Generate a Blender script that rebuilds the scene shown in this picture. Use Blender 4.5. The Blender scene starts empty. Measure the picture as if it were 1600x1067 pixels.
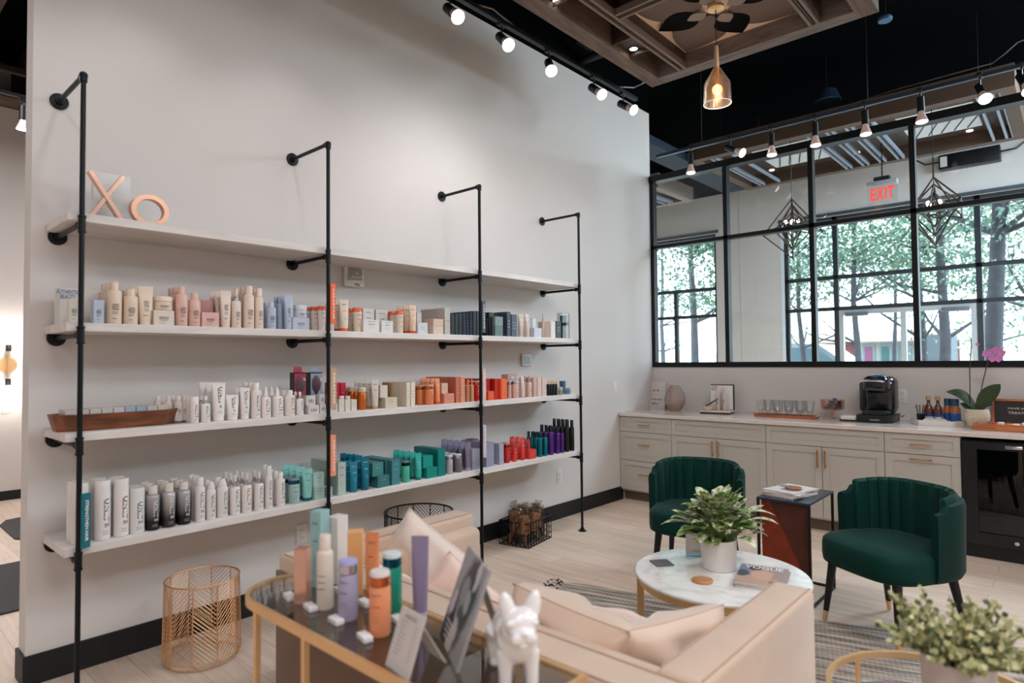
import bpy, math, random
from mathutils import Vector, Matrix, Euler
random.seed(7)
S = bpy.context.scene
COL = S.collection
PI = math.pi
def R(a): return math.radians(a)
def lin(c):
    return tuple((v / 255 / 12.92 if v / 255 <= 0.04045 else ((v / 255 + 0.055) / 1.055) ** 2.4) for v in c)

# ---------------------------------------------------------------- camera
FPX = 983.83
YAW, PIT, ROL = R(41.997), R(1.6976), R(-0.5458)
CAMPOS = Vector((0, 0, 1.47))
_cy, _sy = math.cos(YAW), math.sin(YAW)
FWD = Vector((-_sy * math.cos(PIT), _cy * math.cos(PIT), math.sin(PIT)))
_r = Vector((_cy, _sy, 0)); _u = _r.cross(FWD)
RIGHT = _r * math.cos(ROL) + _u * math.sin(ROL)
UP = _u * math.cos(ROL) - _r * math.sin(ROL)
cam = bpy.data.cameras.new('camera'); camo = bpy.data.objects.new('camera', cam); COL.objects.link(camo)
cam.sensor_width = 36; cam.sensor_fit = 'HORIZONTAL'; cam.lens = 36 * FPX / 1600
cam.clip_start = 0.05; cam.clip_end = 300
m3 = Matrix((RIGHT, UP, -FWD)).transposed()
camo.matrix_world = Matrix.Translation(CAMPOS) @ m3.to_4x4()
cam.dof.use_dof = True; cam.dof.focus_distance = 4.6; cam.dof.aperture_fstop = 1.8
S.camera = camo

# ---------------------------------------------------------------- view, world, lights
S.view_settings.view_transform = 'Standard'; S.view_settings.look = 'None'
S.view_settings.gamma = 1; S.view_settings.use_curve_mapping = False
S.view_settings.exposure = 0.10
S.cycles.max_bounces = 8; S.cycles.diffuse_bounces = 4; S.cycles.glossy_bounces = 4
S.cycles.transmission_bounces = 8; S.cycles.transparent_max_bounces = 16
S.cycles.sample_clamp_indirect = 4; S.cycles.sample_clamp_direct = 30
S.cycles.caustics_reflective = False; S.cycles.caustics_refractive = False
S.cycles.use_denoising = True; S.cycles.use_adaptive_sampling = False
w = bpy.data.worlds.new('world'); S.world = w; w.use_nodes = True
nt = w.node_tree; bg = nt.nodes['Background']
tc = nt.nodes.new('ShaderNodeTexCoord'); sp = nt.nodes.new('ShaderNodeSeparateXYZ')
cr = nt.nodes.new('ShaderNodeValToRGB')
nt.links.new(tc.outputs['Generated'], sp.inputs[0]); nt.links.new(sp.outputs[2], cr.inputs[0])
cr.color_ramp.elements[0].color = (.80, .90, .95, 1); cr.color_ramp.elements[1].color = (.62, .80, 1, 1)
nt.links.new(cr.outputs[0], bg.inputs[0]); bg.inputs[1].default_value = 7.0
SUN = bpy.data.lights.new('sun', 'SUN'); SUN.energy = 12.0; SUN.angle = R(2); SUN.color = (1, .95, .86)
so = bpy.data.objects.new('sun', SUN); COL.objects.link(so); so.rotation_euler = (R(38), R(12), R(195))

WARM = (1.0, .90, .82); NEUT = (.985, .965, 1.0)
def spot(loc, aim, power, angle, blend=.8, color=NEUT, radius=.04, name='spot_light'):
    L = bpy.data.lights.new(name, 'SPOT'); L.energy = power; L.spot_size = R(angle); L.spot_blend = blend
    L.color = color; L.shadow_soft_size = radius
    o = bpy.data.objects.new(name, L); COL.objects.link(o); o.location = loc
    o.rotation_euler = (Vector(aim) - Vector(loc)).to_track_quat('-Z', 'Y').to_euler()
    return o
def area(loc, aim, power, size, color=NEUT, name='area_light', size_y=None):
    L = bpy.data.lights.new(name, 'AREA'); L.energy = power; L.size = size; L.color = color
    if size_y: L.shape = 'RECTANGLE'; L.size_y = size_y
    o = bpy.data.objects.new(name, L); COL.objects.link(o); o.location = loc
    o.rotation_euler = (Vector(aim) - Vector(loc)).to_track_quat('-Z', 'Y').to_euler()
    return o
# unseen fill lights added under the salon, far room and hallway ceilings
for lx, ly in ((.35, .3), (1.9, 1.4), (.5, -2.0), (2.2, -2.2), (2.3, 3.6)):
    area((lx, ly, 3.95), (lx, ly, 0), 40, 1.0, NEUT, 'ceiling_fill')
area((.35, 2.6, 3.90), (.0, 2.6, 0), 34, .6, NEUT, 'ceiling_fill')
for lx, ly in ((1.2, 8.4), (1.3, 7.2)):
    area((lx, ly, 3.85), (lx - 3.2, ly, 0), 150, 1.2, (.70, .88, 1.0), 'ceiling_fill')
for lx, ly in ((-6.0, 0.2), (-6.4, 2.0), (-6.0, -2.5)):
    area((lx, ly, 3.95), (lx, ly, 0), 46, 1.0, NEUT, 'ceiling_fill')

# ---------------------------------------------------------------- pixel of the photo -> place in the room
def ray(px, py): return (RIGHT * ((px - 800) / FPX) + UP * (-(py - 533.5) / FPX) + FWD)
def atx(px, py, X): d = ray(px, py); return CAMPOS + d * ((X - CAMPOS.x) / d.x)
def aty(px, py, Y): d = ray(px, py); return CAMPOS + d * ((Y - CAMPOS.y) / d.y)
def atz(px, py, Z): d = ray(px, py); return CAMPOS + d * ((Z - CAMPOS.z) / d.z)

# ---------------------------------------------------------------- materials
_mats = {}
def mat(name, rgb, rough=.5, metal=0., emit=None, estr=0., trans=0., alpha=1., ior=1.45, sheen=0., coat=0., noise=0., nscale=20, bump=0., bscale=200, spec=None):
    key = name
    if key in _mats: return _mats[key]
    m = bpy.data.materials.new(name); m.use_nodes = True
    nt = m.node_tree; b = nt.nodes['Principled BSDF']
    c = lin(rgb) + (1,)
    b.inputs['Base Color'].default_value = c
    b.inputs['Roughness'].default_value = rough; b.inputs['Metallic'].default_value = metal
    b.inputs['IOR'].default_value = ior; b.inputs['Transmission Weight'].default_value = trans
    b.inputs['Alpha'].default_value = alpha
    if spec is not None: b.inputs['Specular IOR Level'].default_value = spec
    if sheen: b.inputs['Sheen Weight'].default_value = sheen; b.inputs['Sheen Roughness'].default_value = .4
    if coat: b.inputs['Coat Weight'].default_value = coat; b.inputs['Coat Roughness'].default_value = .08
    if emit: b.inputs['Emission Color'].default_value = lin(emit) + (1,); b.inputs['Emission Strength'].default_value = estr
    if noise or bump:
        tc = nt.nodes.new('ShaderNodeTexCoord')
    if noise:
        n = nt.nodes.new('ShaderNodeTexNoise'); n.inputs['Scale'].default_value = nscale; n.inputs['Detail'].default_value = 5
        nt.links.new(tc.outputs['Object'], n.inputs['Vector'])
        r = nt.nodes.new('ShaderNodeValToRGB')
        r.color_ramp.elements[0].color = tuple(v * (1 - noise) for v in c[:3]) + (1,)
        r.color_ramp.elements[1].color = tuple(min(1, v * (1 + noise)) for v in c[:3]) + (1,)
        r.color_ramp.elements[0].position = .3; r.color_ramp.elements[1].position = .7
        nt.links.new(n.outputs['Fac'], r.inputs[0]); nt.links.new(r.outputs[0], b.inputs['Base Color'])
    if bump:
        n = nt.nodes.new('ShaderNodeTexNoise'); n.inputs['Scale'].default_value = bscale; n.inputs['Detail'].default_value = 4
        nt.links.new(tc.outputs['Object'], n.inputs['Vector'])
        bp = nt.nodes.new('ShaderNodeBump'); bp.inputs['Strength'].default_value = bump; bp.inputs['Distance'].default_value = .01
        nt.links.new(n.outputs['Fac'], bp.inputs['Height']); nt.links.new(bp.outputs[0], b.inputs['Normal'])
    _mats[key] = m; return m
def col(rgb, rough=.45, **k):
    return mat('c%02x%02x%02x_%d' % (rgb[0], rgb[1], rgb[2], int(rough * 100)) + ''.join(sorted(k)), rgb, rough, **k)
def wood(name, a, b, scale=(1, 12, 12), rough=.5, detail=6, coat=0):
    if name in _mats: return _mats[name]
    m = bpy.data.materials.new(name); m.use_nodes = True; nt = m.node_tree; bs = nt.nodes['Principled BSDF']
    tc = nt.nodes.new('ShaderNodeTexCoord'); mp = nt.nodes.new('ShaderNodeMapping'); mp.inputs['Scale'].default_value = scale
    n = nt.nodes.new('ShaderNodeTexNoise'); n.inputs['Scale'].default_value = 3; n.inputs['Detail'].default_value = detail; n.inputs['Distortion'].default_value = .6
    r = nt.nodes.new('ShaderNodeValToRGB'); r.color_ramp.elements[0].color = lin(a) + (1,); r.color_ramp.elements[1].color = lin(b) + (1,)
    r.color_ramp.elements[0].position = .35; r.color_ramp.elements[1].position = .65
    nt.links.new(tc.outputs['Object'], mp.inputs[0]); nt.links.new(mp.outputs[0], n.inputs['Vector']); nt.links.new(n.outputs['Fac'], r.inputs[0])
    nt.links.new(r.outputs[0], bs.inputs['Base Color']); bs.inputs['Roughness'].default_value = rough
    if coat: bs.inputs['Coat Weight'].default_value = coat
    _mats[name] = m; return m
def schlick(nt, f0):
    lw = nt.nodes.new('ShaderNodeLayerWeight'); lw.inputs[0].default_value = .5
    pw = nt.nodes.new('ShaderNodeMath'); pw.operation = 'POWER'; pw.inputs[1].default_value = 4
    nt.links.new(lw.outputs['Facing'], pw.inputs[0])
    ma = nt.nodes.new('ShaderNodeMath'); ma.operation = 'MULTIPLY_ADD'; ma.inputs[1].default_value = .85; ma.inputs[2].default_value = f0
    nt.links.new(pw.outputs[0], ma.inputs[0]); return ma.outputs[0]
def glass_thin(name, tint=(255, 255, 255), refl=.08, rough=0.0):
    if name in _mats: return _mats[name]
    m = bpy.data.materials.new(name); m.use_nodes = True; nt = m.node_tree
    for n in list(nt.nodes):
        if n.type != 'OUTPUT_MATERIAL': nt.nodes.remove(n)
    out = [n for n in nt.nodes if n.type == 'OUTPUT_MATERIAL'][0]
    t = nt.nodes.new('ShaderNodeBsdfTransparent'); t.inputs[0].default_value = lin(tint) + (1,)
    g = nt.nodes.new('ShaderNodeBsdfGlossy'); g.inputs['Roughness'].default_value = rough
    f = schlick(nt, refl * .6)
    mx = nt.nodes.new('ShaderNodeMixShader'); nt.links.new(f, mx.inputs[0])
    nt.links.new(t.outputs[0], mx.inputs[1]); nt.links.new(g.outputs[0], mx.inputs[2]); nt.links.new(mx.outputs[0], out.inputs[0])
    _mats[name] = m; return m

M_BLACKPIPE = mat('black_iron_pipe', (26, 30, 32), .38, .6, bump=.1, bscale=300)
M_GOLD = mat('brushed_gold', (238, 196, 146), .45, .8)
M_BRASS = mat('brass_handle', (205, 150, 90), .35, 1.0)
M_WHITE = mat('white_gloss', (240, 238, 235), .25)
M_BLACK = mat('black_satin', (18, 20, 22), .4)
M_CHROME = mat('chrome_metal', (215, 215, 218), .15, 1.0)
M_INK = mat('ink_black', (30, 30, 32), .6)
M_WIRE = mat('black_wire', (28, 27, 27), .4, .5)

# ---------------------------------------------------------------- mesh builder
class MB:
    def __init__(s): s.v = []; s.f = []; s.mi = []; s.m = 0
    def add(s, vs, fs, T=None):
        o = len(s.v)
        s.v += [tuple(T @ Vector(p)) for p in vs] if T is not None else [tuple(p) for p in vs]
        for f in fs: s.f.append(tuple(i + o for i in f)); s.mi.append(s.m)
        return s
    def box(s, x0, x1, y0, y1, z0, z1, T=None):
        v = [(x0, y0, z0), (x1, y0, z0), (x1, y1, z0), (x0, y1, z0), (x0, y0, z1), (x1, y0, z1), (x1, y1, z1), (x0, y1, z1)]
        return s.add(v, [(0, 3, 2, 1), (4, 5, 6, 7), (0, 1, 5, 4), (1, 2, 6, 5), (2, 3, 7, 6), (3, 0, 4, 7)], T)
    def rbox(s, x0, x1, y0, y1, z0, z1, r, n=3, T=None):
        # box with rounded edges: superellipsoid-like patch via offset corners
        hx, hy, hz = (x1 - x0) / 2, (y1 - y0) / 2, (z1 - z0) / 2; r = min(r, hx * .98, hy * .98, hz * .98)
        cx, cy, cz = (x0 + x1) / 2, (y0 + y1) / 2, (z0 + z1) / 2
        nu = 4 * (n + 1); vs = []; rows = 2 * (n + 1)
        for j in range(rows):
            top = j >= n + 1; k = j - (n + 1) if top else j
            a = (-PI / 2 + (PI / 2) * k / n) if not top else (PI / 2) * k / n
            zz = (hz - r if top else -(hz - r)) + r * math.sin(a); rr = r * math.cos(a)
            for i in range(nu):
                q, kk = divmod(i, n + 1); b = (q + kk / n) * PI / 2
                sx = (1, -1, -1, 1)[q]; sy = (1, 1, -1, -1)[q]
                vs.append((cx + sx * (hx - r) + rr * math.cos(b), cy + sy * (hy - r) + rr * math.sin(b), cz + zz))
        fs = []
        for j in range(rows - 1):
            for i in range(nu):
                a = j * nu + i; b = j * nu + (i + 1) % nu; fs.append((a, b, b + nu, a + nu))
        fs.append(tuple(range(nu))[::-1]); fs.append(tuple((rows - 1) * nu + i for i in range(nu)))
        return s.add(vs, fs, T)
    def lathe(s, prof, seg=20, c=(0, 0, 0), T=None, sx=1, sy=1, caps=True):
        vs = []; fs = []; n = len(prof)
        for r, z in prof:
            for i in range(seg):
                a = 2 * PI * i / seg; vs.append((c[0] + r * math.cos(a) * sx, c[1] + r * math.sin(a) * sy, c[2] + z))
        for j in range(n - 1):
            for i in range(seg):
                a = j * seg + i; b = j * seg + (i + 1) % seg; fs.append((a, b, b + seg, a + seg))
        if caps:
            fs.append(tuple(range(seg))[::-1]); fs.append(tuple((n - 1) * seg + i for i in range(seg)))
        return s.add(vs, fs, T)
    def rings(s, rings, caps=True, T=None, closed=True):
        n = len(rings[0]); vs = [p for r in rings for p in r]; fs = []
        for j in range(len(rings) - 1):
            for i in range(n if closed else n - 1):
                a = j * n + i; b = j * n + (i + 1) % n; fs.append((a, b, b + n, a + n))
        if caps: fs.append(tuple(range(n))[::-1]); fs.append(tuple((len(rings) - 1) * n + i for i in range(n)))
        return s.add(vs, fs, T)
    def tube(s, pts, r, seg=8, closed=False, T=None):
        P = [Vector(p) for p in pts]; n = len(P); rs = r if isinstance(r, (list, tuple)) else [r] * n
        rings = []; prev = None
        for i in range(n):
            if closed: t = P[(i + 1) % n] - P[i - 1]
            else: t = P[min(i + 1, n - 1)] - P[max(i - 1, 0)]
            if t.length < 1e-9: t = Vector((0, 0, 1))
            t.normalize()
            if prev is None:
                up = Vector((0, 0, 1)) if abs(t.z) < .9 else Vector((1, 0, 0)); a = t.cross(up).normalized()
            else:
                a = (prev - t * prev.dot(t))
                a = a.normalized() if a.length > 1e-6 else t.orthogonal().normalized()
            prev = a; b = t.cross(a)
            rings.append([tuple(P[i] + (a * math.cos(2 * PI * k / seg) + b * math.sin(2 * PI * k / seg)) * rs[i]) for k in range(seg)])
        if closed:
            rings.append(rings[0]); return s.rings(rings, False, T)
        return s.rings(rings, True, T)
    def sphere(s, c, r, seg=16, rings=10, sc=(1, 1, 1), T=None):
        prof = [(max(1e-4, math.sin(PI * j / rings)) , -math.cos(PI * j / rings)) for j in range(rings + 1)]
        vs = []; fs = []
        for rr, z in prof:
            for i in range(seg):
                a = 2 * PI * i / seg; vs.append((c[0] + rr * math.cos(a) * r * sc[0], c[1] + rr * math.sin(a) * r * sc[1], c[2] + z * r * sc[2]))
        for j in range(rings):
            for i in range(seg):
                a = j * seg + i; b = j * seg + (i + 1) % seg; fs.append((a, b, b + seg, a + seg))
        return s.add(vs, fs, T)
    def prism(s, poly, a0, a1, ax='z', T=None):
        n = len(poly)
        def p(u, v, a): return {'z': (u, v, a), 'y': (u, a, v), 'x': (a, u, v)}[ax]
        vs = [p(u, v, a0) for u, v in poly] + [p(u, v, a1) for u, v in poly]
        fs = [tuple(range(n))[::-1], tuple(range(n, 2 * n))] + [(i, (i + 1) % n, (i + 1) % n + n, i + n) for i in range(n)]
        return s.add(vs, fs, T)
    def quad(s, a, b, c, d, T=None): return s.add([a, b, c, d], [(0, 1, 2, 3)], T)
    def disc(s, c, r, seg=20, nrm=(0, 0, 1), T=None):
        q = Vector(nrm).to_track_quat('Z', 'Y').to_matrix()
        vs = [tuple(Vector(c) + q @ Vector((r * math.cos(2 * PI * i / seg), r * math.sin(2 * PI * i / seg), 0))) for i in range(seg)]
        return s.add(vs, [tuple(range(seg))], T)
    def mesh(s, name, mats, smooth=35):
        me = bpy.data.meshes.new(name); me.from_pydata(s.v, [], s.f)
        for m in (mats if isinstance(mats, (list, tuple)) else [mats]): me.materials.append(m)
        me.polygons.foreach_set('material_index', s.mi)
        if smooth:
            me.polygons.foreach_set('use_smooth', [True] * len(s.f)); me.update(); me.set_sharp_from_angle(angle=R(smooth))
        me.update(); return me
    def build(s, name, mats, parent=None, loc=None, rot=None, smooth=35, fix=False):
        me = s.mesh(name, mats, smooth)
        if fix:
            import bmesh
            bm = bmesh.new(); bm.from_mesh(me); bmesh.ops.recalc_face_normals(bm, faces=bm.faces); bm.to_mesh(me); bm.free()
        o = bpy.data.objects.new(name, me); COL.objects.link(o)
        if parent: o.parent = parent
        if loc: o.location = loc
        if rot: o.rotation_euler = rot
        return o
def tag(o, label=None, cat=None, group=None, kind=None):
    if label: o['label'] = label
    if cat: o['category'] = cat
    if group: o['group'] = group
    if kind: o['kind'] = kind
    return o
def empty(name, loc=(0, 0, 0), rz=0, label=None, cat=None, group=None):
    o = bpy.data.objects.new(name, None); COL.objects.link(o); o.location = loc; o.rotation_euler = (0, 0, rz)
    o.empty_display_size = .05
    return tag(o, label, cat, group)
def kids(o): return list(o.children)
def copy_tree(o, parent=None):
    c = o.copy(); COL.objects.link(c)
    if parent: c.parent = parent
    for ch in kids(o): copy_tree(ch, c)
    return c
def struct(o): o['kind'] = 'structure'; return o

_txt = {}
def text_data(s, size=1.0, spacing=1.0):
    k = (s, spacing)
    if k not in _txt:
        cu = bpy.data.curves.new('lettering', 'FONT'); cu.body = s; cu.align_x = 'CENTER'; cu.align_y = 'CENTER'
        cu.resolution_u = 2; cu.offset = .018; cu.space_character = spacing; cu.space_line = .85
        ob = bpy.data.objects.new('lettering', cu); COL.objects.link(ob)
        me = bpy.data.meshes.new_from_object(ob)
        vs = [tuple(v.co) for v in me.vertices]; fs = [tuple(p.vertices) for p in me.polygons]
        bpy.data.objects.remove(ob); bpy.data.curves.remove(cu); bpy.data.meshes.remove(me)
        xs = [v[0] for v in vs] or [0]; ys = [v[1] for v in vs] or [0]
        cx, cy = (max(xs) + min(xs)) / 2, (max(ys) + min(ys)) / 2
        _txt[k] = ([(x - cx, y - cy) for x, y, z in vs], fs, max(xs) - min(xs), max(ys) - min(ys))
    return _txt[k]
def put_text(mb, s, w=None, h=None, fn=None, vert=False, spacing=1.0):
    """text scaled to width w (and height h), each point mapped through fn(u, v)"""
    vs, fs, tw, th = text_data(s, 1, spacing)
    if not vs: return
    sx = w / tw if w else h / th; sy = h / th if h else sx
    pts = []
    for x, y in vs:
        u, v = x * sx, y * sy
        if vert: u, v = v, -u
        pts.append(fn(u, v))
    mb.add(pts, fs)
# ================================================================ SETTING
M_WALL = mat('white_wall_paint', (214, 208, 203), .85, bump=.04, bscale=120, noise=.015, nscale=2)
M_BASE = mat('black_baseboard', (16, 20, 22), .5)
M_DECK = mat('black_ceiling_deck', (4, 6, 8), .95, spec=.03)
def floor_material():
    m = bpy.data.materials.new('pale_oak_planks'); m.use_nodes = True; nt = m.node_tree; b = nt.nodes['Principled BSDF']
    N = nt.nodes.new; L = nt.links.new
    tc = N('ShaderNodeTexCoord'); mp = N('ShaderNodeMapping'); mp.inputs['Rotation'].default_value = (0, 0, R(0))
    br = N('ShaderNodeTexBrick'); br.offset = .37; br.inputs['Scale'].default_value = 1
    br.inputs['Brick Width'].default_value = 1.22; br.inputs['Row Height'].default_value = .18
    br.inputs['Mortar Size'].default_value = .0012; br.inputs['Mortar Smooth'].default_value = .3
    br.inputs['Color1'].default_value = lin((232, 212, 194)) + (1,); br.inputs['Color2'].default_value = lin((220, 199, 180)) + (1,)
    br.inputs['Mortar'].default_value = lin((150, 126, 108)) + (1,)
    L(tc.outputs['Object'], mp.inputs[0]); L(mp.outputs[0], br.inputs[0])
    mp2 = N('ShaderNodeMapping'); mp2.inputs['Scale'].default_value = (1.2, 14, 1)
    n = N('ShaderNodeTexNoise'); n.inputs['Scale'].default_value = 1.6; n.inputs['Detail'].default_value = 7; n.inputs['Distortion'].default_value = 1.2
    L(tc.outputs['Object'], mp2.inputs[0]); L(mp2.outputs[0], n.inputs['Vector'])
    r = N('ShaderNodeValToRGB'); r.color_ramp.elements[0].position = .3; r.color_ramp.elements[1].position = .72
    r.color_ramp.elements[0].color = (.74, .70, .67, 1); r.color_ramp.elements[1].color = (1.06, 1.04, 1.02, 1)
    L(n.outputs['Fac'], r.inputs[0])
    mx = N('ShaderNodeMix'); mx.data_type = 'RGBA'; mx.blend_type = 'MULTIPLY'; mx.inputs[0].default_value = .75
    L(br.outputs['Color'], mx.inputs[6]); L(r.outputs[0], mx.inputs[7]); L(mx.outputs[2], b.inputs['Base Color'])
    b.inputs['Roughness'].default_value = .42
    return m
M_FLOOR = floor_material()
WX = -3.62; YB = 6.42; YE = 10.6; XH = -8.72
XL = -9.4; XR = 4.6; YF = -4.6; ZC = 4.95
struct(MB().box(XL, XR, YF, YE + .3, -.12, 0).build('floor', M_FLOOR))
struct(MB().box(XL, XR, YF, YE + .3, ZC, ZC + .12).build('ceiling', M_DECK))
# shelf wall (long wall of the salon), its end face and the closed run behind it
struct(MB().box(WX - .135, WX, .672, YB, 0, 4.30).build('wall_left', M_WALL))
struct(MB().box(WX - .135, WX, .672, YB, 4.301, ZC).build('wall_left_upper', M_DECK))
b = MB(); b.box(WX - .147, WX + .012, .660, .672, 0, .135); b.box(WX, WX + .012, .672, 5.74, 0, .135); struct(b.build('baseboard_left', M_BASE))
# low wall carrying the glazed partition
struct(MB().box(WX, 3.2, YB, YB + .12, 0, 1.375).build('wall_back', M_WALL))
# far wall of hallway
struct(MB().box(XH - .1, XH, YF, YE, 0, 4.31).build('wall_hallway', M_WALL))
struct(MB().box(XH, XH + .012, YF, 6, 0, .1).build('baseboard_hallway', M_BASE))
# rear and right walls behind the camera
struct(MB().box(XL, XR, YF - .1, YF, 0, ZC).build('wall_front', M_WALL))
struct(MB().box(XR, XR + .1, YF, YE, 0, ZC).build('wall_right', M_WALL))
struct(MB().box(XL - .1, XL, YF, YE, 0, ZC).build('wall_outer_left', M_WALL))
struct(MB().box(XH - .1, WX - .135, 5.0, 5.1, 0, 4.31).build('wall_hallway_back', M_WALL))
# exterior wall of the far room with two openings
def wall_with_holes(name, x0, x1, y0, y1, z0, z1, holes, m):
    b = MB(); xs = sorted({x0, x1, *[h[0] for h in holes], *[h[1] for h in holes]})
    for i in range(len(xs) - 1):
        a, c = xs[i], xs[i + 1]; hz = [h for h in holes if h[0] <= a and h[1] >= c]
        if not hz: b.box(a, c, y0, y1, z0, z1)
        else:
            h = hz[0]
            if h[2] > z0: b.box(a, c, y0, y1, z0, h[2])
            if h[3] < z1: b.box(a, c, y0, y1, h[3], z1)
    return b.build(name, m)
EXT = [(-7.3, -4.70, .02, 3.67), (-3.543, 3.2, .02, 3.67)]
struct(wall_with_holes('wall_exterior', XL, XR, YE, YE + .25, 0, 4.34, EXT, M_WALL))
struct(MB().box(XL, XR, YE, YE + .25, 4.341, ZC).build('wall_exterior_upper', M_DECK))
struct(MB().box(-4.28, -4.262, YE - .004, YE, 0, 4.34).build('trim_1', mat('wall_joint_grey', (196, 194, 194), .8)))  # upright wall joint, a little darker than the wall paint
b = MB()
for z, xa, xb in ((2.95, -4.7, -4.28), (2.15, -4.7, -4.28), (1.55, -4.7, -3.6), (2.75, -4.2, -3.6), (2.05, -4.2, -3.6)): b.box(xa, xb, YE - .002, YE, z, z + .006)
struct(b.build('trim_2', mat('panel_joint', (200, 197, 196), .8)))
# exterior windows
M_WFR = mat('dark_window_frame', (46, 54, 60), .45, .3)
M_PANE = glass_thin('clear_window_glass', (236, 248, 250))
M_PANE2 = glass_thin('partition_glass', (240, 243, 245))
def win(name, x0, x1, vs, hs, z0=.02, z1=3.67, extra=()):
    y0, y1 = YE + .05, YE + .12
    b = MB(); b.box(x0, x0 + .05, y0, y1, z0, z1); b.box(x1 - .05, x1, y0, y1, z0, z1); b.box(x0, x1, y0, y1, z1 - .05, z1); b.box(x0, x1, y0, y1, z0, z0 + .08)
    for v in vs: b.box(v - .035, v + .035, y0, y1, z0, z1)
    for h, a, c in hs: b.box(a, c, y0, y1, h - .03, h + .03)
    for e in extra: b.box(*e)
    o = struct(b.build(name, M_WFR))
    g = MB().quad((x0, YE + .09, z0), (x1, YE + .09, z0), (x1, YE + .09, z1), (x0, YE + .09, z1)).build('window_pane', M_PANE, o)
    return o
W1 = win('window_1', -7.3, -4.70, [], [(2.70, -7.3, -4.7), (2.223, -7.3, -4.7)], extra=[(-5.55, -5.48, YE + .05, YE + .12, .02, 2.7), (-6.6, -6.53, YE + .05, YE + .12, .02, 2.7)])
W2 = win('window_2', -3.543, 3.2, [-2.79, -.99, 1.0, 2.1], [(2.713, -3.543, 3.2), (2.223, -3.543, 3.2)])
b = MB()
b.box(-2.75, -1.03, YE + .03, YE + .10, 2.12, 2.19)
b.box(-2.75, -2.69, YE + .03, YE + .10, .02, 2.12); b.box(-1.09, -1.03, YE + .03, YE + .10, .02, 2.12); b.box(-1.93, -1.86, YE + .03, YE + .10, .02, 2.12)
d1 = struct(b.build('door_1', mat('pale_door_frame', (190, 196, 200), .4, .4)))
for xx in (-2.66, -1.42):
    MB().rbox(xx, xx + .32, YE - .02, YE + .03, 2.09, 2.15, .01).build('door_closer', mat('grey_closer', (120, 126, 132), .4, .5), d1)
b = MB(); b.box(-3.60, -3.543, YE - .004, YE + .13, .02, 3.67); struct(b.build('trim_3', mat('white_reveal', (222, 232, 240), .7)))
b = MB(); b.box(-7.4, -4.65, YE - .02, YE, 3.67, 3.72); b.box(-3.62, 3.2, YE - .02, YE, 3.67, 3.72); struct(b.build('trim_4', mat('steel_lintel', (90, 98, 106), .4, .4)))
# ------------------------------------------------ glazed partition between the two rooms
MX = [-3.60, -2.735, -1.883, -1.043, -.20, .65, 1.5, 2.35, 3.2]
b = MB(); y0, y1 = YB - .01, YB + .07
b.box(-3.62, 3.2, y0, y1, 1.375, 1.43); b.box(-3.62, 3.2, y0 - .02, y1 + .02, 3.49, 3.56)
for i, x in enumerate(MX): b.box(x - .022, x + .022, y0, y1, 1.43, 3.49)
b.box(-3.62, 3.2, y0, y1, 2.72, 2.76)
part = struct(b.build('window_3', mat('black_steel_mullion', (14, 17, 19), .45, .3)))
for i in range(len(MX) - 1):
    for za, zb in ((1.43, 2.72), (2.76, 3.49)):
        MB().quad((MX[i], YB + .03, za), (MX[i + 1], YB + .03, za), (MX[i + 1], YB + .03, zb), (MX[i], YB + .03, zb)).build('window_pane', M_PANE2, part)
# wall switch plates, sockets, thermostat
M_PLATE = mat('white_switch_plate', (226, 222, 216), .4)
def plate(name, o, nrm, label, cat, kind):
    t = empty(name, o, 0 if nrm == 'x' else PI / 2 * -1, label, cat)
    MB().rbox(0, .006, -.038, .038, -.06, .06, .003).build('cover_plate', M_PLATE, t)
    if kind == 'socket':
        for dz in (-.024, .024):
            MB().lathe([(.017, 0), (.017, .003)], 16, T=Matrix.Translation((.0055, 0, dz)) @ Matrix.Rotation(PI / 2, 4, 'Y')).build('outlet', M_PLATE, t)
            b = MB(); b.box(.0085, .0095, -.008, -.006, dz - .004, dz + .006); b.box(.0085, .0095, .006, .008, dz - .004, dz + .006)
            b.build('slots', M_INK, t)
    else:
        MB().rbox(.004, .010, -.017, .017, -.032, .032, .002).build('rocker', M_WHITE, t)
    return t
plate('wall_socket', (WX, 2.05, .405), 'x', 'white double socket low on shelf wall behind the product console', 'socket', 'socket')
plate('wall_socket', (WX, 4.66, .385), 'x', 'white double socket low on shelf wall by the rightmost pipe', 'socket', 'socket')
plate('light_switch', (WX, 5.62, 1.185), 'x', 'white light switch on shelf wall beside the counter corner', 'switch', 'switch')
plate('light_switch', (XH, 1.42, 1.0), 'x', 'white light switch under the sconce on the far hallway wall', 'switch', 'switch')
t = plate('wall_socket', (-1.165, YB, 1.12), 'y', 'white double socket behind the black coffee maker on the counter', 'socket', 'socket')
t.rotation_euler = (0, 0, -PI / 2)
t = empty('thermostat', (WX, 4.19, 1.47), 0, 'small square white thermostat with teal screen on shelf wall', 'thermostat')
MB().rbox(0, .025, -.06, .06, -.055, .055, .008).build('housing', M_PLATE, t)
MB().box(.0252, .027, -.036, .036, -.034, .034).build('screen', mat('teal_screen', (136, 164, 162), .2, emit=(110, 150, 150), estr=.06), t)
t = empty('fire_strobe', (WX, 2.42, 2.045), 0, 'white fire alarm strobe on the wall just below the top shelf', 'alarm')
MB().rbox(0, .03, -.075, .075, -.075, .075, .006).build('backplate', M_PLATE, t)
MB().rings([[(.03, .055 * c, .04 * s_ + .01) for c, s_ in ((1, 1), (-1, 1), (-1, -1), (1, -1))], [(.065, .035 * c, .02 * s_ + .01) for c, s_ in ((1, 1), (-1, 1), (-1, -1), (1, -1))]], True).build('strobe_lens', glass_thin('strobe_clear', (250, 250, 250), .3), t)
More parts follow.
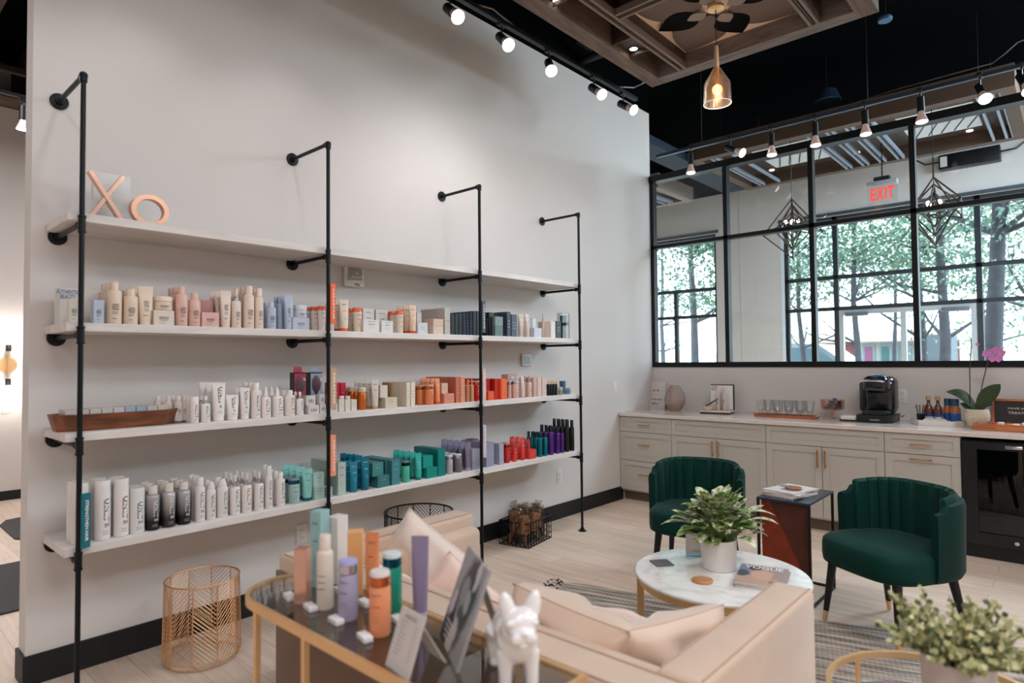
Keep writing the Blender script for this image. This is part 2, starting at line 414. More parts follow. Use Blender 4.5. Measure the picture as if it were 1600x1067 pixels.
MB().lathe([(.008, 0), (.012, .02)], 10, T=Matrix.Translation((.032, 0, .01)) @ Matrix.Rotation(PI / 2, 4, 'Y')).build('flash_tube', M_CHROME, t)
b = MB(); put_text(b, 'FIRE', .04, fn=lambda u, v: (.0312, u + .02, v - .058)); b.build('lettering', mat('red_print', (190, 50, 40), .6), t, smooth=0)
# hallway floor mats
def mat_slab(pts, label):
    o = MB().prism(pts, .001, .012).build('floor_mat', mat('dark_grey_mat', (74, 72, 72), .9, bump=.3)); tag(o, label, 'mat', 'dark mats on the hallway floor')
mat_slab([(-7.55, 1.24), (-7.36, 1.165), (-6.70, 1.16), (-6.55, 1.25), (-6.55, 2.6), (-7.4, 2.6), (-7.6, 2.3), (-7.6, 1.4)], 'dark grey mat with clipped corners in hallway, nearer the far wall')
mat_slab([(-5.90, -.3), (-5.0, -.3), (-4.75, -.1), (-4.75, 2.1), (-5.0, 2.3), (-5.60, 2.3), (-5.85, 2.1), (-5.90, 1.4)], 'larger dark grey mat in hallway, beside the end of shelf wall')
# two bulb sconce on the hallway wall
t = empty('wall_sconce', (XH, 1.425, 1.47), 0, 'brass wall sconce with two globe bulbs, up and down, in hallway', 'sconce')
MB().lathe([(.085, 0), (.085, .012), (.02, .016)], 28, T=Matrix.Rotation(PI / 2, 4, 'Y')).build('backplate', M_GOLD, t)
MB().tube([(.0, 0, 0), (.06, 0, 0)], .008).build('arm', M_GOLD, t)
MB().tube([(.06, 0, -.17), (.06, 0, .17)], .006).build('stem', M_GOLD, t)
for sgn in (1, -1):
    MB().tube([(.06, 0, sgn * .15), (.06, 0, sgn * .22)], .026, 14).build('socket_cup', M_BLACK, t)
    MB().sphere((.06, 0, sgn * .275), .05, 16, 10).build('bulb', mat('glowing_bulb', (255, 250, 240), .3, emit=(255, 236, 210), estr=16), t)
    L = bpy.data.lights.new('sconce_light', 'POINT'); L.energy = 7; L.color = WARM; L.shadow_soft_size = .05
    lo = bpy.data.objects.new('sconce_light', L); COL.objects.link(lo); lo.location = (XH + .16, 1.425, 1.47 + sgn * .28)
# ================================================================ PIPE SHELVING
PX = -3.21; PY = [.775, 1.985, 3.225, 4.445]; SZ = [2.135, 1.652, 1.173, .682]; SXF = -3.235
def pipe_frame(y, which):
    t = empty('pipe_shelf_bracket', (PX, y, 0), 0, 'black iron pipe upright with wall flanges holding shelves, ' + which, 'shelf bracket', 'black pipe uprights of the wall shelving')
    MB().tube([(0, 0, .02), (0, 0, 2.735)], .0108, 14).build('upright_pipe', M_BLACKPIPE, t)
    MB().lathe([(.036, 0), (.036, .005), (.018, .009), (.016, .028), (.012, .029)], 20).build('floor_flange', M_BLACKPIPE, t)
    for z, top in [(2.735, 1)] + [(s - .056, 0) for s in SZ]:
        MB().tube([(0, 0, z), (WX - PX + .01, 0, z)], .0108, 12).build('arm', M_BLACKPIPE, t)
        b = MB(); b.lathe([(.039, 0), (.039, .007), (.019, .010), (.017, .028), (.012, .029)], 20, T=Matrix.Translation((WX - PX, 0, z)) @ Matrix.Rotation(PI / 2, 4, 'Y')); b.build('wall_flange', M_BLACKPIPE, t)
        b = MB()
        if top:
            b.sphere((0, 0, z), .0175, 14, 10); b.tube([(0, 0, z - .028), (0, 0, z)], .0155, 14); b.tube([(0, 0, z), (-.028, 0, z)], .0155, 14)
            b.build('elbow', M_BLACKPIPE, t)
        else:
            b.tube([(0, 0, z - .038), (0, 0, z - .03), (0, 0, z - .029), (0, 0, z + .029), (0, 0, z + .03), (0, 0, z + .038)], [.0165, .0165, .0145, .0145, .0165, .0165], 14)
            b.tube([(0, 0, z), (-.034, 0, z), (-.035, 0, z), (-.042, 0, z)], [.0145, .0145, .0165, .0165], 14)
            b.build('tee_joint', M_BLACKPIPE, t)
for y, wn in zip(PY, ('leftmost, nearest camera', 'second from the left', 'third from the left', 'rightmost, nearest the counter')): pipe_frame(y, wn)
M_SHELF = wood('whitewashed_shelf', (214, 206, 200), (232, 225, 219), (6, .8, 6), .55)
for i, z in enumerate(SZ):
    o = MB().rbox(WX + .003, SXF, .728, 4.475, z - .038, z, .002, 1).build('wall_shelf', M_SHELF)
    tag(o, ('long white plank shelf, topmost, holding the letter ornaments', 'long white plank shelf, second from top, with cream and black products',
            'long white plank shelf, third from top, with walnut trough', 'long white plank shelf, lowest, with white cans and teal tubes')[i], 'shelf', 'four long white shelves')
# ---------------- ornaments on the top shelf
zt = SZ[0]
c = atx(178, 333, -3.34)
o = MB().rbox(-.02, .02, -.085, .07, 0, .245, .002).build('white_block', mat('white_block_mat', (226, 222, 218), .6), loc=(-3.44, atx(176, 333, -3.44).y, zt)); tag(o, 'plain white rectangular block standing behind the metal X ornament', 'ornament')
yx = atx(166, 330, -3.33).y
t = empty('letter_ornament', (-3.34, yx, zt), 0, 'rose gold mirrored metal letter X standing on the top shelf', 'letter ornament')
M_ROSE = mat('rose_gold_mirror', (226, 186, 164), .22, .75)
for sgn in (1, -1):
    b = MB(); b.rbox(-.02 + .003 * sgn, .02 + .003 * sgn, -.0095, .0095, -.128, .128, .001, 1, T=Matrix.Translation((0, 0, .108)) @ Matrix.Rotation(sgn * R(32), 4, 'X')); b.build('stroke', M_ROSE, t)
yo = atx(234, 335, -3.33).y
b = MB(); n = 36
b.rings([[( dx, (rr) * math.cos(2 * PI * i / n), rr * .9 * math.sin(2 * PI * i / n)) for dx, rr in ((-.02, .062), (.02, .062), (.02, .084), (-.02, .084))] for i in range(n + 1)], False)
o = b.build('letter_ornament', mat('rose_gold_brushed', (205, 160, 132), .32, 1.0), loc=(-3.34, yo, zt + .0755)); tag(o, 'round rose gold letter O standing on the top shelf', 'letter ornament')
# ---------------- vertical shelf signs clipped to the uprights
def pole_sign(k, z0, z1, colr, w, text, label, txc=(240, 235, 228), ang=25):
    t = empty('brand_sign', (PX + .012, PY[k] + .006, (z0 + z1) / 2), R(ang), label, 'sign')
    h = (z1 - z0) / 2
    MB().rbox(0, .010, -.004, w, -h, h, .001, 1).build('sign_board', col(colr, .5), t)
    b = MB(); put_text(b, text, h * 1.5, h=w * .42, fn=lambda u, v: (.0108, w / 2 + u, v), vert=True); b.build('lettering', col(txc, .6), t, smooth=0)
def zof(k, py): return atx(0 + (134, 512, 751, 905)[k], py, PX).z
pole_sign(0, zof(0, 855), zof(0, 770), (18, 104, 118), .036, 'STRENGTHEN HAIR', 'narrow teal vertical sign clipped to the leftmost upright by bottom shelf')
pole_sign(1, zof(1, 506), zof(1, 443), (238, 106, 62), .03, 'KERASTASE', 'narrow bright orange vertical sign on the second upright, upper shelf', ang=5)
pole_sign(1, zof(1, 639), zof(1, 575), (196, 160, 128), .036, 'KERASTASE', 'narrow tan vertical sign on the second upright, beside red boxes', ang=5)
pole_sign(1, zof(1, 744), zof(1, 680), (240, 150, 118), .032, 'KERASTASE', 'narrow salmon vertical sign on the second upright, lowest shelf', ang=5)
pole_sign(2, zof(2, 520), zof(2, 470), (86, 104, 114), .024, 'KERASTASE', 'narrow slate vertical sign on the third upright, beside black boxes', ang=-10)
pole_sign(2, zof(2, 626), zof(2, 576), (226, 190, 184), .024, 'KERASTASE', 'narrow pale pink vertical sign on the third upright, red products behind', ang=-10)
pole_sign(2, zof(2, 715), zof(2, 664), (206, 190, 204), .024, 'KERASTASE', 'narrow lilac vertical sign on the third upright, lowest shelf', ang=-10)
# ================================================================ HAIR PRODUCTS
def lab_mb(style, hw, h0, h1, surf, accent=None, ink=(42, 42, 44), big=False):
    """printed marks; surf(u, v) -> point on the front of the product"""
    b = MB(); H = h1 - h0; g = []
    def seg_rect(u0, u1, v0, v1, m=0):
        b.m = m; n = 4; pts = []
        for j in range(2):
            for i in range(n + 1): pts.append(surf(u0 + (u1 - u0) * i / n, v0 + (v1 - v0) * j))
        b.add(pts, [(i, i + 1, i + n + 2, i + n + 1) for i in range(n)])
    if style == 'abc':
        z = h0 + H * .56; t = hw * .92
        for k, wd in enumerate(('AUTHENTIC', 'BEAUTY', 'CONCEPT')):
            b.m = 0; put_text(b, wd, t, h=H * .055, fn=lambda u, v, k=k: surf(u, z - k * H * .066 + v))
        for k, wd in enumerate((.30, .26, .30)): seg_rect(-hw * .45, -hw * .45 + hw * wd * 2.6, z - H * .21 - k * H * .03, z - H * .20 - k * H * .03, 1)
        seg_rect(-hw * .45, hw * .1, h0 + H * .15, h0 + H * .165, 0)
    elif style == 'unite':
        b.m = 0; put_text(b, 'UNITE', H * .62, h=hw * .60, fn=lambda u, v: surf(hw * .28 + u, h0 + H * .58 + v), vert=True, spacing=1.15)
        seg_rect(-hw * .16, -hw * .05, h0 + H * .42, h0 + H * .86, 2 if accent else 1)
        for k in range(2): seg_rect(-hw * .3, hw * .5, h0 + H * (.12 + .05 * k), h0 + H * (.13 + .05 * k), 1)
    elif style == 'uu':
        b.m = 0; put_text(b, 'UU', hw * 1.1, h=H * .34, fn=lambda u, v: surf(u, h0 + H * .45 + v))
    elif style == 'ker':
        b.m = 1; put_text(b, 'KERASTASE', hw * .95, h=H * .035 + .0012, fn=lambda u, v: surf(u, h0 + H * .84 + v))
        seg_rect(-hw * .34, -hw * .04, h0 + H * .60, h0 + H * .60 + .0035, 2 if accent else 0); seg_rect(hw * .05, hw * .36, h0 + H * .60, h0 + H * .60 + .0035, 2 if accent else 0)
        for k in range(3): seg_rect(-hw * .3, hw * .3, h0 + H * (.40 - .05 * k), h0 + H * (.406 - .05 * k), 1)
    elif style == 'lines':
        for k in range(3): seg_rect(-hw * .5, hw * .5, h0 + H * (.62 - .12 * k), h0 + H * (.635 - .12 * k), 1)
    elif style == 'stripes':
        for k in range(6):
            a = -hw * .8 + k * hw * .28; seg_rect(a, a + hw * .1, h0 + H * .1, h0 + H * .95, 1)
        seg_rect(-hw * .8, hw * .8, h0 + H * .5, h0 + H * .53, 2)
    return b
def lab_mats(ink, accent):
    return [col(ink, .6), col(tuple(int(v * .55 + 70) for v in ink), .6), col(accent or ink, .6)]

def ell(a, b, z, n=20, cx=0):
    return [(cx + a * math.cos(2 * PI * i / n), b * math.sin(2 * PI * i / n), z) for i in range(n)]
def sup(a, b, z, n=20, p=2.0):
    o = []
    for i in range(n):
        t = 2 * PI * i / n; c, s_ = math.cos(t), math.sin(t)
        o.append((a * abs(c) ** (2 / p) * (1 if c >= 0 else -1), b * abs(s_) ** (2 / p) * (1 if s_ >= 0 else -1), z))
    return o
NAMES = {'box': ('product_carton', 'box'), 'bottle': ('shampoo_bottle', 'bottle'), 'aero': ('aerosol_can', 'can'), 'can': ('hairspray_can', 'can'),
         'tube': ('squeeze_tube', 'tube'), 'jar': ('cream_jar', 'jar'), 'spray': ('spray_bottle', 'bottle'), 'nozzle': ('nozzle_bottle', 'bottle'),
         'bain': ('shampoo_bottle', 'bottle'), 'flare': ('squeeze_bottle', 'bottle'), 'brush': ('hairbrush_pack', 'hairbrush'), 'dome': ('mousse_can', 'can'),
         'wand': ('boxed_brush', 'box')}
def product(kind, w, h, c, cap=None, style=None, acc=None, ink=(42, 42, 44), d=None, rough=.35, metal=0., c2=None, trans=0, disc=None):
    r = w / 2; name, cat = NAMES[kind]
    root = empty(name); root['category'] = cat
    cm = col(c, rough, metal=metal) if metal else col(c, rough)
    if trans: cm = mat('translucent_%02x%02x%02x' % c, c, .12, trans=trans, ior=1.35, coat=.5)
    if c2: cm = grad_mat(c, c2, h)
    km = col(cap or tuple(min(255, v + 6) for v in c), .3)
    surf = lambda u, v: (r * 1.012 * math.sin(u / r), -r * 1.012 * math.cos(u / r), v)
    h0, h1 = 0, h
    if kind == 'box':
        d = d or w * .9; MB().rbox(-w / 2, w / 2, -d / 2, d / 2, 0, h, .0012, 1).build('carton', cm, root)
        surf = lambda u, v: (u, -d / 2 - .0005, v)
    elif kind == 'wand':
        d = d or w; MB().rbox(-w / 2, w / 2, -d / 2, d / 2, 0, h, .001, 1).build('clear_case', glass_thin('clear_acrylic', (225, 228, 230)), root)
        MB().lathe([(r * .45, .004), (r * .5, h * .25), (r * .42, h * .3), (r * .55, h * .55), (r * .6, h * .9)], 14).build('tool', cm, root)
        surf = lambda u, v: (u, -d / 2 - .0005, v)
    elif kind == 'can':
        hb = h * .78
        MB().lathe([(r * .93, 0), (r, .003), (r, hb), (r * .97, hb + .002)], 22).build('body', cm, root)
        MB().lathe([(r * .985, hb + .002), (r * .985, h - .004), (r * .94, h)], 22).build('cap', km, root); h1 = hb
    elif kind in ('aero', 'dome'):
        hb = h * .74
        MB().lathe([(r * .93, 0), (r, .004), (r, hb), (r * .93, hb + r * .22), (r * .72, hb + r * .45), (r * .62, hb + r * .5)], 22).build('body', cm, root)
        if kind == 'aero': MB().lathe([(r * .64, hb + r * .5), (r * .68, hb + r * .52), (r * .68, h - .003), (r * .6, h)], 20).build('cap', km, root)
        else: MB().lathe([(r * .8, hb + r * .4), (r * .82, hb + r * .7), (r * .55, h - r * .35), (r * .5, h - .002), (r * .1, h)], 20).build('cap', km, root)
        h1 = hb
    elif kind == 'bottle':
        hb = h * .80
        MB().lathe([(r * .93, 0), (r, .004), (r, hb - r * .35), (r * .93, hb - r * .08), (r * .75, hb)], 22).build('body', cm, root)
        MB().lathe([(r * .58, hb), (r * .58, h - .003), (r * .5, h)], 20).build('cap', km, root); h1 = hb
    elif kind == 'bain':
        hb = h * .78
        MB().lathe([(r * .9, 0), (r, .006), (r, hb - r * .3), (r * .86, hb)], 22).build('body', cm, root)
        hm = hb + (h - hb) * .66
        MB().lathe([(r * .95, hb), (r * 1.02, hb + .003), (r * .98, hm), (r * .93, hm + .0005)], 18).build('cap', col(cap or (200, 190, 180), .2, metal=.9) if metal == 0 else km, root, smooth=0)
        MB().lathe([(r * .95, hm + .0005), (r * .96, hm + (h - hm) * .5), (r * .86, h)], 22).build('cap_disc', col(disc or tuple(min(255, int(v * .6 + 90)) for v in (cap or c)), .3), root); h1 = hb
    elif kind == 'flare':      # body tapering down, wide flat cap
        hc = h * .84; n = 20
        MB().rings([sup(r * .72, r * .6, 0), sup(r * .76, r * .62, .003), sup(r * .97, r * .7, hc)], True).build('body', cm, root)
        MB().rings([sup(r * 1.0, r * .74, hc), sup(r * 1.0, r * .74, h - .002), sup(r * .95, r * .7, h)], True).build('cap', km, root); h1 = hc
        surf = lambda u, v: (u, -(r * .62 + r * .08 * v / hc) * math.sqrt(max(0, 1 - (u / r) ** 2)) - .0008, v)
    elif kind == 'spray':
        hb = h * .70
        MB().lathe([(r * .93, 0), (r, .004), (r, hb - r * .4), (r * .85, hb - r * .08), (r * .45, hb)], 22).build('body', cm, root)
        MB().lathe([(r * .46, hb), (r * .46, hb + h * .07), (r * .3, hb + h * .08), (r * .3, hb + h * .13)], 16).build('collar', col((200, 200, 202), .25, metal=.8), root)
        MB().lathe([(r * .34, hb + h * .13), (r * .38, hb + h * .16), (r * .34, h - .002), (r * .25, h)], 16).build('spray_head', km, root); h1 = hb
    elif kind == 'nozzle':
        hb = h * .70
        MB().rings([sup(r * .92, r * .92, 0, 24, 3), sup(r, r, .004, 24, 3), sup(r, r, hb - r * .4, 24, 3), sup(r * .8, r * .8, hb - .002, 24, 2.4), sup(r * .45, r * .45, hb + .001, 24, 2)], True).build('body', cm, root)
        MB().lathe([(r * .45, hb), (r * .45, hb + h * .08), (r * .38, hb + h * .1), (r * .16, h - .002), (r * .1, h)], 16).build('nozzle_cap', km, root); h1 = hb
        surf = lambda u, v: (u, -r * 1.005 * (1 - abs(u / r) ** 3) ** (1 / 3) if abs(u) < r else 0, v)
    elif kind == 'jar':
        hb = h * .62
        MB().lathe([(r * .85, 0), (r * .98, .004), (r * .98, hb), (r * .9, hb + .002)], 22).build('body', cm, root)
        MB().lathe([(r, hb + .002), (r, h - .003), (r * .95, h)], 22).build('lid', km, root); h1 = hb
    elif kind == 'tube':
        hc = h * .1; n = 20; rr = []
        for i in range(8):
            f = i / 7; z = hc + (h - hc) * f; a = r * (.78 + .22 * f); bb = r * .74 * (1 - f ** 1.6) + .0012; rr.append(sup(a, bb, z, 20, 2 + f * 2))
        rr.append(sup(r, .0013, h * 1.0 + .004, 20, 4))
        MB().rings(rr, True).build('body', cm, root)
        MB().lathe([(r * .72, 0), (r * .76, .002), (r * .74, hc)], 20).build('cap', km, root); h0 = hc
        surf = lambda u, v: (u, -((r * .74 * (1 - max(0, (v - hc) / (h - hc)) ** 1.6) + .0012) * math.sqrt(max(0, 1 - (u / (r * (.78 + .22 * (v - hc) / (h - hc)))) ** 2)) + .0008), v)
    elif kind == 'brush':
        d = d or .05
        MB().rbox(-w / 2, w / 2, -d / 2, d / 2, 0, h * .88, .0015, 1).build('carton', cm, root)
        b = MB(); hh = h * .88
        b.prism([(-.028, hh), (.028, hh), (.024, h), (-.024, h)], -.001, .001, 'y'); b.box(-.013, .013, -.0016, .0016, h * .93, h * .955); b.build('hang_tab', col(acc or c, .5), root)
        b = MB(); b.sphere((0, -d / 2 - .002, h * .62), .03, 16, 10, (1, .25, 1.7)); b.build('brush_head', col((90, 60, 66), .4), root)
        b = MB(); b.tube([(0, -d / 2 - .003, h * .45), (0, -d / 2 - .003, h * .1)], [.008, .011], 10); b.build('brush_handle', M_BLACK, root)
        b = MB(); b.disc((w * .32, -d / 2 - .0008, h * .72), .011, 16, (0, -1, 0)); b.build('seal_sticker', M_GOLD, root)
        b = MB(); b.quad((-w * .45, -d / 2 - .0006, .01), (w * .48, -d / 2 - .0006, .01), (w * .48, -d / 2 - .0006, hh * .97), (-w * .45, -d / 2 - .0006, hh * .97)); b.build('front_print', col(c2 or acc, .25, metal=.4) if False else col(acc or c, .25), root); style = None
    if style:
        b = lab_mb(style, r, h0, h1, surf, acc)
        if b.v: b.build('label', lab_mats(ink, acc), root, smooth=0)
    return root
def grad_mat(c, c2, h):
    k = 'fade_%02x%02x%02x_%02x%02x%02x_%d' % (*c, *c2, int(h * 1000))
    if k in _mats: return _mats[k]
    m = bpy.data.materials.new(k); m.use_nodes = True; nt = m.node_tree; b = nt.nodes['Principled BSDF']
    tc = nt.nodes.new('ShaderNodeTexCoord'); sp = nt.nodes.new('ShaderNodeSeparateXYZ'); mr = nt.nodes.new('ShaderNodeMapRange'); mr.inputs[2].default_value = h * .8
    r = nt.nodes.new('ShaderNodeValToRGB'); r.color_ramp.elements[0].color = lin(c) + (1,); r.color_ramp.elements[1].color = lin(c2) + (1,)
    r.color_ramp.elements[0].position = .25; r.color_ramp.elements[1].position = .95
    nt.links.new(tc.outputs['Object'], sp.inputs[0]); nt.links.new(sp.outputs[2], mr.inputs[0]); nt.links.new(mr.outputs[0], r.inputs[0]); nt.links.new(r.outputs[0], b.inputs['Base Color'])
    b.inputs['Roughness'].default_value = .3; b.inputs['Metallic'].default_value = .3
    _mats[k] = m; return m

ORD = ['first', 'second', 'third', 'fourth', 'fifth', 'sixth', 'seventh', 'eighth', 'ninth', 'tenth', 'eleventh', 'twelfth', 'thirteenth', 'fourteenth', 'fifteenth',
       'sixteenth', 'seventeenth', 'eighteenth', 'nineteenth', 'twentieth', 'twentyfirst', 'twentysecond', 'twentythird', 'twentyfourth']
BAYS = ['left', 'middle', 'right']; SHN = {1: 'second shelf', 2: 'third shelf', 3: 'lowest shelf'}
cnt = {}
def bay_of(y): return 0 if y < PY[1] else (1 if y < PY[2] else 2)
def place(sh, kind, p0, p1, yt, desc, c, n=1, inset=.03, zoff=0., d=None, same=False, hfix=None, rows_gap=.006, face=0, **kw):
    """one column: the front product spans photo pixels p0..p1 with its top at yt; n of them run back to the wall"""
    z = SZ[sh] + zoff + .0004; Xf = SXF - inset; pm = (p0 + p1) / 2
    if kind in ('box', 'brush', 'wand'):
        ya, yb = atx(p0, yt, Xf).y, atx(p1, yt, Xf).y; w = (yb - ya) - .003; y = (ya + yb) / 2; dd = d or w * .9
        X = Xf - dd / 2; h = atx(pm, yt, Xf).z - z; step = dd + .002
    else:
        y = atx(pm, yt, Xf - .02).y
        for _ in range(3):
            P = Vector((Xf - .02, y, z)); dep = (P - CAMPOS).dot(FWD); w = (p1 - p0) * dep / FPX * .985
            X = Xf - w / 2; y = atx(pm, yt, X).y
        h = atx(pm, yt, X).z - z; step = w + rows_gap; dd = w
    if hfix: h = hfix
    root = product(kind, w, h, c, d=dd if kind in ('box', 'brush', 'wand') else None, **kw)
    bay = bay_of(y); key = (sh, bay)
    if not same: cnt[key] = cnt.get(key, -1) + 1
    oi = ORD[max(0, cnt.get(key, 0))]
    root.location = (X, y, z)
    yaw = 0 if kind in ('box', 'brush', 'wand') else R(-face) + R(random.uniform(-6, 6))
    root.rotation_euler = (0, 0, PI / 2 + yaw)
    grp = '%s on the %s' % ({'box': 'product cartons', 'tube': 'squeeze tubes', 'jar': 'cream jars'}.get(kind, 'bottles and cans'), SHN[sh])
    where = 'column %s, %s bay, %s' % ('{}', BAYS[bay], SHN[sh])
    suffix = '%s column of %s bay, %s' % (oi, BAYS[bay], SHN[sh])
    tag(root, '%s, %s %s' % (desc, ('on top in' if same and zoff else 'front of') , suffix), None, grp)
    maxn = int((.372 - inset - .004) / step); n = min(n, max(1, maxn))
    for k in range(1, n):
        o = copy_tree(root); o.location = (X - k * step, y + random.uniform(-.002, .002), z)
        o['label'] = '%s, %s back in %s' % (desc, ORD[k], suffix)
    return root, h
# ---------------------------------------- second shelf
CR = (226, 204, 182); PKK = (222, 182, 168); LC = (228, 208, 192); LB = (178, 190, 206); ORG = (226, 92, 52); IV = (222, 204, 184)
A = lambda *a, **k: place(1, *a, **k)
A('box', 107, 126, 467, 'small ivory carton', (216, 208, 196), 1, d=.04, style='abc')
A('box', 146, 163.5, 468.5, 'small pale blue carton', LB, 1, d=.05, style='abc')
A('bottle', 168, 189.4, 440.5, 'tall cream shampoo bottle', CR, 3, style='abc')
A('bottle', 194, 214.6, 451.7, 'shorter cream shampoo bottle', CR, 2, style='abc')
A('tube', 216, 238.5, 448, 'cream squeeze tube', CR, 2, style='abc')
_, h = A('box', 240, 273, 485, 'wide ivory carton', (220, 208, 194), 2, d=.075, style='abc')
A('jar', 241, 268.5, 463.9, 'cream jar with wide lid', CR, 1, zoff=h, same=True, style='abc')
A('bottle', 274.7, 292.6, 447.6, 'tall blush pink bottle', PKK, 3, style='abc')
A('bottle', 295, 313, 458, 'shorter blush pink bottle', PKK, 1, style='abc')
_, h = A('box', 315.4, 343, 488, 'small pink carton', (220, 176, 168), 1, d=.06, style='abc')
A('box', 313, 334, 469, 'wider pink carton', (206, 156, 150), 2, inset=.12, d=.07, style='abc')
A('tube', 343.5, 361, 455, 'pale cream squeeze tube', LC, 3, style='abc')
A('spray', 361.5, 376.4, 451.7, 'cream pump spray bottle', LC, 2, style='abc')
A('aero', 380, 397, 446.8, 'tall cream aerosol can', LC, 3, style='abc')
A('aero', 398, 411.3, 451, 'slim cream aerosol can', LC, 2, style='abc')
A('bottle', 416, 431.3, 472, 'pale blue bottle', LB, 3, style='abc')
A('bottle', 431.8, 442, 464, 'slim pale blue bottle', (160, 176, 194), 2, inset=.08, style=None)
A('tube', 443, 457.6, 462, 'tall pale blue squeeze tube', LB, 3, style='abc')
_, h = A('box', 457.5, 484, 496, 'wide pale blue carton', (190, 196, 212), 2, d=.07, style='abc')
A('jar', 459, 479.6, 477.3, 'white jar with wide lid', (206, 212, 220), 1, zoff=h, same=True, style='abc')
A('flare', 485, 496, 479.5, 'white flared bottle with orange cap', (226, 214, 202), 2, inset=.09, cap=ORG, style='ker', acc=(220, 70, 50))
A('flare', 496, 509.5, 478.5, 'white flared bottle with orange cap', (226, 214, 202), 3, cap=ORG, style='ker', acc=(220, 70, 50))
A('flare', 513.5, 523, 479.5, 'white flared bottle with orange cap', (226, 214, 202), 1, cap=ORG, style='ker', acc=(220, 70, 50))
A('tube', 528, 545.4, 469, 'ivory tube with orange cap', IV, 3, cap=ORG, style='ker', acc=(220, 70, 50))
A('flare', 550, 566.5, 481.5, 'large white bottle with orange cap', IV, 3, cap=ORG, style='ker', acc=(220, 70, 50))
A('box', 567, 585, 482, 'upright white carton', (222, 216, 210), 2, inset=.12, d=.07, style='ker')
_, h = A('box', 567.5, 593, 499.5, 'low white carton', (228, 222, 216), 1, d=.08, style='ker')
A('box', 587, 606, 484, 'upright white carton', (222, 216, 210), 2, inset=.12, d=.07, style='ker')
A('box', 596, 614.5, 501, 'low shiny white carton', (226, 226, 226), 1, d=.08, rough=.15, style='ker')
A('flare', 617, 631.7, 486, 'ivory bottle with orange cap', IV, 3, cap=ORG, style='ker', acc=(220, 70, 50))
A('tube', 637.5, 651, 477.4, 'beige tube with orange cap', (224, 194, 164), 3, cap=ORG, style='ker', acc=(220, 70, 50))
A('box', 651, 659, 488.5, 'small white upright carton', (222, 218, 214), 1, inset=.13, d=.06)
A('box', 653, 668.5, 504, 'small shiny silver carton', (214, 218, 218), 1, d=.06, rough=.15, style='lines')
_, h = A('box', 677, 693, 509.5, 'low salmon and white carton', (222, 196, 178), 3, d=.085)
A('box', 677, 693, 498.3, 'low salmon and white carton', (218, 188, 168), 3, zoff=h + .0005, d=.085, same=True)
A('box', 694.7, 703.7, 481, 'tall silver patterned carton', (196, 188, 178), 3, d=.085, style='stripes', ink=(230, 230, 230), acc=(210, 140, 90))
BK = (30, 32, 36); NV = (62, 70, 84)
A('box', 704.6, 710.5, 490, 'slim black carton', BK, 3, d=.08); A('box', 711, 716.5, 489.5, 'slim black carton', BK, 3, d=.08); A('box', 717, 722.5, 489, 'slim black carton', BK, 3, d=.08)
for a_, b_ in ((723.5, 728), (728.6, 733.2), (733.8, 738.5)): A('box', a_, b_, 488, 'glossy dark silver carton', NV, 3, d=.08, rough=.12, style='lines', acc=(200, 60, 60))
A('box', 739.2, 744, 486, 'matt black carton', BK, 3, d=.08); A('box', 744.5, 749.5, 486, 'matt black carton', BK, 3, d=.08)
A('box', 757, 763, 488.5, 'black carton behind clear tool', BK, 3, inset=.08, d=.08); A('wand', 759, 765, 494, 'black brush in clear case', (26, 28, 32), 1, d=.03)
A('box', 764, 772.5, 488, 'wide black carton', BK, 2, inset=.06, d=.09)
_, h = A('box', 773.5, 786, 509.3, 'dark teal silver carton', (104, 124, 124), 2, d=.07, rough=.2, style='lines')
A('box', 773.5, 786, 494.6, 'dark teal silver carton', (128, 148, 142), 2, d=.07, zoff=h + .0005, same=True, rough=.2, style='lines')
A('box', 791.9, 798, 487, 'tall glossy black carton', (64, 66, 78), 3, d=.09, rough=.15, style='lines', ink=(220, 220, 225))
A('box', 799, 807.8, 491.4, 'tall navy carton', (66, 76, 96), 2, d=.08, rough=.2, style='lines', ink=(200, 204, 215))
for a_, b_ in ((808.5, 817.5), (818.5, 828)): A('tube', a_, b_, 491, 'taupe tube with dark cap band', (206, 188, 170), 2, cap=(210, 196, 182), style='ker')
_, h = A('box', 834.5, 846.6, 512.5, 'low silver carton', (196, 198, 210), 1, d=.07, rough=.2)
A('jar', 829, 836.5, 498, 'small white jar', (216, 226, 226), 1, inset=.06)
A('spray', 845.5, 851, 490, 'slim beige dropper bottle', (214, 186, 160), 1, cap=(214, 186, 160), inset=.09)
A('box', 860.6, 868, 502, 'small white and copper carton', (224, 214, 202), 2, d=.07)
A('box', 868.8, 876.8, 501.8, 'small black carton', (34, 38, 44), 1, d=.06, style='lines', ink=(210, 214, 220))
A('wand', 878.5, 890, 489, 'black gold brush in clear box', (40, 40, 42), 1, d=.06)
t, hb_ = A('box', 93.6, 161, 451, 'large white display box with blue heading', (222, 218, 212), 1, inset=.19, d=.10)
b = MB(); put_text(b, 'AUTHENTIC\nBEAUTY', .11, h=.06, fn=lambda u, v: (u * .8 - .055, -.0508, v * .7 + hb_ - .03)); b.build('lettering', col((70, 110, 150), .6), t, smooth=0)
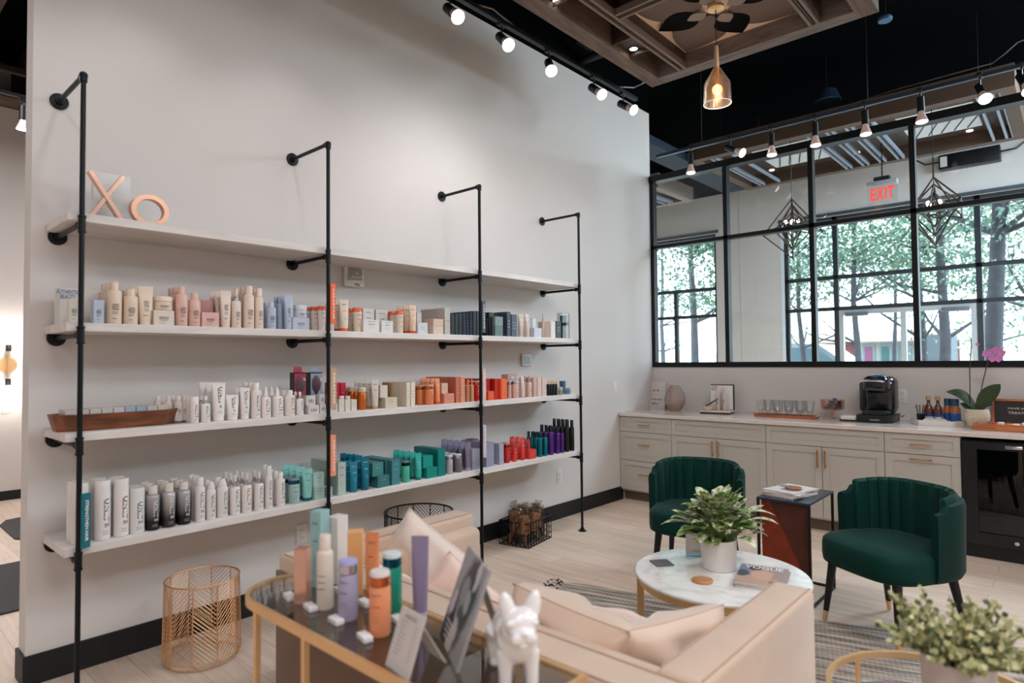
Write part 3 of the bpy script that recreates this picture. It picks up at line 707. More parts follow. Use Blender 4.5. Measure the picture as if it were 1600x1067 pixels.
# ---------------------------------------- third shelf
A = lambda *a, **k: place(2, *a, **k)
WH = (232, 224, 218)
A('can', 290, 296.5, 622, 'short white canister', WH, 1, inset=.12, style='unite')
A('can', 296.5, 310, 619.6, 'short white canister with dark lettering', WH, 3, style='unite', acc=(170, 90, 80))
A('spray', 314, 328.4, 618, 'small white spray bottle', WH, 2, style='unite')
A('tube', 330.5, 352, 599, 'large white squeeze tube', WH, 3, style='unite', face=8)
A('tube', 352.5, 373, 617.7, 'short white squeeze tube', WH, 1, style='unite')
A('tube', 374.5, 390.5, 607, 'slim white squeeze tube', WH, 2, style='unite', acc=(120, 150, 190))
A('aero', 392, 407, 598, 'tall white aerosol can', WH, 3, style='unite')
A('nozzle', 407.5, 422.7, 607, 'white nozzle bottle with orange stripe', WH, 2, style='unite', acc=(230, 140, 70), face=5)
A('nozzle', 424.4, 441.8, 604.7, 'white rounded spray bottle', WH, 3, style='unite', acc=(230, 150, 90))
A('bottle', 443.5, 460.8, 609.6, 'white rounded bottle with flat cap', WH, 3, style='unite', acc=(230, 150, 90))
A('spray', 462.6, 474.5, 612, 'small white spray bottle', WH, 2, style='unite')
_, h = A('box', 482, 499, 633.3, 'small white carton with double letters', (222, 218, 214), 1, d=.06, style='uu')
A('box', 478.5, 493.4, 618, 'small white carton with double letters', (222, 218, 214), 1, inset=.04, d=.055, zoff=h + .0005, same=True, style='uu')
_, h = A('box', 500, 509.5, 631, 'narrow white carton', (222, 218, 214), 1, d=.06, style='uu')
A('box', 499.5, 508, 616, 'narrow white carton', (222, 218, 214), 1, d=.06, zoff=h + .0005, same=True, style='uu')
A('brush', 459, 478, 573, 'red hairbrush pack', (36, 34, 36), 1, inset=.13, d=.05, acc=(176, 60, 84))
A('brush', 484, 504, 573, 'silver blue hairbrush pack', (34, 34, 38), 1, inset=.13, d=.05, acc=(150, 164, 184))
_, h = A('box', 516.5, 528, 630.5, 'small white carton with double letters', (222, 218, 214), 1, d=.05, style='uu')
A('box', 516, 523.6, 616, 'small white carton with double letters', (222, 218, 214), 1, d=.05, zoff=h + .0005, same=True, style='uu')
RD = (196, 36, 62)
for a_, b_ in ((523.5, 531), (531.8, 540.5)): A('box', a_, b_, 598, 'bright crimson carton', RD, 2, inset=.15, d=.06, style='lines', ink=(236, 180, 180))
for i_, (a_, b_) in enumerate(((529.5, 538.5), (539.3, 548), (548.8, 558))):
    _, h = A('box', a_, b_, 624, 'small ivory carton', (220, 212, 200), 1, d=.06, style='lines', ink=(180, 160, 120))
    if i_ < 2: A('jar', a_, b_ - 1, 618.5, 'small white jar', (224, 220, 216), 1, zoff=h + .0005, same=True)
A('bain', 544, 557, 604, 'glittery amber bottle', (196, 96, 30), 2, inset=.13, cap=(214, 190, 160), metal=.35, rough=.2)
A('bain', 558.5, 572, 605, 'glittery amber bottle with gold cap', (204, 104, 36), 3, inset=.05, cap=(214, 190, 160), metal=.35, rough=.2)
A('tube', 578.5, 592, 594, 'pale grey tube with gold cap', (212, 200, 188), 4, cap=(200, 160, 96), style='ker')
_, h = A('box', 602, 621, 621, 'low cream carton', (216, 202, 182), 2, d=.08, style='ker', ink=(150, 110, 70))
A('box', 594, 606, 602, 'upper cream carton with gold side', (218, 206, 188), 2, inset=.05, d=.08, zoff=h + .0005, same=True)
A('box', 608, 620, 598, 'tall dark gold carton', (150, 116, 66), 1, inset=.19, d=.08)
A('box', 635, 641.5, 597.5, 'tall cream and gold carton', (224, 212, 190), 3, d=.085, style='lines', ink=(190, 150, 90)); A('box', 642, 649, 597, 'tall cream and gold carton', (226, 216, 198), 3, d=.085, style='lines', ink=(190, 150, 90))
OB = (228, 132, 86)
A('bain', 650.5, 662.5, 602, 'peach orange bottle', OB, 3, inset=.1, cap=(206, 120, 70), rough=.2, style=None)
A('bain', 663.5, 677.5, 601, 'peach orange bottle with gold cap', OB, 4, cap=(206, 120, 70), rough=.2, style='ker', acc=(190, 50, 40), ink=(150, 60, 30))
A('tube', 678, 688.2, 592, 'peach orange squeeze tube', (232, 140, 88), 4, cap=(220, 80, 40), style='ker', acc=(200, 60, 40), ink=(150, 60, 30))
PC = (216, 142, 118)
_, h = A('box', 694, 710, 614.7, 'small peach carton', PC, 2, d=.08, style='lines', ink=(160, 90, 70))
A('box', 690, 700, 598.5, 'upper pale peach carton', (222, 180, 160), 2, inset=.05, d=.08, zoff=h + .0005, same=True, style='lines', ink=(160, 90, 70))
A('box', 712, 719, 589.5, 'tall terracotta carton', (196, 112, 84), 4, d=.08, style='lines', ink=(240, 210, 190)); A('box', 719.6, 726.7, 589, 'tall peach carton', (222, 150, 120), 4, d=.08, style='lines', ink=(250, 230, 215))
A('nozzle', 727.3, 733.2, 590, 'orange pointed nozzle bottle', (206, 146, 106), 2, cap=(232, 108, 56)); A('nozzle', 733.8, 740, 590, 'orange pointed nozzle bottle', (212, 156, 116), 2, cap=(232, 108, 56))
for a_, b_ in ((740.5, 748.5), (749.0, 757)): A('bain', a_, b_, 595, 'bright red bottle', (206, 34, 26), 3, cap=(214, 120, 90), rough=.15, style='lines', ink=(250, 200, 180))
A('box', 783, 792.2, 591.6, 'tall vivid orange carton', (238, 104, 54), 3, d=.085, style='lines', ink=(250, 200, 160)); A('box', 773, 782.3, 591.8, 'tall dark red carton', (190, 46, 34), 3, inset=.05, d=.085)
A('box', 757.6, 766, 591.5, 'tall dark red carton', (176, 34, 30), 3, inset=.08, d=.085)
A('box', 762.5, 772.5, 611, 'small orange red carton', (226, 90, 52), 1, d=.06, style='lines', ink=(250, 190, 160))
PP = (220, 186, 172)
A('box', 793, 808, 584.5, 'wide pink backing carton', (206, 170, 160), 1, inset=.2, d=.07)
A('bain', 793.5, 799.5, 595, 'pale pink bottle', PP, 2, cap=(190, 200, 204), inset=.07)
A('bain', 800.3, 810, 594, 'pale pink bottle with silver cap', PP, 2, cap=(190, 200, 204), style='ker', acc=(200, 60, 50))
A('tube', 811.5, 820.5, 588.5, 'pale pink squeeze tube', (222, 192, 180), 3, cap=(210, 180, 168), style='ker')
A('spray', 823, 830.6, 587, 'pale pink dropper bottle', (216, 190, 174), 2, cap=(220, 170, 160), style='lines')
A('box', 833.5, 839.2, 590, 'slim dusty pink carton', (206, 170, 158), 3, d=.08); A('box', 840, 846, 589.7, 'slim pale pink carton', (224, 198, 186), 3, d=.08, style='lines', ink=(190, 110, 100)); A('box', 847, 854, 589.7, 'slim pale pink carton', (222, 196, 184), 3, d=.08, style='lines', ink=(190, 110, 100))
for a_ in (855.3, 859.2, 863.2, 867.2): A('bottle', a_, a_ + 3.7, 595.5, 'small black bottle with gold cap', (28, 32, 34), 3, cap=(214, 166, 96))
_, h = A('jar', 880, 891.4, 606, 'blue jar', (96, 122, 144), 1, cap=(110, 138, 158))
A('jar', 871.5, 879, 604.8, 'small olive jar', (146, 152, 128), 1, cap=(190, 196, 176))
A('jar', 874, 884, 595, 'blue jar set back', (80, 108, 134), 1, inset=.13, cap=(70, 100, 126))
# ---------------------------------------- lowest shelf
A = lambda *a, **k: place(3, *a, **k)
W2 = (226, 220, 216); GR = (196, 194, 194)
A('can', 113, 136.5, 754, 'tall white hairspray can', W2, 2, style='unite')
A('can', 149, 171.6, 750, 'tall white hairspray can', W2, 2, style='unite', acc=(150, 90, 70))
A('can', 179, 200.5, 747, 'tall white hairspray can', W2, 2, style='unite', acc=(150, 90, 70))
A('can', 203.5, 225, 761.4, 'short white hairspray can', (218, 214, 212), 2, style='unite')
A('aero', 229, 248.6, 758, 'black fading aerosol can', (26, 26, 28), 3, cap=(224, 214, 206), c2=(176, 172, 170), style='unite', ink=(226, 222, 218))
A('aero', 254.5, 273.4, 754.4, 'grey fading aerosol can', (60, 56, 54), 3, cap=(224, 214, 206), c2=(196, 192, 190), style='unite', ink=(226, 222, 218))
A('aero', 277.5, 297, 752, 'black fading aerosol can', (24, 24, 26), 3, cap=(224, 214, 206), c2=(180, 178, 176), style='unite', ink=(226, 222, 218))
A('aero', 304.8, 320.2, 745, 'tall white aerosol can', W2, 3, style='unite', acc=(120, 150, 180))
A('dome', 322.5, 337, 752, 'short white mousse can', W2, 2, style='unite')
A('dome', 338.8, 355.6, 747, 'white mousse can with rounded top', W2, 2, style='unite', acc=(190, 150, 120))
A('spray', 359.5, 375, 741.4, 'white spray bottle', WH, 3, style='unite', acc=(100, 160, 190), cap=(222, 216, 210))
A('spray', 377.3, 393, 739, 'white spray bottle with red stripe', WH, 3, style='unite', acc=(220, 90, 80), cap=(222, 216, 210))
A('spray', 397, 411.8, 736.6, 'white spray bottle with blue stripe', WH, 2, style='unite', acc=(90, 130, 190), cap=(222, 216, 210))
A('aero', 413.8, 425.7, 727.6, 'slim tall white aerosol can', W2, 2, style='unite')
A('bottle', 431, 445, 737.4, 'white bottle with slim cap', WH, 3, style='unite')
A('bain', 450.3, 468, 747, 'sage bottle with navy cap', (158, 186, 178), 2, cap=(40, 84, 106), style='ker', acc=(40, 90, 110))
A('tube', 470.5, 489, 733, 'aqua tube with navy cap', (142, 206, 198), 4, cap=(24, 92, 112), style='ker', acc=(40, 110, 150))
SG = (156, 182, 172)
_, h = A('box', 491, 507.5, 760, 'low sage carton', SG, 2, d=.09, style='ker'); A('box', 489.5, 507, 738, 'low pale sage carton', (172, 194, 186), 2, inset=.04, d=.09, zoff=h + .0005, same=True, style='ker')
A('box', 512, 520.5, 761, 'low sage carton', SG, 2, d=.09); A('box', 527.7, 540.8, 722.5, 'tall pale sage carton', (178, 194, 184), 3, d=.10, style='ker')
TL = (20, 120, 142)
A('tube', 537, 547, 710, 'deep teal squeeze tube', (14, 96, 118), 2, inset=.2, cap=(20, 110, 130))
A('tube', 544, 559.5, 722, 'bright teal squeeze tube', TL, 2, cap=(16, 110, 132), style='ker', ink=(180, 220, 225)); A('tube', 552, 562, 711.5, 'deep teal squeeze tube', (14, 104, 128), 2, inset=.15, cap=(16, 110, 132))
A('tube', 562.3, 578, 714.4, 'glossy teal squeeze tube', (14, 110, 132), 3, cap=(12, 92, 112), style='ker', ink=(170, 210, 220), rough=.2)
DT = (66, 126, 126)
_, h = A('box', 590, 608.8, 743, 'low deep teal carton', (58, 116, 118), 2, d=.085, style='ker', ink=(150, 190, 190)); A('box', 582, 599.3, 723, 'upper teal carton', (70, 132, 132), 2, inset=.04, d=.085, zoff=h + .0005, same=True, style='ker', ink=(150, 190, 190))
A('box', 612, 625, 718.8, 'tall dusty teal carton', (70, 134, 140), 3, d=.1, style='ker', ink=(170, 210, 210)); A('box', 602, 611.5, 718.8, 'tall dusty teal carton', (64, 120, 124), 2, inset=.08, d=.1)
A('bain', 626.7, 640, 720, 'clear green bottle with black cap', (70, 180, 146), 1, cap=(20, 50, 56), rough=.15, style='lines', ink=(20, 90, 80))
A('tube', 647, 659.5, 708.5, 'aqua green squeeze tube', (60, 172, 160), 5, cap=(14, 116, 116), style='lines', rough=.22, ink=(220, 250, 245))
GT = (18, 140, 128)
_, h = A('box', 666.8, 683.6, 730.3, 'low emerald carton', (18, 138, 128), 2, d=.085); A('box', 661, 676.7, 712, 'upper emerald carton', (24, 148, 138), 2, inset=.04, d=.085, zoff=h + .0005, same=True)
A('box', 684.2, 696, 701.4, 'tall emerald carton', (14, 126, 120), 4, d=.085)
A('bain', 696.8, 707.5, 711, 'lilac grey bottle', (176, 168, 178), 3, cap=(210, 212, 220), style='lines'); A('bain', 709, 721.8, 709, 'smoky bottle with silver cap', (112, 106, 108), 3, cap=(206, 208, 212), rough=.15)
A('tube', 724.5, 737, 691, 'shiny lilac squeeze tube', (150, 142, 166), 6, cap=(176, 166, 186), metal=.4, rough=.25)
_, h = A('box', 737.6, 749.8, 719, 'low grey lilac carton', (146, 142, 158), 2, d=.08); A('box', 737.6, 749.8, 701.2, 'low grey lilac carton', (160, 156, 168), 2, d=.08, zoff=h + .0005, same=True)
A('box', 738, 748, 686, 'tall dark lilac carton', (110, 104, 116), 1, inset=.2, d=.08)
A('box', 759.5, 772, 691, 'tall dusty lilac carton', (150, 150, 170), 3, d=.09); A('box', 780, 787.4, 693.3, 'tall lilac carton', (168, 168, 184), 3, d=.1, c2=None)
RE = (210, 48, 44)
A('bain', 788.3, 796, 692.6, 'bright red bottle', (200, 36, 36), 2, cap=(196, 60, 56), style='lines', ink=(250, 190, 180)); A('flare', 798.5, 809, 693.3, 'red flared bottle', (216, 60, 50), 3, cap=(190, 50, 44), style='ker', ink=(250, 210, 200))
A('tube', 811.3, 820.8, 684, 'red squeeze tube', (220, 62, 54), 3, cap=(200, 40, 40), style='ker', ink=(250, 210, 200)); A('tube', 822, 829.5, 687, 'dark red squeeze tube', (190, 44, 46), 2, inset=.07, cap=(180, 30, 34), style='lines', ink=(240, 180, 170))
A('box', 826.5, 838, 702, 'low red carton', (206, 62, 56), 2, d=.08, style='lines', ink=(250, 200, 190))
TA = (12, 126, 138)
for a_, b_ in ((840.3, 847), (848.3, 855.3)): A('aero', a_, b_, 675.3, 'metallic turquoise aerosol can', TA, 4, cap=(20, 40, 46), metal=.55, rough=.25)
for a_, b_, yt_ in ((856.3, 864.3, 664.3), (867.5, 874.6, 667), (875, 881, 667.5)): A('aero', a_, b_, yt_, 'metallic purple aerosol can', (98, 52, 140), 3, cap=(30, 22, 44), metal=.5, rough=.25)
for a_, b_, yt_ in ((881.6, 888.8, 655), (889.6, 897, 656)): A('aero', a_, b_, yt_, 'tall black aerosol can', (26, 24, 30), 4, cap=(16, 18, 24), rough=.3)
# ---------------------------------------- walnut trough with small packs on the third shelf
zz = SZ[2]; ya, yb = atx(84, 650, -3.30).y, atx(284, 638, -3.30).y
ym = (ya + yb) / 2; L_ = (yb - ya) / 2
b = MB(); n = 12
def hexr(f, z, l, wd):   # boat shaped outline
    return [(wd * sx, l * sy, z) for sx, sy in ((1, -.72), (1, .72), (.45, 1), (-.45, 1), (-1, .72), (-1, -.72), (-.45, -1), (.45, -1))]
b.rings([hexr(0, 0, L_ * .93, .070), hexr(0, .075, L_, .105), hexr(0, .075, L_ - .012, .093), hexr(0, .012, L_ * .92, .062)], True)
o = b.build('wooden_trough', wood('walnut_trough', (92, 52, 30), (140, 84, 52), (10, 1.5, 10), .45), loc=(-3.375, ym, zz), smooth=20, fix=True)
tag(o, 'long walnut boat shaped trough at the left end of third shelf', 'tray')
pal = [(206, 196, 190), (206, 196, 190), (214, 204, 196), (208, 200, 196), (214, 208, 204), (170, 186, 200), (164, 182, 200), (206, 198, 192), (212, 202, 186)]
for k in range(9):
    y = ym - L_ * .78 + k * .047
    r0 = product('box', .044, .052, pal[k], d=.11); r0.location = (-3.375, y + .01, zz + .0125 + .030); r0.rotation_euler = (0, 0, PI / 2)
    # packs stand on a bed of the same packs
    tag(r0, ('pale sample pack' if k not in (5, 6) else 'pale blue sample pack') + ' in the walnut trough, %s from left' % ORD[k], 'box', 'sample packs in the walnut trough')
    q = product('box', .044, .0295, pal[k], d=.11); q.location = (-3.375, y + .01, zz + .0125); q.rotation_euler = (0, 0, PI / 2)
    tag(q, 'flat sample pack under the %s upright pack in walnut trough' % ORD[k], 'box', 'sample packs in the walnut trough')
k = 0
for y, xx, hh in ((.33, -.03, .085), (.365, .01, .098), (.40, .035, .09), (.395, -.02, .09), (.435, .02, .092)):
    r0 = product('bottle', .040, .122, (218, 208, 200), style='abc'); r0.location = (-3.375 + xx, ym - L_ + .12 + y, zz + .0125); r0.rotation_euler = (0, 0, PI / 2)
    tag(r0, 'small white travel bottle in the walnut trough, %s of five' % ORD[k], 'bottle', 'travel bottles in the walnut trough'); k += 1
# ================================================================ BACK COUNTER
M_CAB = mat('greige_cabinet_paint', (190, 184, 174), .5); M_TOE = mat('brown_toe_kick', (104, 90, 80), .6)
YC = 5.72; DX = [-3.615, -3.02, -2.097, -1.168, -.672]
def shaker(b, x0, x1, z0, z1, fr=.055):
    g = .0025; x0 += g; x1 -= g; z0 += g; z1 -= g; fr = min(fr, (z1 - z0) * .28)
    b.box(x0, x1, YC - .012, YC, z0, z1)
    b.box(x0, x0 + fr, YC - .021, YC - .012, z0, z1); b.box(x1 - fr, x1, YC - .021, YC - .012, z0, z1)
    b.box(x0 + fr, x1 - fr, YC - .021, YC - .012, z0, z0 + fr); b.box(x0 + fr, x1 - fr, YC - .021, YC - .012, z1 - fr, z1)
def pull(p, x, z, L, vert, par):
    b = MB(); y = YC - .052
    if vert: b.tube([(x, y, z - L / 2), (x, y, z + L / 2)], .0055, 10); b.tube([(x, y, z - L * .36), (x, YC - .02, z - L * .36)], .004, 8); b.tube([(x, y, z + L * .36), (x, YC - .02, z + L * .36)], .004, 8)
    else: b.tube([(x - L / 2, y, z), (x + L / 2, y, z)], .0055, 10); b.tube([(x - L * .36, y, z), (x - L * .36, YC - .02, z)], .004, 8); b.tube([(x + L * .36, y, z), (x + L * .36, YC - .02, z)], .004, 8)
    o = b.build('handle', M_BRASS, par); o['label'] = 'brushed brass bar handle'
ZT, ZM, ZB = .872, .715, .115
cabl = ['grey shaker cabinet with three drawers in the corner', 'grey shaker cabinet with two doors behind first green chair', 'grey shaker cabinet with two doors under the coffee maker', 'narrow grey shaker cabinet beside the black drinks fridge']
for i in range(4):
    x0, x1 = DX[i], DX[i + 1]
    t = empty('base_cabinet', (0, 0, 0), 0, cabl[i], 'cabinet', 'grey base cabinets under the counter')
    t.location = ((x0 + x1) / 2, YC, 0)
    X0 = x0 - t.location.x; 
    def par(bm, name, m=M_CAB, p=t):
        for k in range(len(bm.v)): bm.v[k] = (bm.v[k][0] - t.location.x, bm.v[k][1] - YC, bm.v[k][2])
        return bm.build(name, m, p)
    b = MB(); b.box(x0 + .001, x1 - .001, YC, YB - .003, .10, .875); par(b, 'carcass')
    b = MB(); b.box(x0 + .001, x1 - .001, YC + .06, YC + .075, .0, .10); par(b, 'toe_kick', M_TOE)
    def addpull(x, z, L, v, p):
        b = MB(); y = YC - .052
        pts = [((x, y, z - L / 2), (x, y, z + L / 2)), ((x, y, z - L * .36), (x, YC - .02, z - L * .36)), ((x, y, z + L * .36), (x, YC - .02, z + L * .36))] if v else \
              [((x - L / 2, y, z), (x + L / 2, y, z)), ((x - L * .36, y, z), (x - L * .36, YC - .02, z)), ((x + L * .36, y, z), (x + L * .36, YC - .02, z))]
        for k, (a, c_) in enumerate(pts): b.tube([a, c_], .006 if k == 0 else .004, 10)
        o = par(b, 'handle', M_BRASS, p); o['label'] = 'brushed brass bar handle'
    if i == 0:
        for za, zb in ((ZM, ZT), (.42, ZM), (ZB, .42)):
            b = MB(); shaker(b, x0, x1, za, zb, .05); d = par(b, 'drawer'); addpull((x0 + x1) / 2, (za + zb) / 2 + (.0 if za == ZM else .02), .13, 0, d)
    elif i < 3:
        b = MB(); shaker(b, x0, x1, ZM, ZT, .05); par(b, 'drawer_front')
        xm = (x0 + x1) / 2
        for a, c_, hx in ((x0, xm, xm - .03), (xm, x1, xm + .03)):
            b = MB(); shaker(b, a, c_, ZB, ZM); d = par(b, 'door'); addpull(hx, ZM - .10, .15, 1, d)
    else:
        b = MB(); shaker(b, x0, x1, ZM, ZT, .05); d = par(b, 'drawer'); addpull((x0 + x1) / 2, (ZM + ZT) / 2, .15, 0, d)
        b = MB(); shaker(b, x0, x1, ZB, ZM); d = par(b, 'door'); addpull((x0 + x1) / 2, ZM - .035, .15, 0, d)
o = MB().rbox(WX + .003, 3.1, 5.678, YB - .003, .8755, .91, .003, 1).build('worktop', mat('pale_quartz', (222, 210, 202), .12, noise=.03, nscale=14, coat=.3)); tag(o, 'long pale quartz worktop over the grey cabinets and fridge', 'worktop')
# fridge
t = empty('drinks_fridge', (-.36, YC, 0), 0, 'black glass front drinks fridge under the right end of worktop', 'fridge')
b = MB(); b.box(-.305, .305, .02, .62, .02, .85); b.build('cabinet_body', M_BLACK, t)
b = MB(); b.box(-.305, .305, -.035, .015, .10, .845); b.box(-.305, .305, -.01, .02, .02, .095)
b = MB()
for a in ((-.305, -.215, .10, .845), (.215, .305, .10, .845), (-.215, .215, .10, .19), (-.215, .215, .79, .845)): b.box(a[0], a[1], -.035, .015, a[2], a[3])
d = b.build('door_frame', M_BLACK, t)
b = MB(); b.quad((-.215, -.02, .19), (.215, -.02, .19), (.215, -.02, .79), (-.215, -.02, .79)); b.build('door_glass', glass_thin('smoked_glass', (70, 72, 74)), d)
b = MB(); b.box(-.215, .215, .0155, .019, .19, .79); b.build('interior_back', mat('fridge_inside', (58, 54, 50), .5), t)
b = MB(); b.rbox(-.05, .05, -.052, -.036, .805, .83, .006); b.build('handle', M_CHROME, d); 
b = MB(); b.lathe([(.014, 0), (.014, .006), (.008, .007)], 16, T=Matrix.Translation((-.0, -.035, .145)) @ Matrix.Rotation(PI / 2, 4, 'X')); b.build('lock', M_CHROME, d)
b = MB(); b.box(-.305, .305, .0, .03, .0, .09); b.build('kick_plate', M_BLACK, t)
for z in (.33, .5, .65):
    b = MB()
    for k in range(5): b.tube([(-.21, -.016 + k * .006, z), (.21, -.016 + k * .006, z)], .0015, 6)
    b.build('wire_rack', mat('dull_rack_wire', (70, 68, 66), .5, .5), t)
cans = [(-.17, (196, 60, 40), .331), (-.12, (90, 110, 130), .331), (-.06, (180, 180, 186), .501), (-.01, (200, 200, 204), .501), (.05, (176, 180, 186), .501), (.1, (120, 160, 140), .331), (.16, (150, 160, 150), .331), (-.15, (190, 192, 196), .501)]
for k, (x, c_, z) in enumerate(cans):
    o = MB().lathe([(.012, 0), (.0145, .004), (.0145, .11), (.012, .118)], 14).build('drink_can', col(c_, .3), loc=(-.36 + x, YC - .0005, z + .0008)); tag(o, ['red', 'slate blue', 'silver grey', 'pale silver', 'bluish silver', 'green', 'grey green', 'light silver'][k] + ' slim drink behind the fridge glass', 'drink', 'drinks inside the fridge')
# ---------------------------------------- on the worktop
Z = .9104
def onc(px, py, Y): p = aty(px, py, Y); return p.x
# framed card
M_CARD = mat('marble_print_card', (214, 208, 204), .5, noise=.05, nscale=9)
xa, xb = onc(1000, 638, 6.33), onc(1037, 638, 6.33)
t = empty('menu_card', ((xa + xb) / 2, 6.35, Z), 0, 'square marble patterned card with gold icons leaning at counter corner', 'card')
Tm = Matrix.Rotation(R(-8), 4, 'X'); w_ = (xb - xa); h_ = w_ * 1.02
MB().box(-w_ / 2, w_ / 2, 0, .006, 0, h_, Tm).build('card', M_CARD, t)
b = MB(); fn = lambda cx, cz: (lambda u, v: tuple(Tm @ Vector((cx + u, -.0008, cz + v))))
put_text(b, 'Complimentary', w_ * .62, h=w_ * .085, fn=fn(.03, h_ * .34)); put_text(b, '&', w_ * .04, fn=fn(.03, h_ * .26)); put_text(b, 'Menu', w_ * .26, h=w_ * .07, fn=fn(.03, h_ * .19)); b.build('lettering', col((70, 66, 64), .6), t, smooth=0)
b = MB()
for k in range(3): b.disc(tuple(Tm @ Vector((-.035 + k * .045, -.0009, h_ * .66))), .017, 5 + k * 7, (0, -1, 0))
b.prism([(-.01, .19), (.01, .19), (.0, .215)], -.002, -.001, 'y', Tm); b.build('gold_icons', mat('gold_foil', (206, 166, 112), .35, .6), t)
# vase
t = MB(); prof = [(.055, 0), (.060, .004), (.108, .075), (.112, .12), (.094, .19), (.054, .262), (.048, .27), (.041, .27), (.045, .24)]
o = t.lathe(prof, 9, caps=False).build('faceted_vase', mat('taupe_ceramic', (158, 136, 126), .5), loc=(onc(1055, 640, 6.22), 6.22, Z), smooth=0); tag(o, 'faceted taupe ceramic vase standing empty on worktop', 'vase')
# product stand
xc = onc(1122, 640, 6.2)
t = empty('display_stand', (xc, 6.18, Z), R(8), 'small cream and black display stand with bowl and brush', 'display stand')
MB().rbox(-.15, .15, -.10, .10, 0, .012, .006).build('black_base', M_BLACK, t); MB().rbox(-.15, .15, -.10, .10, .0125, .028, .006).build('cream_tray', col((216, 196, 178), .4), t)
MB().rbox(-.09, .15, .085, .098, .028, .29, .012).build('black_frame', M_BLACK, t); b = MB(); b.rbox(-.088, .138, .078, .0845, .03, .28, .003); p_ = b.build('back_panel', col((232, 224, 218), .5), t)
b = MB()
for k, wd in enumerate(('AUTHENTIC', 'BEAUTY', 'CONCEPT')): put_text(b, wd, .066, h=.014, fn=lambda u, v, k=k: (-.045 + u, .0775, .265 - k * .017 + v))
b.build('lettering', M_INK, p_, smooth=0)
def onstand(o, lx, ly, lz):
    c, s_ = math.cos(R(8)), math.sin(R(8)); o.location = (xc + lx * c - ly * s_, 6.18 + lx * s_ + ly * c, Z + lz)
for k, (lx, hh) in enumerate(((.0, .21), (.065, .235))):
    r0 = product('bottle', .05, hh, (206, 192, 184), style='abc'); onstand(r0, lx, .03, .0285); tag(r0, ('shorter' if k == 0 else 'taller') + ' pale bottle standing on the counter display stand', 'bottle', 'bottles on the display stand')
b = MB(); b.lathe([(.028, 0), (.045, .02), (.048, .038), (.044, .038), (.035, .012), (.002, .008)], 24, caps=False); o = b.build('mixing_bowl', col((216, 200, 186), .35)); onstand(o, -.09, -.03, .029); tag(o, 'small cream mixing bowl on the counter display stand', 'bowl')
b = MB(); b.tube([(-.02, 0, .0), (.04, 0, .035), (.12, 0, .085)], [.004, .008, .003], 8); o = b.build('tint_brush', M_BLACK); onstand(o, -.09, -.03, .069); tag(o, 'black tint brush resting across the mixing bowl', 'brush')
# glass tumblers on wooden tray
xa, xb = onc(1180, 650, 6.12), onc(1278, 650, 6.12); cx = (xa + xb) / 2; hl = (xb - xa) / 2
M_TRAYW = wood('cherry_wood', (150, 82, 44), (190, 116, 68), (1.5, 12, 12), .4)
def tray_mesh(hl, hw, h, r=.05, t_=.008):
    def rr(a, b_, z, r): return [(max(-a + r, min(a - r, math.copysign(a - r, c))) + r * c, max(-b_ + r, min(b_ - r, math.copysign(b_ - r, s_))) + r * s_, z) for c, s_ in [(math.cos(2 * PI * (i + .5) / 32), math.sin(2 * PI * (i + .5) / 32)) for i in range(32)]]
    return MB().rings([rr(hl * .95, hw * .93, 0, r), rr(hl, hw, h, r), rr(hl - t_, hw - t_, h, r), rr(hl * .94, hw * .9, .006, r)], True)
t = empty('serving_tray', (cx, 6.13, Z), 0, 'oval cherry wood serving tray carrying clear tumblers', 'tray')
tray_mesh(hl, .10, .022).build('tray_body', M_TRAYW, t, fix=True)
for s_ in (-1, 1): MB().tube([(s_ * hl * .97, -.035, .02), (s_ * (hl + .02), -.025, .032), (s_ * (hl + .02), .025, .032), (s_ * hl * .97, .035, .02)], .004, 8).build('handle', M_GOLD, t)
M_GLS = mat('clear_glass', (255, 255, 255), .02, trans=1.0, ior=1.45)
M_GLT = glass_thin('thin_clear_glass', (248, 249, 249), .15)
g0 = None; k = 0
for ix, (lx, ly) in enumerate([(-.78, -.02), (-.62, .04), (-.38, .045), (-.22, -.02), (.02, .045), (.14, -.025), (.38, .04), (.5, -.02), (.72, .03)]):
    if g0 is None:
        b = MB(); b.lathe([(.002, .004), (.026, .004), (.024, .036), (.037, .062), (.044, .150), (.0445, .151), (.0425, .150), (.0355, .064), (.02, .048), (.002, .044)], 20, caps=False); b.lathe([(.03, 0), (.031, .004), (.018, .012)], 20)
        g0 = b.build('glass_tumbler', M_GLT); o = g0
    else: o = g0.copy(); COL.objects.link(o)
    o.location = (cx + lx * hl, 6.13 + ly, Z + .0065); tag(o, 'clear footed tumbler on wooden tray, %s from the left' % ORD[ix], 'glass', 'clear tumblers on the cherry tray')
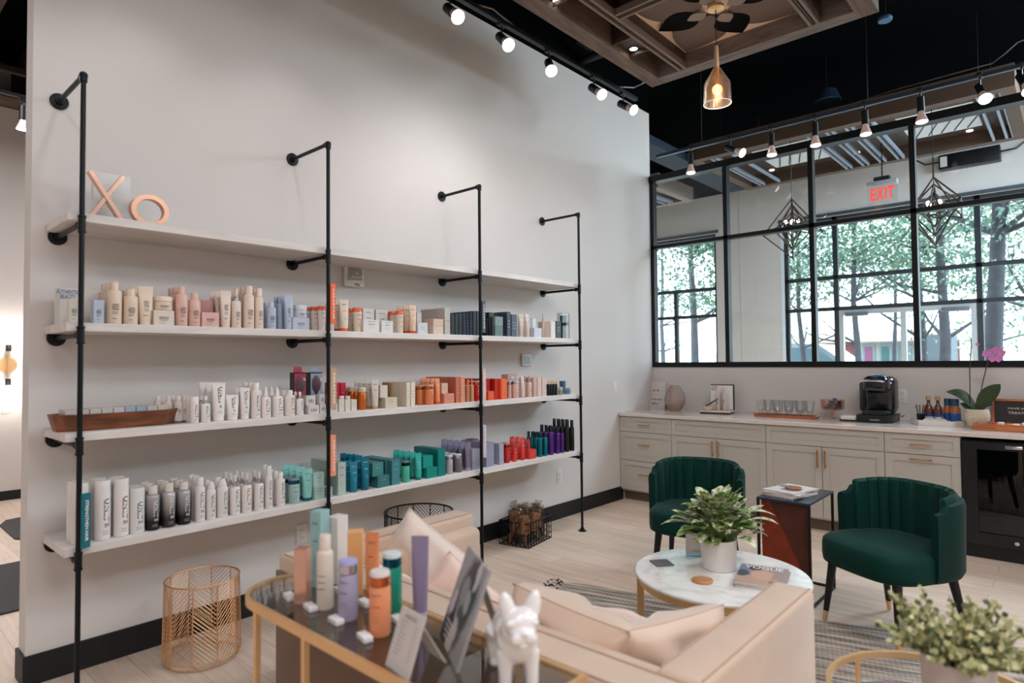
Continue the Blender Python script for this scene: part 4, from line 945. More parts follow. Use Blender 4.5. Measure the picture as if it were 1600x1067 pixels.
# footed glass bowl with coffee pods
xc = onc(1301, 650, 6.2)
t = empty('footed_bowl', (xc, 6.2, Z), 0, 'pink tinted footed glass bowl filled with coffee pods', 'bowl')
b = MB(); b.lathe([(.065, 0), (.068, .004), (.02, .014), (.012, .03), (.012, .06), (.03, .072), (.088, .082), (.097, .10), (.1, .175), (.096, .175), (.093, .10), (.08, .088), (.002, .082)], 28, caps=False); b.build('glass_bowl', glass_thin('pink_glass', (250, 236, 230)), t)
pods = [(80, 110, 170), (60, 60, 70), (200, 130, 110), (210, 210, 216), (70, 120, 180), (110, 70, 60), (180, 120, 90)]
p0 = None
for k in range(22):
    lay, q = divmod(k, 7) if k < 21 else (2, 3); a = q / 7 * 2 * PI + lay * .5; rr = .062 if q else .0
    if p0 is None:
        p0 = MB().lathe([(.014, 0), (.0185, .02), (.0205, .022), (.0205, .0235)], 14).build('coffee_pod', col(pods[0], .4)); o = p0; me0 = p0.data
    else:
        o = p0.copy(); COL.objects.link(o); me = me0.copy(); me.materials[0] = col(pods[k % 7], .4); o.data = me
    rr = .060; 
    if q == 6: rr = 0
    a = q / 6 * 2 * PI + lay * .45
    o.location = (xc + rr * math.cos(a), 6.2 + rr * math.sin(a), Z + .0905 + lay * .0245)
    if k == 21: o.location = (xc + .02, 6.2, Z + .0905 + 3 * .0245)
    tag(o, '%s coffee pod in the footed glass bowl, %s layer' % (['blue', 'black', 'peach', 'silver', 'sky blue', 'brown', 'tan'][k % 7], ['bottom', 'middle', 'upper', 'top'][min(3, lay + (k == 21))]), 'coffee pod', 'coffee pods in the glass bowl')
# coffee maker on pod drawer
xc = onc(1372, 655, 6.14)
t = empty('pod_drawer', (xc + .012, 6.17, Z), 0, 'black wire pod drawer under the coffee maker', 'drawer')
MB().rbox(-.15, .12, -.16, .16, .045, .066, .004).build('top_platform', M_BLACK, t); MB().rbox(-.145, .115, -.165, -.15, .006, .044, .003).build('front_panel', M_BLACK, t)
b = MB()
for k in range(9): b.tube([(-.14 + k * .031, -.14, .005), (-.14 + k * .031, .15, .005), (-.14 + k * .031, .15, .045)], .002, 6)
for z in (.012, .03): b.tube([(.115, -.15, z), (.115, .15, z)], .002, 6)
for y in range(7): b.tube([(.115, -.14 + y * .045, .004), (.115, -.14 + y * .045, .044)], .002, 6)
b.tube([(.118, -.15, .044), (.16, -.14, .05), (.16, .12, .05), (.118, .14, .044)], .0025, 6)
b.build('wire_basket', M_WIRE, t)
b = MB(); put_text(b, 'KEURIG', .07, h=.011, fn=lambda u, v: (-.01 + u, -.1655, .026 + v)); b.build('lettering', col((200, 202, 206), .4), t, smooth=0)
t = empty('coffee_maker', (xc + .005, 6.17, Z + .0665), R(-6), 'glossy black single cup coffee maker with silver lever', 'coffee maker')
M_GB = mat('gloss_black_plastic', (14, 17, 21), .12, coat=.6)
MB().rbox(-.115, .125, -.05, .14, .0, .325, .06, 6).build('rear_body', M_GB, t)
MB().rbox(-.09, .11, -.155, .02, .185, .33, .055, 6).build('brew_head', M_GB, t)
MB().rbox(-.085, .105, -.165, -.04, .0, .035, .012, 4).build('drip_tray', M_BLACK, t)
MB().rbox(-.15, -.116, -.03, .12, .02, .27, .016, 4).build('water_tank', glass_thin('smoky_tank', (150, 156, 162)), t)
b = MB(); b.tube([(-.09, -.06, .27), (-.085, -.15, .285), (-.03, -.172, .292), (.03, -.172, .292), (.085, -.15, .285), (.09, -.06, .27)], .009, 10); b.build('lever', M_CHROME, t)
MB().sphere((.01, -.04, .318), .095, 24, 14, (.82, 1.0, .30)).build('lid', mat('blue_sheen_lid', (60, 84, 104), .15, coat=.5), t)
b = MB()
for k in range(3): b.disc((.088 + k * .012, -.052, .27), .005, 12, (0, -1, 0))
b.build('display_lights', mat('blue_display', (150, 170, 255), .3, emit=(150, 170, 255), estr=2.5), t)
b = MB(); b.lathe([(.06, 0), (.063, .003), (.002, .004)], 4); o = MB().rbox(-.062, .062, -.05, .05, 0, .035, .006).build('napkin_stack', col((226, 218, 210), .7), loc=(onc(1328, 652, 6.1), 6.1, Z + .0105)); tag(o, 'stack of white napkins in black holder by coffee maker', 'napkins')
b = MB(); b.rbox(-.072, .072, -.06, .06, 0, .01, .003); o = b.build('napkin_holder', M_BLACK, loc=(onc(1328, 652, 6.1), 6.1, Z)); tag(o, 'flat black holder under the white napkins', 'holder')
# white hexagonal tray with syrups
xa, xb = onc(1421, 655, 6.12), onc(1510, 655, 6.12); cx = (xa + xb) / 2; hl = (xb - xa) / 2
def hexo(f, z): return [(hl * f * sx, .125 * f * sy, z) for sx, sy in ((1, 0), (.6, 1), (-.6, 1), (-1, 0), (-.6, -1), (.6, -1))]
t = empty('hexagonal_tray', (cx, 6.15, Z), 0, 'white six sided tray with gold handles holding syrups', 'tray')
MB().rings([hexo(.98, 0), hexo(1, .042), hexo(.965, .042), hexo(.955, .008)]).build('tray_body', mat('white_marble_tray', (224, 218, 212), .35), t, smooth=10, fix=True)
for s_ in (-1, 1): MB().tube([(hl * .62 + s_ * .03, -.098, .01), (hl * .62 + s_ * .03, -.112, .012), (hl * .62 + s_ * .03, -.112, .045), (hl * .62 + s_ * .03, -.098, .047)], .004, 8).build('handle', M_GOLD, t)
def item(o, dx, dy, lb, cat, grp=None, dz=.0085):
    o.location = (cx + dx, 6.15 + dy, Z + dz); tag(o, lb, cat, grp); return o
for k, (dx, dy, capc) in enumerate(((-.065, .03, (176, 140, 100)), (.0, .02, (176, 140, 100)))):
    r0 = empty('syrup_bottle'); item(r0, dx, dy, ('amber syrup bottle with cork coloured cap, %s of two' % ('left', 'right')[k]), 'bottle', 'amber syrup bottles on the tray')
    MB().lathe([(.03, 0), (.032, .004), (.032, .11), (.028, .13), (.012, .16), (.012, .19)], 20).build('body', mat('amber_glass_dark', (92, 44, 26), .15, coat=.5), r0)
    MB().lathe([(.019, .19), (.019, .225)], 16).build('cap', col(capc, .5), r0)
    MB().lathe([(.0326, .02), (.0326, .08)], 20, caps=False).build('label', col((34, 74, 136), .5), r0); MB().lathe([(.0329, .045), (.0329, .056)], 20, caps=False).build('label_band', col((200, 206, 214), .5), r0)
for k, (dx, dy, s_) in enumerate(((.062, .045, .9), (.115, .015, 1.15))):
    r0 = empty('sauce_bottle'); item(r0, dx, dy, ('slim sauce bottle with navy cap on hexagonal tray', 'large tan sauce bottle with navy cap on hexagonal tray')[k], 'bottle')
    MB().lathe([(.03 * s_, 0), (.034 * s_, .004), (.034 * s_, .12), (.024 * s_, .15)], 20).build('body', col((158, 96, 58), .3), r0)
    MB().lathe([(.026 * s_, .15), (.026 * s_, .205)], 18).build('cap', col((38, 70, 104), .35), r0); MB().lathe([(.0346 * s_, .02), (.0346 * s_, .09)], 20, caps=False).build('label', col((32, 80, 142), .5), r0)
r0 = empty('stirrer_cup'); item(r0, -.115, -.02, 'black cup on hexagonal tray stuffed with black stirrers', 'cup')
MB().lathe([(.022, 0), (.03, .07), (.034, .075), (.03, .075), (.02, .005)], 18, caps=False).build('cup', M_BLACK, r0)
for k in range(7): a = k * .9; MB().tube([(.008 * math.cos(a), .008 * math.sin(a), .01), (.034 * math.cos(a), .03 * math.sin(a), .15)], .0022, 6).build('stirrer', M_BLACK, r0)
r0 = empty('sugar_dish'); item(r0, -.01, -.07, 'low black dish of white sugar packets on hexagonal tray', 'dish')
MB().rbox(-.075, .075, -.03, .03, 0, .02, .006).build('dish', M_BLACK, r0)
b = MB()
for k in range(26): b.box(-.025, .025, -.0015, .0015, 0, .026, Matrix.Translation((-.055 + k * .0044, random.uniform(-.006, .006), .018)) @ Matrix.Rotation(random.uniform(-.4, .4), 4, 'Y') @ Matrix.Rotation(random.uniform(.2, .9), 4, 'Z'))
o = b.build('sugar_packets', col((228, 222, 216), .7), r0, smooth=0); o['kind'] = 'stuff'
# orchid
xc = onc(1527, 656, 6.10)
t = empty('potted_orchid', (xc, 6.10, Z), 0, 'pink orchid with two broad leaves in ribbed cream pot', 'plant')
prof = [(.050, 0), (.06, .004)]
for k in range(14): z = .01 + k * .0092; r_ = .060 + .022 * math.sin(PI * k / 13 * .75); prof += [(r_, z), (r_ + .0022, z + .0045)]
prof += [(.072, .142), (.064, .142), (.062, .12), (.002, .12)]
MB().lathe(prof, 28, caps=False).build('pot', mat('ribbed_cream_pot', (214, 200, 178), .6), t)
b = MB(); b.lathe([(.063, .118), (.045, .135), (.002, .14)], 20, caps=False); b.build('moss', mat('moss', (92, 88, 52), .9, bump=.6), t)
def leaf_mb(b, base, tip, w_, droop=0., n=8, fold=.25, up=Vector((.3, -.8, .5))):
    B, Tp = Vector(base), Vector(tip); ax = Tp - B; side = ax.cross(up).normalized(); nrm = side.cross(ax).normalized(); rows = []
    for i in range(n + 1):
        f = i / n; c = B + ax * f + Vector((0, 0, 1)) * (droop * math.sin(PI * f)); wd = w_ * math.sin(PI * min(1, f * .94 + .05)) ** .75 * (1 if f < .97 else .4)
        rows.append([c - side * wd + nrm * wd * fold, c, c + side * wd + nrm * wd * fold])
    vs = [tuple(p) for r_ in rows for p in r_]; fs = []
    for i in range(n):
        for j in range(2): a = i * 3 + j; fs.append((a, a + 1, a + 4, a + 3))
    b.add(vs, fs)
M_OLEAF = mat('orchid_leaf_green', (48, 66, 40), .35)
def P(px, py, Y=6.1): p = aty(px, py, Y); return (p.x - xc, p.y - 6.1, p.z - Z)
for tip, wd, dr in ((P(1478, 612), .042, .05), (P(1563, 600), .055, .02), (P(1500, 630), .03, .0), (P(1552, 632), .022, .02)):
    b = MB(); leaf_mb(b, (0, 0, .13), tip, wd, dr); b.build('leaf', M_OLEAF, t)
for pts in ([P(1516, 630), P(1515, 580), P(1518, 540), P(1517, 528)], [P(1530, 628), P(1535, 600), P(1541, 575), P(1547, 556), P(1553, 548)]):
    MB().tube(pts, .0035, 8).build('flower_stem', mat('dark_stem', (60, 52, 48), .5), t)
M_PET = mat('orchid_petal', (206, 128, 190), .5, sheen=.2)
for k, (px, py) in enumerate(((1527, 538), (1541, 553), (1551, 560), (1556, 547), (1565, 551), (1549, 550), (1560, 560))):
    c = Vector(P(px, py)); s_ = .5 if k == 0 else 1; b = MB()
    for q in range(5):
        a = q / 5 * 2 * PI + k; e = Vector((math.cos(a), -.25, math.sin(a))); leaf_mb(b, c, c + e * .030 * s_, .014 * s_, 0, 4, .1, Vector((0, 1, 0)))
    b.build('blossom', M_PET, t, smooth=60)
# letter board + open box
xa = onc(1550, 650, 6.3)
t = empty('letter_board', (xa + .17, 6.30, Z), 0, 'dark letter board in wooden frame leaning behind the snack tray', 'sign')
T_ = Matrix.Rotation(R(-7), 4, 'X')
b = MB(); b.box(-.17, .25, 0, .02, 0, .018, T_); b.box(-.17, .25, 0, .02, .20, .218, T_); b.box(-.17, -.155, 0, .02, .018, .2, T_); b.box(.235, .25, 0, .02, .018, .2, T_); b.build('frame', M_TRAYW, t)
b = MB(); b.box(-.155, .235, .008, .016, .018, .2, T_)
b.build('felt_panel', mat('charcoal_felt', (62, 58, 56), .95, bump=.5), t)
b = MB(); put_text(b, 'HAVE A', .10, h=.014, fn=lambda u, v: tuple(T_ @ Vector((-.02 + u, .0075, .145 + v)))); put_text(b, 'TREAT', .10, h=.018, fn=lambda u, v: tuple(T_ @ Vector((-.02 + u, .0075, .11 + v)))); b.build('lettering', col((206, 196, 186), .6), t, smooth=0)
xa = onc(1523, 662, 5.98)
t = empty('snack_tray', (xa + .2, 5.97, Z), R(-3), 'shallow orange toned wooden tray of wrapped snacks at worktop end', 'tray')
b = MB(); b.box(-.2, .22, -.10, -.09, 0, .05); b.box(-.2, .22, .09, .10, 0, .05); b.box(-.2, -.19, -.09, .09, 0, .05); b.box(.21, .22, -.09, .09, 0, .05); b.box(-.19, .21, -.09, .09, 0, .008); b.build('tray_body', M_TRAYW, t)
k = 0
for dx, dy, c_, nm in ((-.13, .0, (60, 84, 130), 'blue'), (-.09, .03, (190, 60, 50), 'red'), (-.04, -.01, (222, 206, 196), 'cream'), (.01, .03, (220, 130, 70), 'orange'), (.05, -.02, (224, 218, 212), 'white'), (.1, .02, (210, 206, 206), 'pale grey'), (.15, -.01, (196, 150, 110), 'tan')):
    o = MB().rbox(-.035, .035, -.02, .02, 0, .036 + .008 * (k % 3), .008, 3).build('snack_packet', col(c_, .3), loc=(xa + .2 + dx, 5.97 + dy, Z + .009), rot=(0, 0, 1.35 + .1 * (k % 3))); tag(o, nm + ' wrapped snack in the wooden tray on worktop', 'snack', 'wrapped snacks in the tray'); k += 1
# ================================================================ LOUNGE
M_VEL = mat('champagne_velvet', (202, 176, 154), .75, sheen=.4, noise=.06, nscale=6)
M_SEAM = mat('velvet_piping', (186, 156, 132), .8)
SX0, SX1, SY0, SY1, SHT = -2.36, -.658, 1.235, 2.19, .72
t = empty('sofa', ((SX0 + SX1) / 2, (SY0 + SY1) / 2, 0), 0, 'champagne velvet loveseat with high straight arms behind the glass console', 'sofa')
ox, oy = -(SX0 + SX1) / 2, -(SY0 + SY1) / 2
def L(b):
    b.v = [(x + ox, y + oy, z) for x, y, z in b.v]; return b
AT = .13
L(MB().rbox(SX0 + .01, SX1 - .01, SY0 + .01, SY1 - .03, .09, .30, .02)).build('base', M_VEL, t)
L(MB().rbox(SX0 + .005, SX1 - .005, SY0 - .012, SY0 - .001, .09, .66, .004)).build('rear_panel', mat('brown_velvet_rear', (120, 92, 72), .8, sheen=.2), t)
L(MB().rbox(SX0, SX1, SY0, SY0 + .135, .09, SHT, .018, 4)).build('backrest', M_VEL, t)
for xa, xb in ((SX0, SX0 + AT), (SX1 - AT, SX1)):
    L(MB().rbox(xa, xb, SY0 + .137, SY1, .09, SHT, .02, 4)).build('arm', M_VEL, t)
b = MB()
for z in (SHT + .0005,):
    for y in (SY0 + .012, SY0 + .123): b.tube([(SX0 + .03, y, z), (SX1 - .02, y, z)], .0026, 6)
    for x in (SX0 + .012, SX0 + AT - .012, SX1 - AT + .012, SX1 - .012): b.tube([(x, SY0 + .16, z), (x, SY1 - .015, z)], .0026, 6)
o = L(b).build('piping', M_SEAM, t)
for k in range(2):
    xa = SX0 + AT + .005 + k * ((SX1 - SX0 - 2 * AT) / 2); xb = xa + (SX1 - SX0 - 2 * AT) / 2 - .01
    L(MB().rbox(xa, xb, SY0 + .26, SY1 + .01, .302, .445, .045, 5)).build('seat_cushion', M_VEL, t)
    L(MB().rbox(xa, xb, SY0 + .138, SY0 + .285, .40, .672, .05, 5)).build('back_cushion', M_VEL, t)
L(MB().rbox(SX0 + AT + .002, SX0 + AT + .085, SY0 + .30, SY1 - .03, .44, .675, .035, 5)).build('side_bolster', M_VEL, t)
for x in (SX0 + .08, SX1 - .08):
    for y in (SY0 + .08, SY1 - .1): L(MB().tube([(x, y, 0), (x, y, .095)], [.016, .022], 12)).build('leg', M_GOLD, t)
def cushion(loc, rot, w_, h_, th, m, label, seam=None, wr=0., name='throw_pillow'):
    n = 26; b = MB(); rnd = random.Random(hash(label) % 999 if False else len(label) * 7)
    ph = [rnd.uniform(0, 6) for _ in range(6)]
    def pt(i, j, s_):
        u, v = i / n * 2 - 1, j / n * 2 - 1
        pin = 1 - .10 * (1 - u * u) * 0
        x = u * w_ / 2 * (1 - .10 * (1 - u * u) * 0 - .07 * (1 - v * v) * (abs(u) ** 3) * -1 - .07 * abs(u) ** 3)
        z = v * h_ / 2 * (1 + .07 * (1 - u * u) * (abs(v) ** 3) * -1)
        x = u * w_ / 2 * (1 - .08 * (1 - v * v) * abs(u) ** 3)
        t_ = th * (max(0, (1 - u ** 4) * (1 - v ** 4))) ** .45
        y = s_ * t_ / 2 + wr * th * .12 * math.sin(5 * u + 3 * v + ph[0]) * math.sin(4 * v - 2 * u + ph[1]) * (1 - u * u) * (1 - v * v) * 1.6 + s_ * wr * .006 * math.sin(11 * (u + .6 * v) + ph[2]) * (1 - u * u) * (1 - v * v)
        return (x, y, z + h_ / 2)
    for s_ in (-1, 1):
        vs = [pt(i, j, s_) for j in range(n + 1) for i in range(n + 1)]
        fs = [(j * (n + 1) + i, j * (n + 1) + i + 1, (j + 1) * (n + 1) + i + 1, (j + 1) * (n + 1) + i) for j in range(n) for i in range(n)]
        if s_ == 1: fs = [f[::-1] for f in fs]
        b.add(vs, fs)
    root = empty(name); root.location = loc; root.rotation_euler = rot; tag(root, label, 'pillow', 'pillows on the sofa')
    b.build('cover', m, root, smooth=80)
    s = MB(); pts = [pt(i, 0, 0) for i in range(n + 1)] + [pt(n, j, 0) for j in range(1, n + 1)] + [pt(i, n, 0) for i in range(n - 1, -1, -1)] + [pt(0, j, 0) for j in range(n - 1, 0, -1)]
    s.tube(pts, .0030, 6, closed=True); s.build('piping', seam or m, root, smooth=80)
    return root
M_BL = mat('blush_velvet', (228, 210, 198), .7, sheen=.8, noise=.04, nscale=8)
M_PK = mat('rosy_linen', (234, 206, 192), .8, sheen=.4, bump=.2, bscale=400)
M_FLUF = mat('cream_satin', (216, 188, 166), .45, sheen=.9)
def by_corner(apex, rot, w_, h_, *a, **k):
    """set the pillow so that its upper left corner is at apex"""
    M = Euler(rot).to_matrix(); return cushion(Vector(apex) - M @ Vector((-w_ / 2, 0, h_)), rot, w_, h_, *a, **k)
by_corner((-2.185, 1.75, .83), (R(6), R(38), R(40)), .40, .40, .15, M_BL, 'large blush velvet pillow tipped on its corner at left end of sofa', wr=1)
by_corner((-2.12, 1.47, .68), (R(24), R(12), R(6)), .38, .34, .14, M_BL, 'blush pillow in front of the large one, against the sofa back', wr=1)
by_corner((-1.83, 1.66, .735), (R(8), R(42), R(55)), .32, .32, .11, M_PK, 'small rosy pillow tipped on its corner beside the photo card', wr=.6)
by_corner((-1.56, 1.56, .66), (R(22), R(6), R(4)), .36, .30, .11, M_PK, 'rosy pillow on sofa just behind the white dog figurine', wr=.6, seam=mat('rose_piping', (206, 140, 116), .7))
by_corner((-1.41, 1.56, .735), (R(20), R(3), R(-3)), .46, .32, .19, M_FLUF, 'long champagne satin pillow against the sofa back, right half', wr=1.2)
by_corner((-.97, 1.53, .71), (R(20), R(3), R(76)), .44, .32, .14, M_FLUF, 'champagne satin pillow in the right corner of sofa', wr=1.2)
by_corner((-1.36, 1.80, .60), (R(50), R(0), R(4)), .44, .28, .10, mat('fuzzy_pink', (238, 214, 202), .95, bump=.8, bscale=160), 'fuzzy pale pink pillow lying forward on the seat', wr=.8)
# ---------------------------------------- rug
def rug_mat():
    m = bpy.data.materials.new('striped_flatweave'); m.use_nodes = True; nt = m.node_tree; b = nt.nodes['Principled BSDF']; N = nt.nodes.new; Lk = nt.links.new
    tc = N('ShaderNodeTexCoord'); mp = N('ShaderNodeMapping'); mp.inputs['Scale'].default_value = (1.4, 22, 1)
    n = N('ShaderNodeTexNoise'); n.inputs['Scale'].default_value = 1.4; n.inputs['Detail'].default_value = 6; n.inputs['Roughness'].default_value = .7
    Lk(tc.outputs['Object'], mp.inputs[0]); Lk(mp.outputs[0], n.inputs['Vector'])
    wv = N('ShaderNodeTexWave'); wv.bands_direction = 'X'; wv.inputs['Scale'].default_value = 14; wv.inputs['Distortion'].default_value = .6; Lk(tc.outputs['Object'], wv.inputs['Vector'])
    wy = N('ShaderNodeTexWave'); wy.bands_direction = 'Y'; wy.inputs['Scale'].default_value = 18; Lk(tc.outputs['Object'], wy.inputs['Vector'])
    mx = N('ShaderNodeMath'); mx.operation = 'MULTIPLY_ADD'; mx.inputs[1].default_value = .03; Lk(wv.outputs['Fac'], mx.inputs[0]); Lk(n.outputs['Fac'], mx.inputs[2])
    m2 = N('ShaderNodeMath'); m2.operation = 'MULTIPLY_ADD'; m2.inputs[1].default_value = .10; Lk(wy.outputs['Fac'], m2.inputs[0]); Lk(mx.outputs[0], m2.inputs[2])
    r = N('ShaderNodeValToRGB'); e = r.color_ramp.elements; e[0].position = .44; e[0].color = lin((76, 72, 70)) + (1,); e[1].position = .68; e[1].color = lin((206, 192, 176)) + (1,)
    Lk(m2.outputs[0], r.inputs[0]); Lk(r.outputs[0], b.inputs['Base Color']); b.inputs['Roughness'].default_value = .95
    return m
P0 = Vector((-2.55, 3.33, 0)); ua = R(17.6); U = Vector((math.cos(ua), math.sin(ua), 0)); V = Vector((math.sin(ua), -math.cos(ua), 0))
t = empty('area_rug', P0, ua, 'grey and cream striped flatweave rug with knotted fringe', 'rug')
b = MB(); nx, ny = 60, 36; LX, LY = 2.75, 1.62
def rz(x, y): return .010 + .006 * math.exp(-((x - 2.05) ** 2 / .02 + (y - .55) ** 2 / .05)) + .0015 * math.sin(9 * x) * math.sin(7 * y)
vs = [(i / nx * LX, -(j / ny * LY) + .012 * math.sin(i * .5) * (1 if j in (0, ny) else 0), rz(i / nx * LX, j / ny * LY)) for j in range(ny + 1) for i in range(nx + 1)]
fs = [(j * (nx + 1) + i, (j + 1) * (nx + 1) + i, (j + 1) * (nx + 1) + i + 1, j * (nx + 1) + i + 1) for j in range(ny) for i in range(nx)]
b.add(vs, fs); b.box(0, LX, -LY, 0, .001, .006); b.build('rug_body', rug_mat(), t)
rn = random.Random(3); fr = [MB(), MB()]
for k in range(34):
    y = -.02 - k * (LY - .04) / 33
    for q in range(3):
        pts = [(.0, y, .01)]; x, yy, z = 0, y, .012
        for s_ in range(5): x -= rn.uniform(.012, .024); yy += rn.uniform(-.012, .012); z = rn.uniform(.006, .03); pts.append((x, yy, z))
        fr[(k + q) % 2].tube(pts, .0042, 5)
fr[0].m = fr[1].m = 0
for fb, c_ in zip(fr, ((66, 60, 58), (216, 204, 190))):
    o = fb.build('fringe', col(c_, .9), t); o['kind'] = 'stuff'
# ---------------------------------------- coffee table
CT = Vector((-1.31, 2.935, 0)); ZT_ = .44
t = empty('coffee_table', CT, R(10), 'round white marble coffee table on thin gold legs', 'table')
def marble():
    m = bpy.data.materials.new('white_marble'); m.use_nodes = True; nt = m.node_tree; b = nt.nodes['Principled BSDF']; N = nt.nodes.new; Lk = nt.links.new
    tc = N('ShaderNodeTexCoord'); n = N('ShaderNodeTexNoise'); n.inputs['Scale'].default_value = 5; n.inputs['Detail'].default_value = 9; n.inputs['Distortion'].default_value = 2.2
    Lk(tc.outputs['Object'], n.inputs['Vector']); r = N('ShaderNodeValToRGB'); e = r.color_ramp.elements
    e[0].position = .36; e[0].color = lin((216, 212, 207)) + (1,); e[1].position = .58; e[1].color = lin((238, 235, 230)) + (1,)
    k = r.color_ramp.elements.new(.47); k.color = lin((232, 229, 224)) + (1,)
    Lk(n.outputs['Fac'], r.inputs[0]); Lk(r.outputs[0], b.inputs['Base Color']); b.inputs['Roughness'].default_value = .12; return m
M_MARB = marble()
MB().lathe([(.385, 0), (.402, .004), (.405, .014), (.400, .020)], 64, (0, 0, ZT_ - .02)).build('marble_top', M_MARB, t)
b = MB(); n = 64
b.rings([[((.385 + dx) * math.cos(2 * PI * i / n), (.385 + dx) * math.sin(2 * PI * i / n), ZT_ - .0205 - dz) for dx, dz in ((-.010, 0), (0, 0), (0, .032), (-.010, .032))] for i in range(n + 1)], False); b.build('apron_ring', M_GOLD, t, fix=True)
for a in (R(205), R(115), R(25), R(295)):
    c_, s_ = math.cos(a) * .378, math.sin(a) * .378
    MB().box(c_ - .016, c_ + .016, s_ - .006, s_ + .006, .013, ZT_ - .022).build('leg', M_GOLD, t)
ztop = ZT_ + .0005
# plant pot with peace lily like leaves
pp = atz(1119, 884, ZT_)
pc = Vector((-1.345, 3.0, ztop))
t = empty('potted_plant', pc, 0, 'variegated leafy plant in plain white cylinder pot on marble table', 'plant')
MB().lathe([(.078, 0), (.082, .003), (.086, .145), (.080, .145), (.078, .118), (.002, .118)], 36, caps=False).build('pot', mat('white_ceramic_pot', (226, 220, 216), .35), t)
MB().lathe([(.079, .116), (.002, .124)], 20, caps=False).build('soil', mat('dark_soil', (34, 26, 22), .95, bump=.8), t)
def leaf_material(name, a, b_, scale=40):
    m = bpy.data.materials.new(name); m.use_nodes = True; nt = m.node_tree; b = nt.nodes['Principled BSDF']; N = nt.nodes.new
    tc = N('ShaderNodeTexCoord'); n = N('ShaderNodeTexNoise'); n.inputs['Scale'].default_value = scale; n.inputs['Detail'].default_value = 4
    nt.links.new(tc.outputs['Object'], n.inputs['Vector']); r = N('ShaderNodeValToRGB'); e = r.color_ramp.elements
    e[0].position = .42; e[0].color = lin(a) + (1,); e[1].position = .58; e[1].color = lin(b_) + (1,)
    nt.links.new(n.outputs['Fac'], r.inputs[0]); nt.links.new(r.outputs[0], b.inputs['Base Color']); b.inputs['Roughness'].default_value = .4; b.inputs['Subsurface Weight'].default_value = 0
    return m
M_L1 = leaf_material('variegated_leaf', (104, 128, 60), (218, 224, 188)); M_L2 = leaf_material('bright_green_leaf', (108, 142, 60), (146, 174, 92)); M_L3 = leaf_material('pale_silver_leaf', (128, 136, 104), (212, 212, 188))
rn = random.Random(11); leafb = [MB(), MB(), MB()]; stems = MB()
def curved_leaf(b, base, d, L_, W_, droop, n=7):
    """leaf blade along a drooping arc; d = horizontal direction, starts rising"""
    d = Vector(d).normalized(); rows = []; p = Vector(base); el = droop[0]
    for i in range(n + 1):
        f = i / n; e = el + (droop[1] - el) * f
        dirv = Vector((d.x * math.cos(e), d.y * math.cos(e), math.sin(e)))
        side = dirv.cross(Vector((0, 0, 1))); side = side.normalized() if side.length > .05 else Vector((-d.y, d.x, 0))
        nrm = side.cross(dirv)
        wd = W_ * (math.sin(PI * min(1, .08 + f * .90)) ** .8)
        rows.append([p - side * wd + nrm * wd * .28, p - side * wd * .5 + nrm * wd * .08, p.copy(), p + side * wd * .5 + nrm * wd * .08, p + side * wd + nrm * wd * .28])
        p = p + dirv * (L_ / n)
    vs = [tuple(q) for r_ in rows for q in r_]; fs = [(i * 5 + j, i * 5 + j + 1, i * 5 + j + 6, i * 5 + j + 5) for i in range(n) for j in range(4)]
    b.add(vs, fs)
leafroot = t
for k in range(150):
    a = rn.uniform(0, 2 * PI); hgt = rn.uniform(.0, 1) ** .8; spread = rn.uniform(.05, 1) * (1.15 - .75 * hgt)
    d = Vector((math.cos(a), math.sin(a), 0)); base = Vector((d.x * .03, d.y * .03, .12)); tipz = .15 + .165 * hgt; tipr = .035 + .12 * spread
    m_ = Vector((d.x * tipr, d.y * tipr, tipz))
    stems.tube([tuple(base), tuple(base.lerp(m_, .5) + Vector((0, 0, .02))), tuple(m_)], .0018, 5)
    LL = rn.uniform(.07, .125); i_ = rn.choice([0, 0, 1, 2, 0])
    curved_leaf(leafb[i_], m_, (math.cos(a + rn.uniform(-.5, .5)), math.sin(a + rn.uniform(-.5, .5)), 0), LL, LL * rn.uniform(.22, .31), (rn.uniform(.5, 1.3) * (0.6 + hgt * .6), rn.uniform(-1.2, -.2) + hgt * 1.1))
for a, LL, r0_, z0_, s0 in ((R(30), .15, .12, .27, 2), (R(12), .13, .15, .25, 2), (R(215), .15, .13, .21, 0), (R(225), .11, .13, .25, 0), (R(275), .07, .1, .15, 1)):
    d = Vector((math.cos(a), math.sin(a), 0)); m_ = Vector((d.x * r0_, d.y * r0_, z0_)); stems.tube([(d.x * .03, d.y * .03, .12), tuple(m_)], .002, 5)
    curved_leaf(leafb[s0], m_, d, LL, .024, (.3, -.5))
stems.build('stems', col((120, 140, 80), .5), t)
for lb_, m_ in zip(leafb, (M_L1, M_L2, M_L3)):
    me_ = lb_.build('foliage', m_, t, smooth=60); me_['kind'] = 'stuff'
# acrylic sign behind the pot
p = atz(1064, 858, ztop); q = aty(1104, 858, p.y)
t = empty('table_sign', (-1.51, 3.10, ztop), R(28), 'small clear acrylic sign with white card behind the pot', 'sign')
MB().rbox(-.055, .055, -.012, .012, 0, .010, .003).build('acrylic_foot', glass_thin('aqua_acrylic', (190, 226, 240)), t)
b = MB(); b.box(-.054, .054, -.003, .003, .0105, .125); b.build('card', col((226, 214, 208), .5), t)
b = MB(); b.box(-.02, .0, -.0036, -.0032, .085, .09); b.disc((.005, -.0038, .078), .006, 8, (0, -1, 0)); b.disc((.02, -.0038, .074), .005, 8, (0, -1, 0)); b.build('orange_mark', col((226, 160, 60), .5), t)
b = MB(); put_text(b, 'thank you', .04, fn=lambda u, v: (u, -.0036, .026 + v)); b.build('lettering', col((150, 140, 134), .5), t, smooth=0)
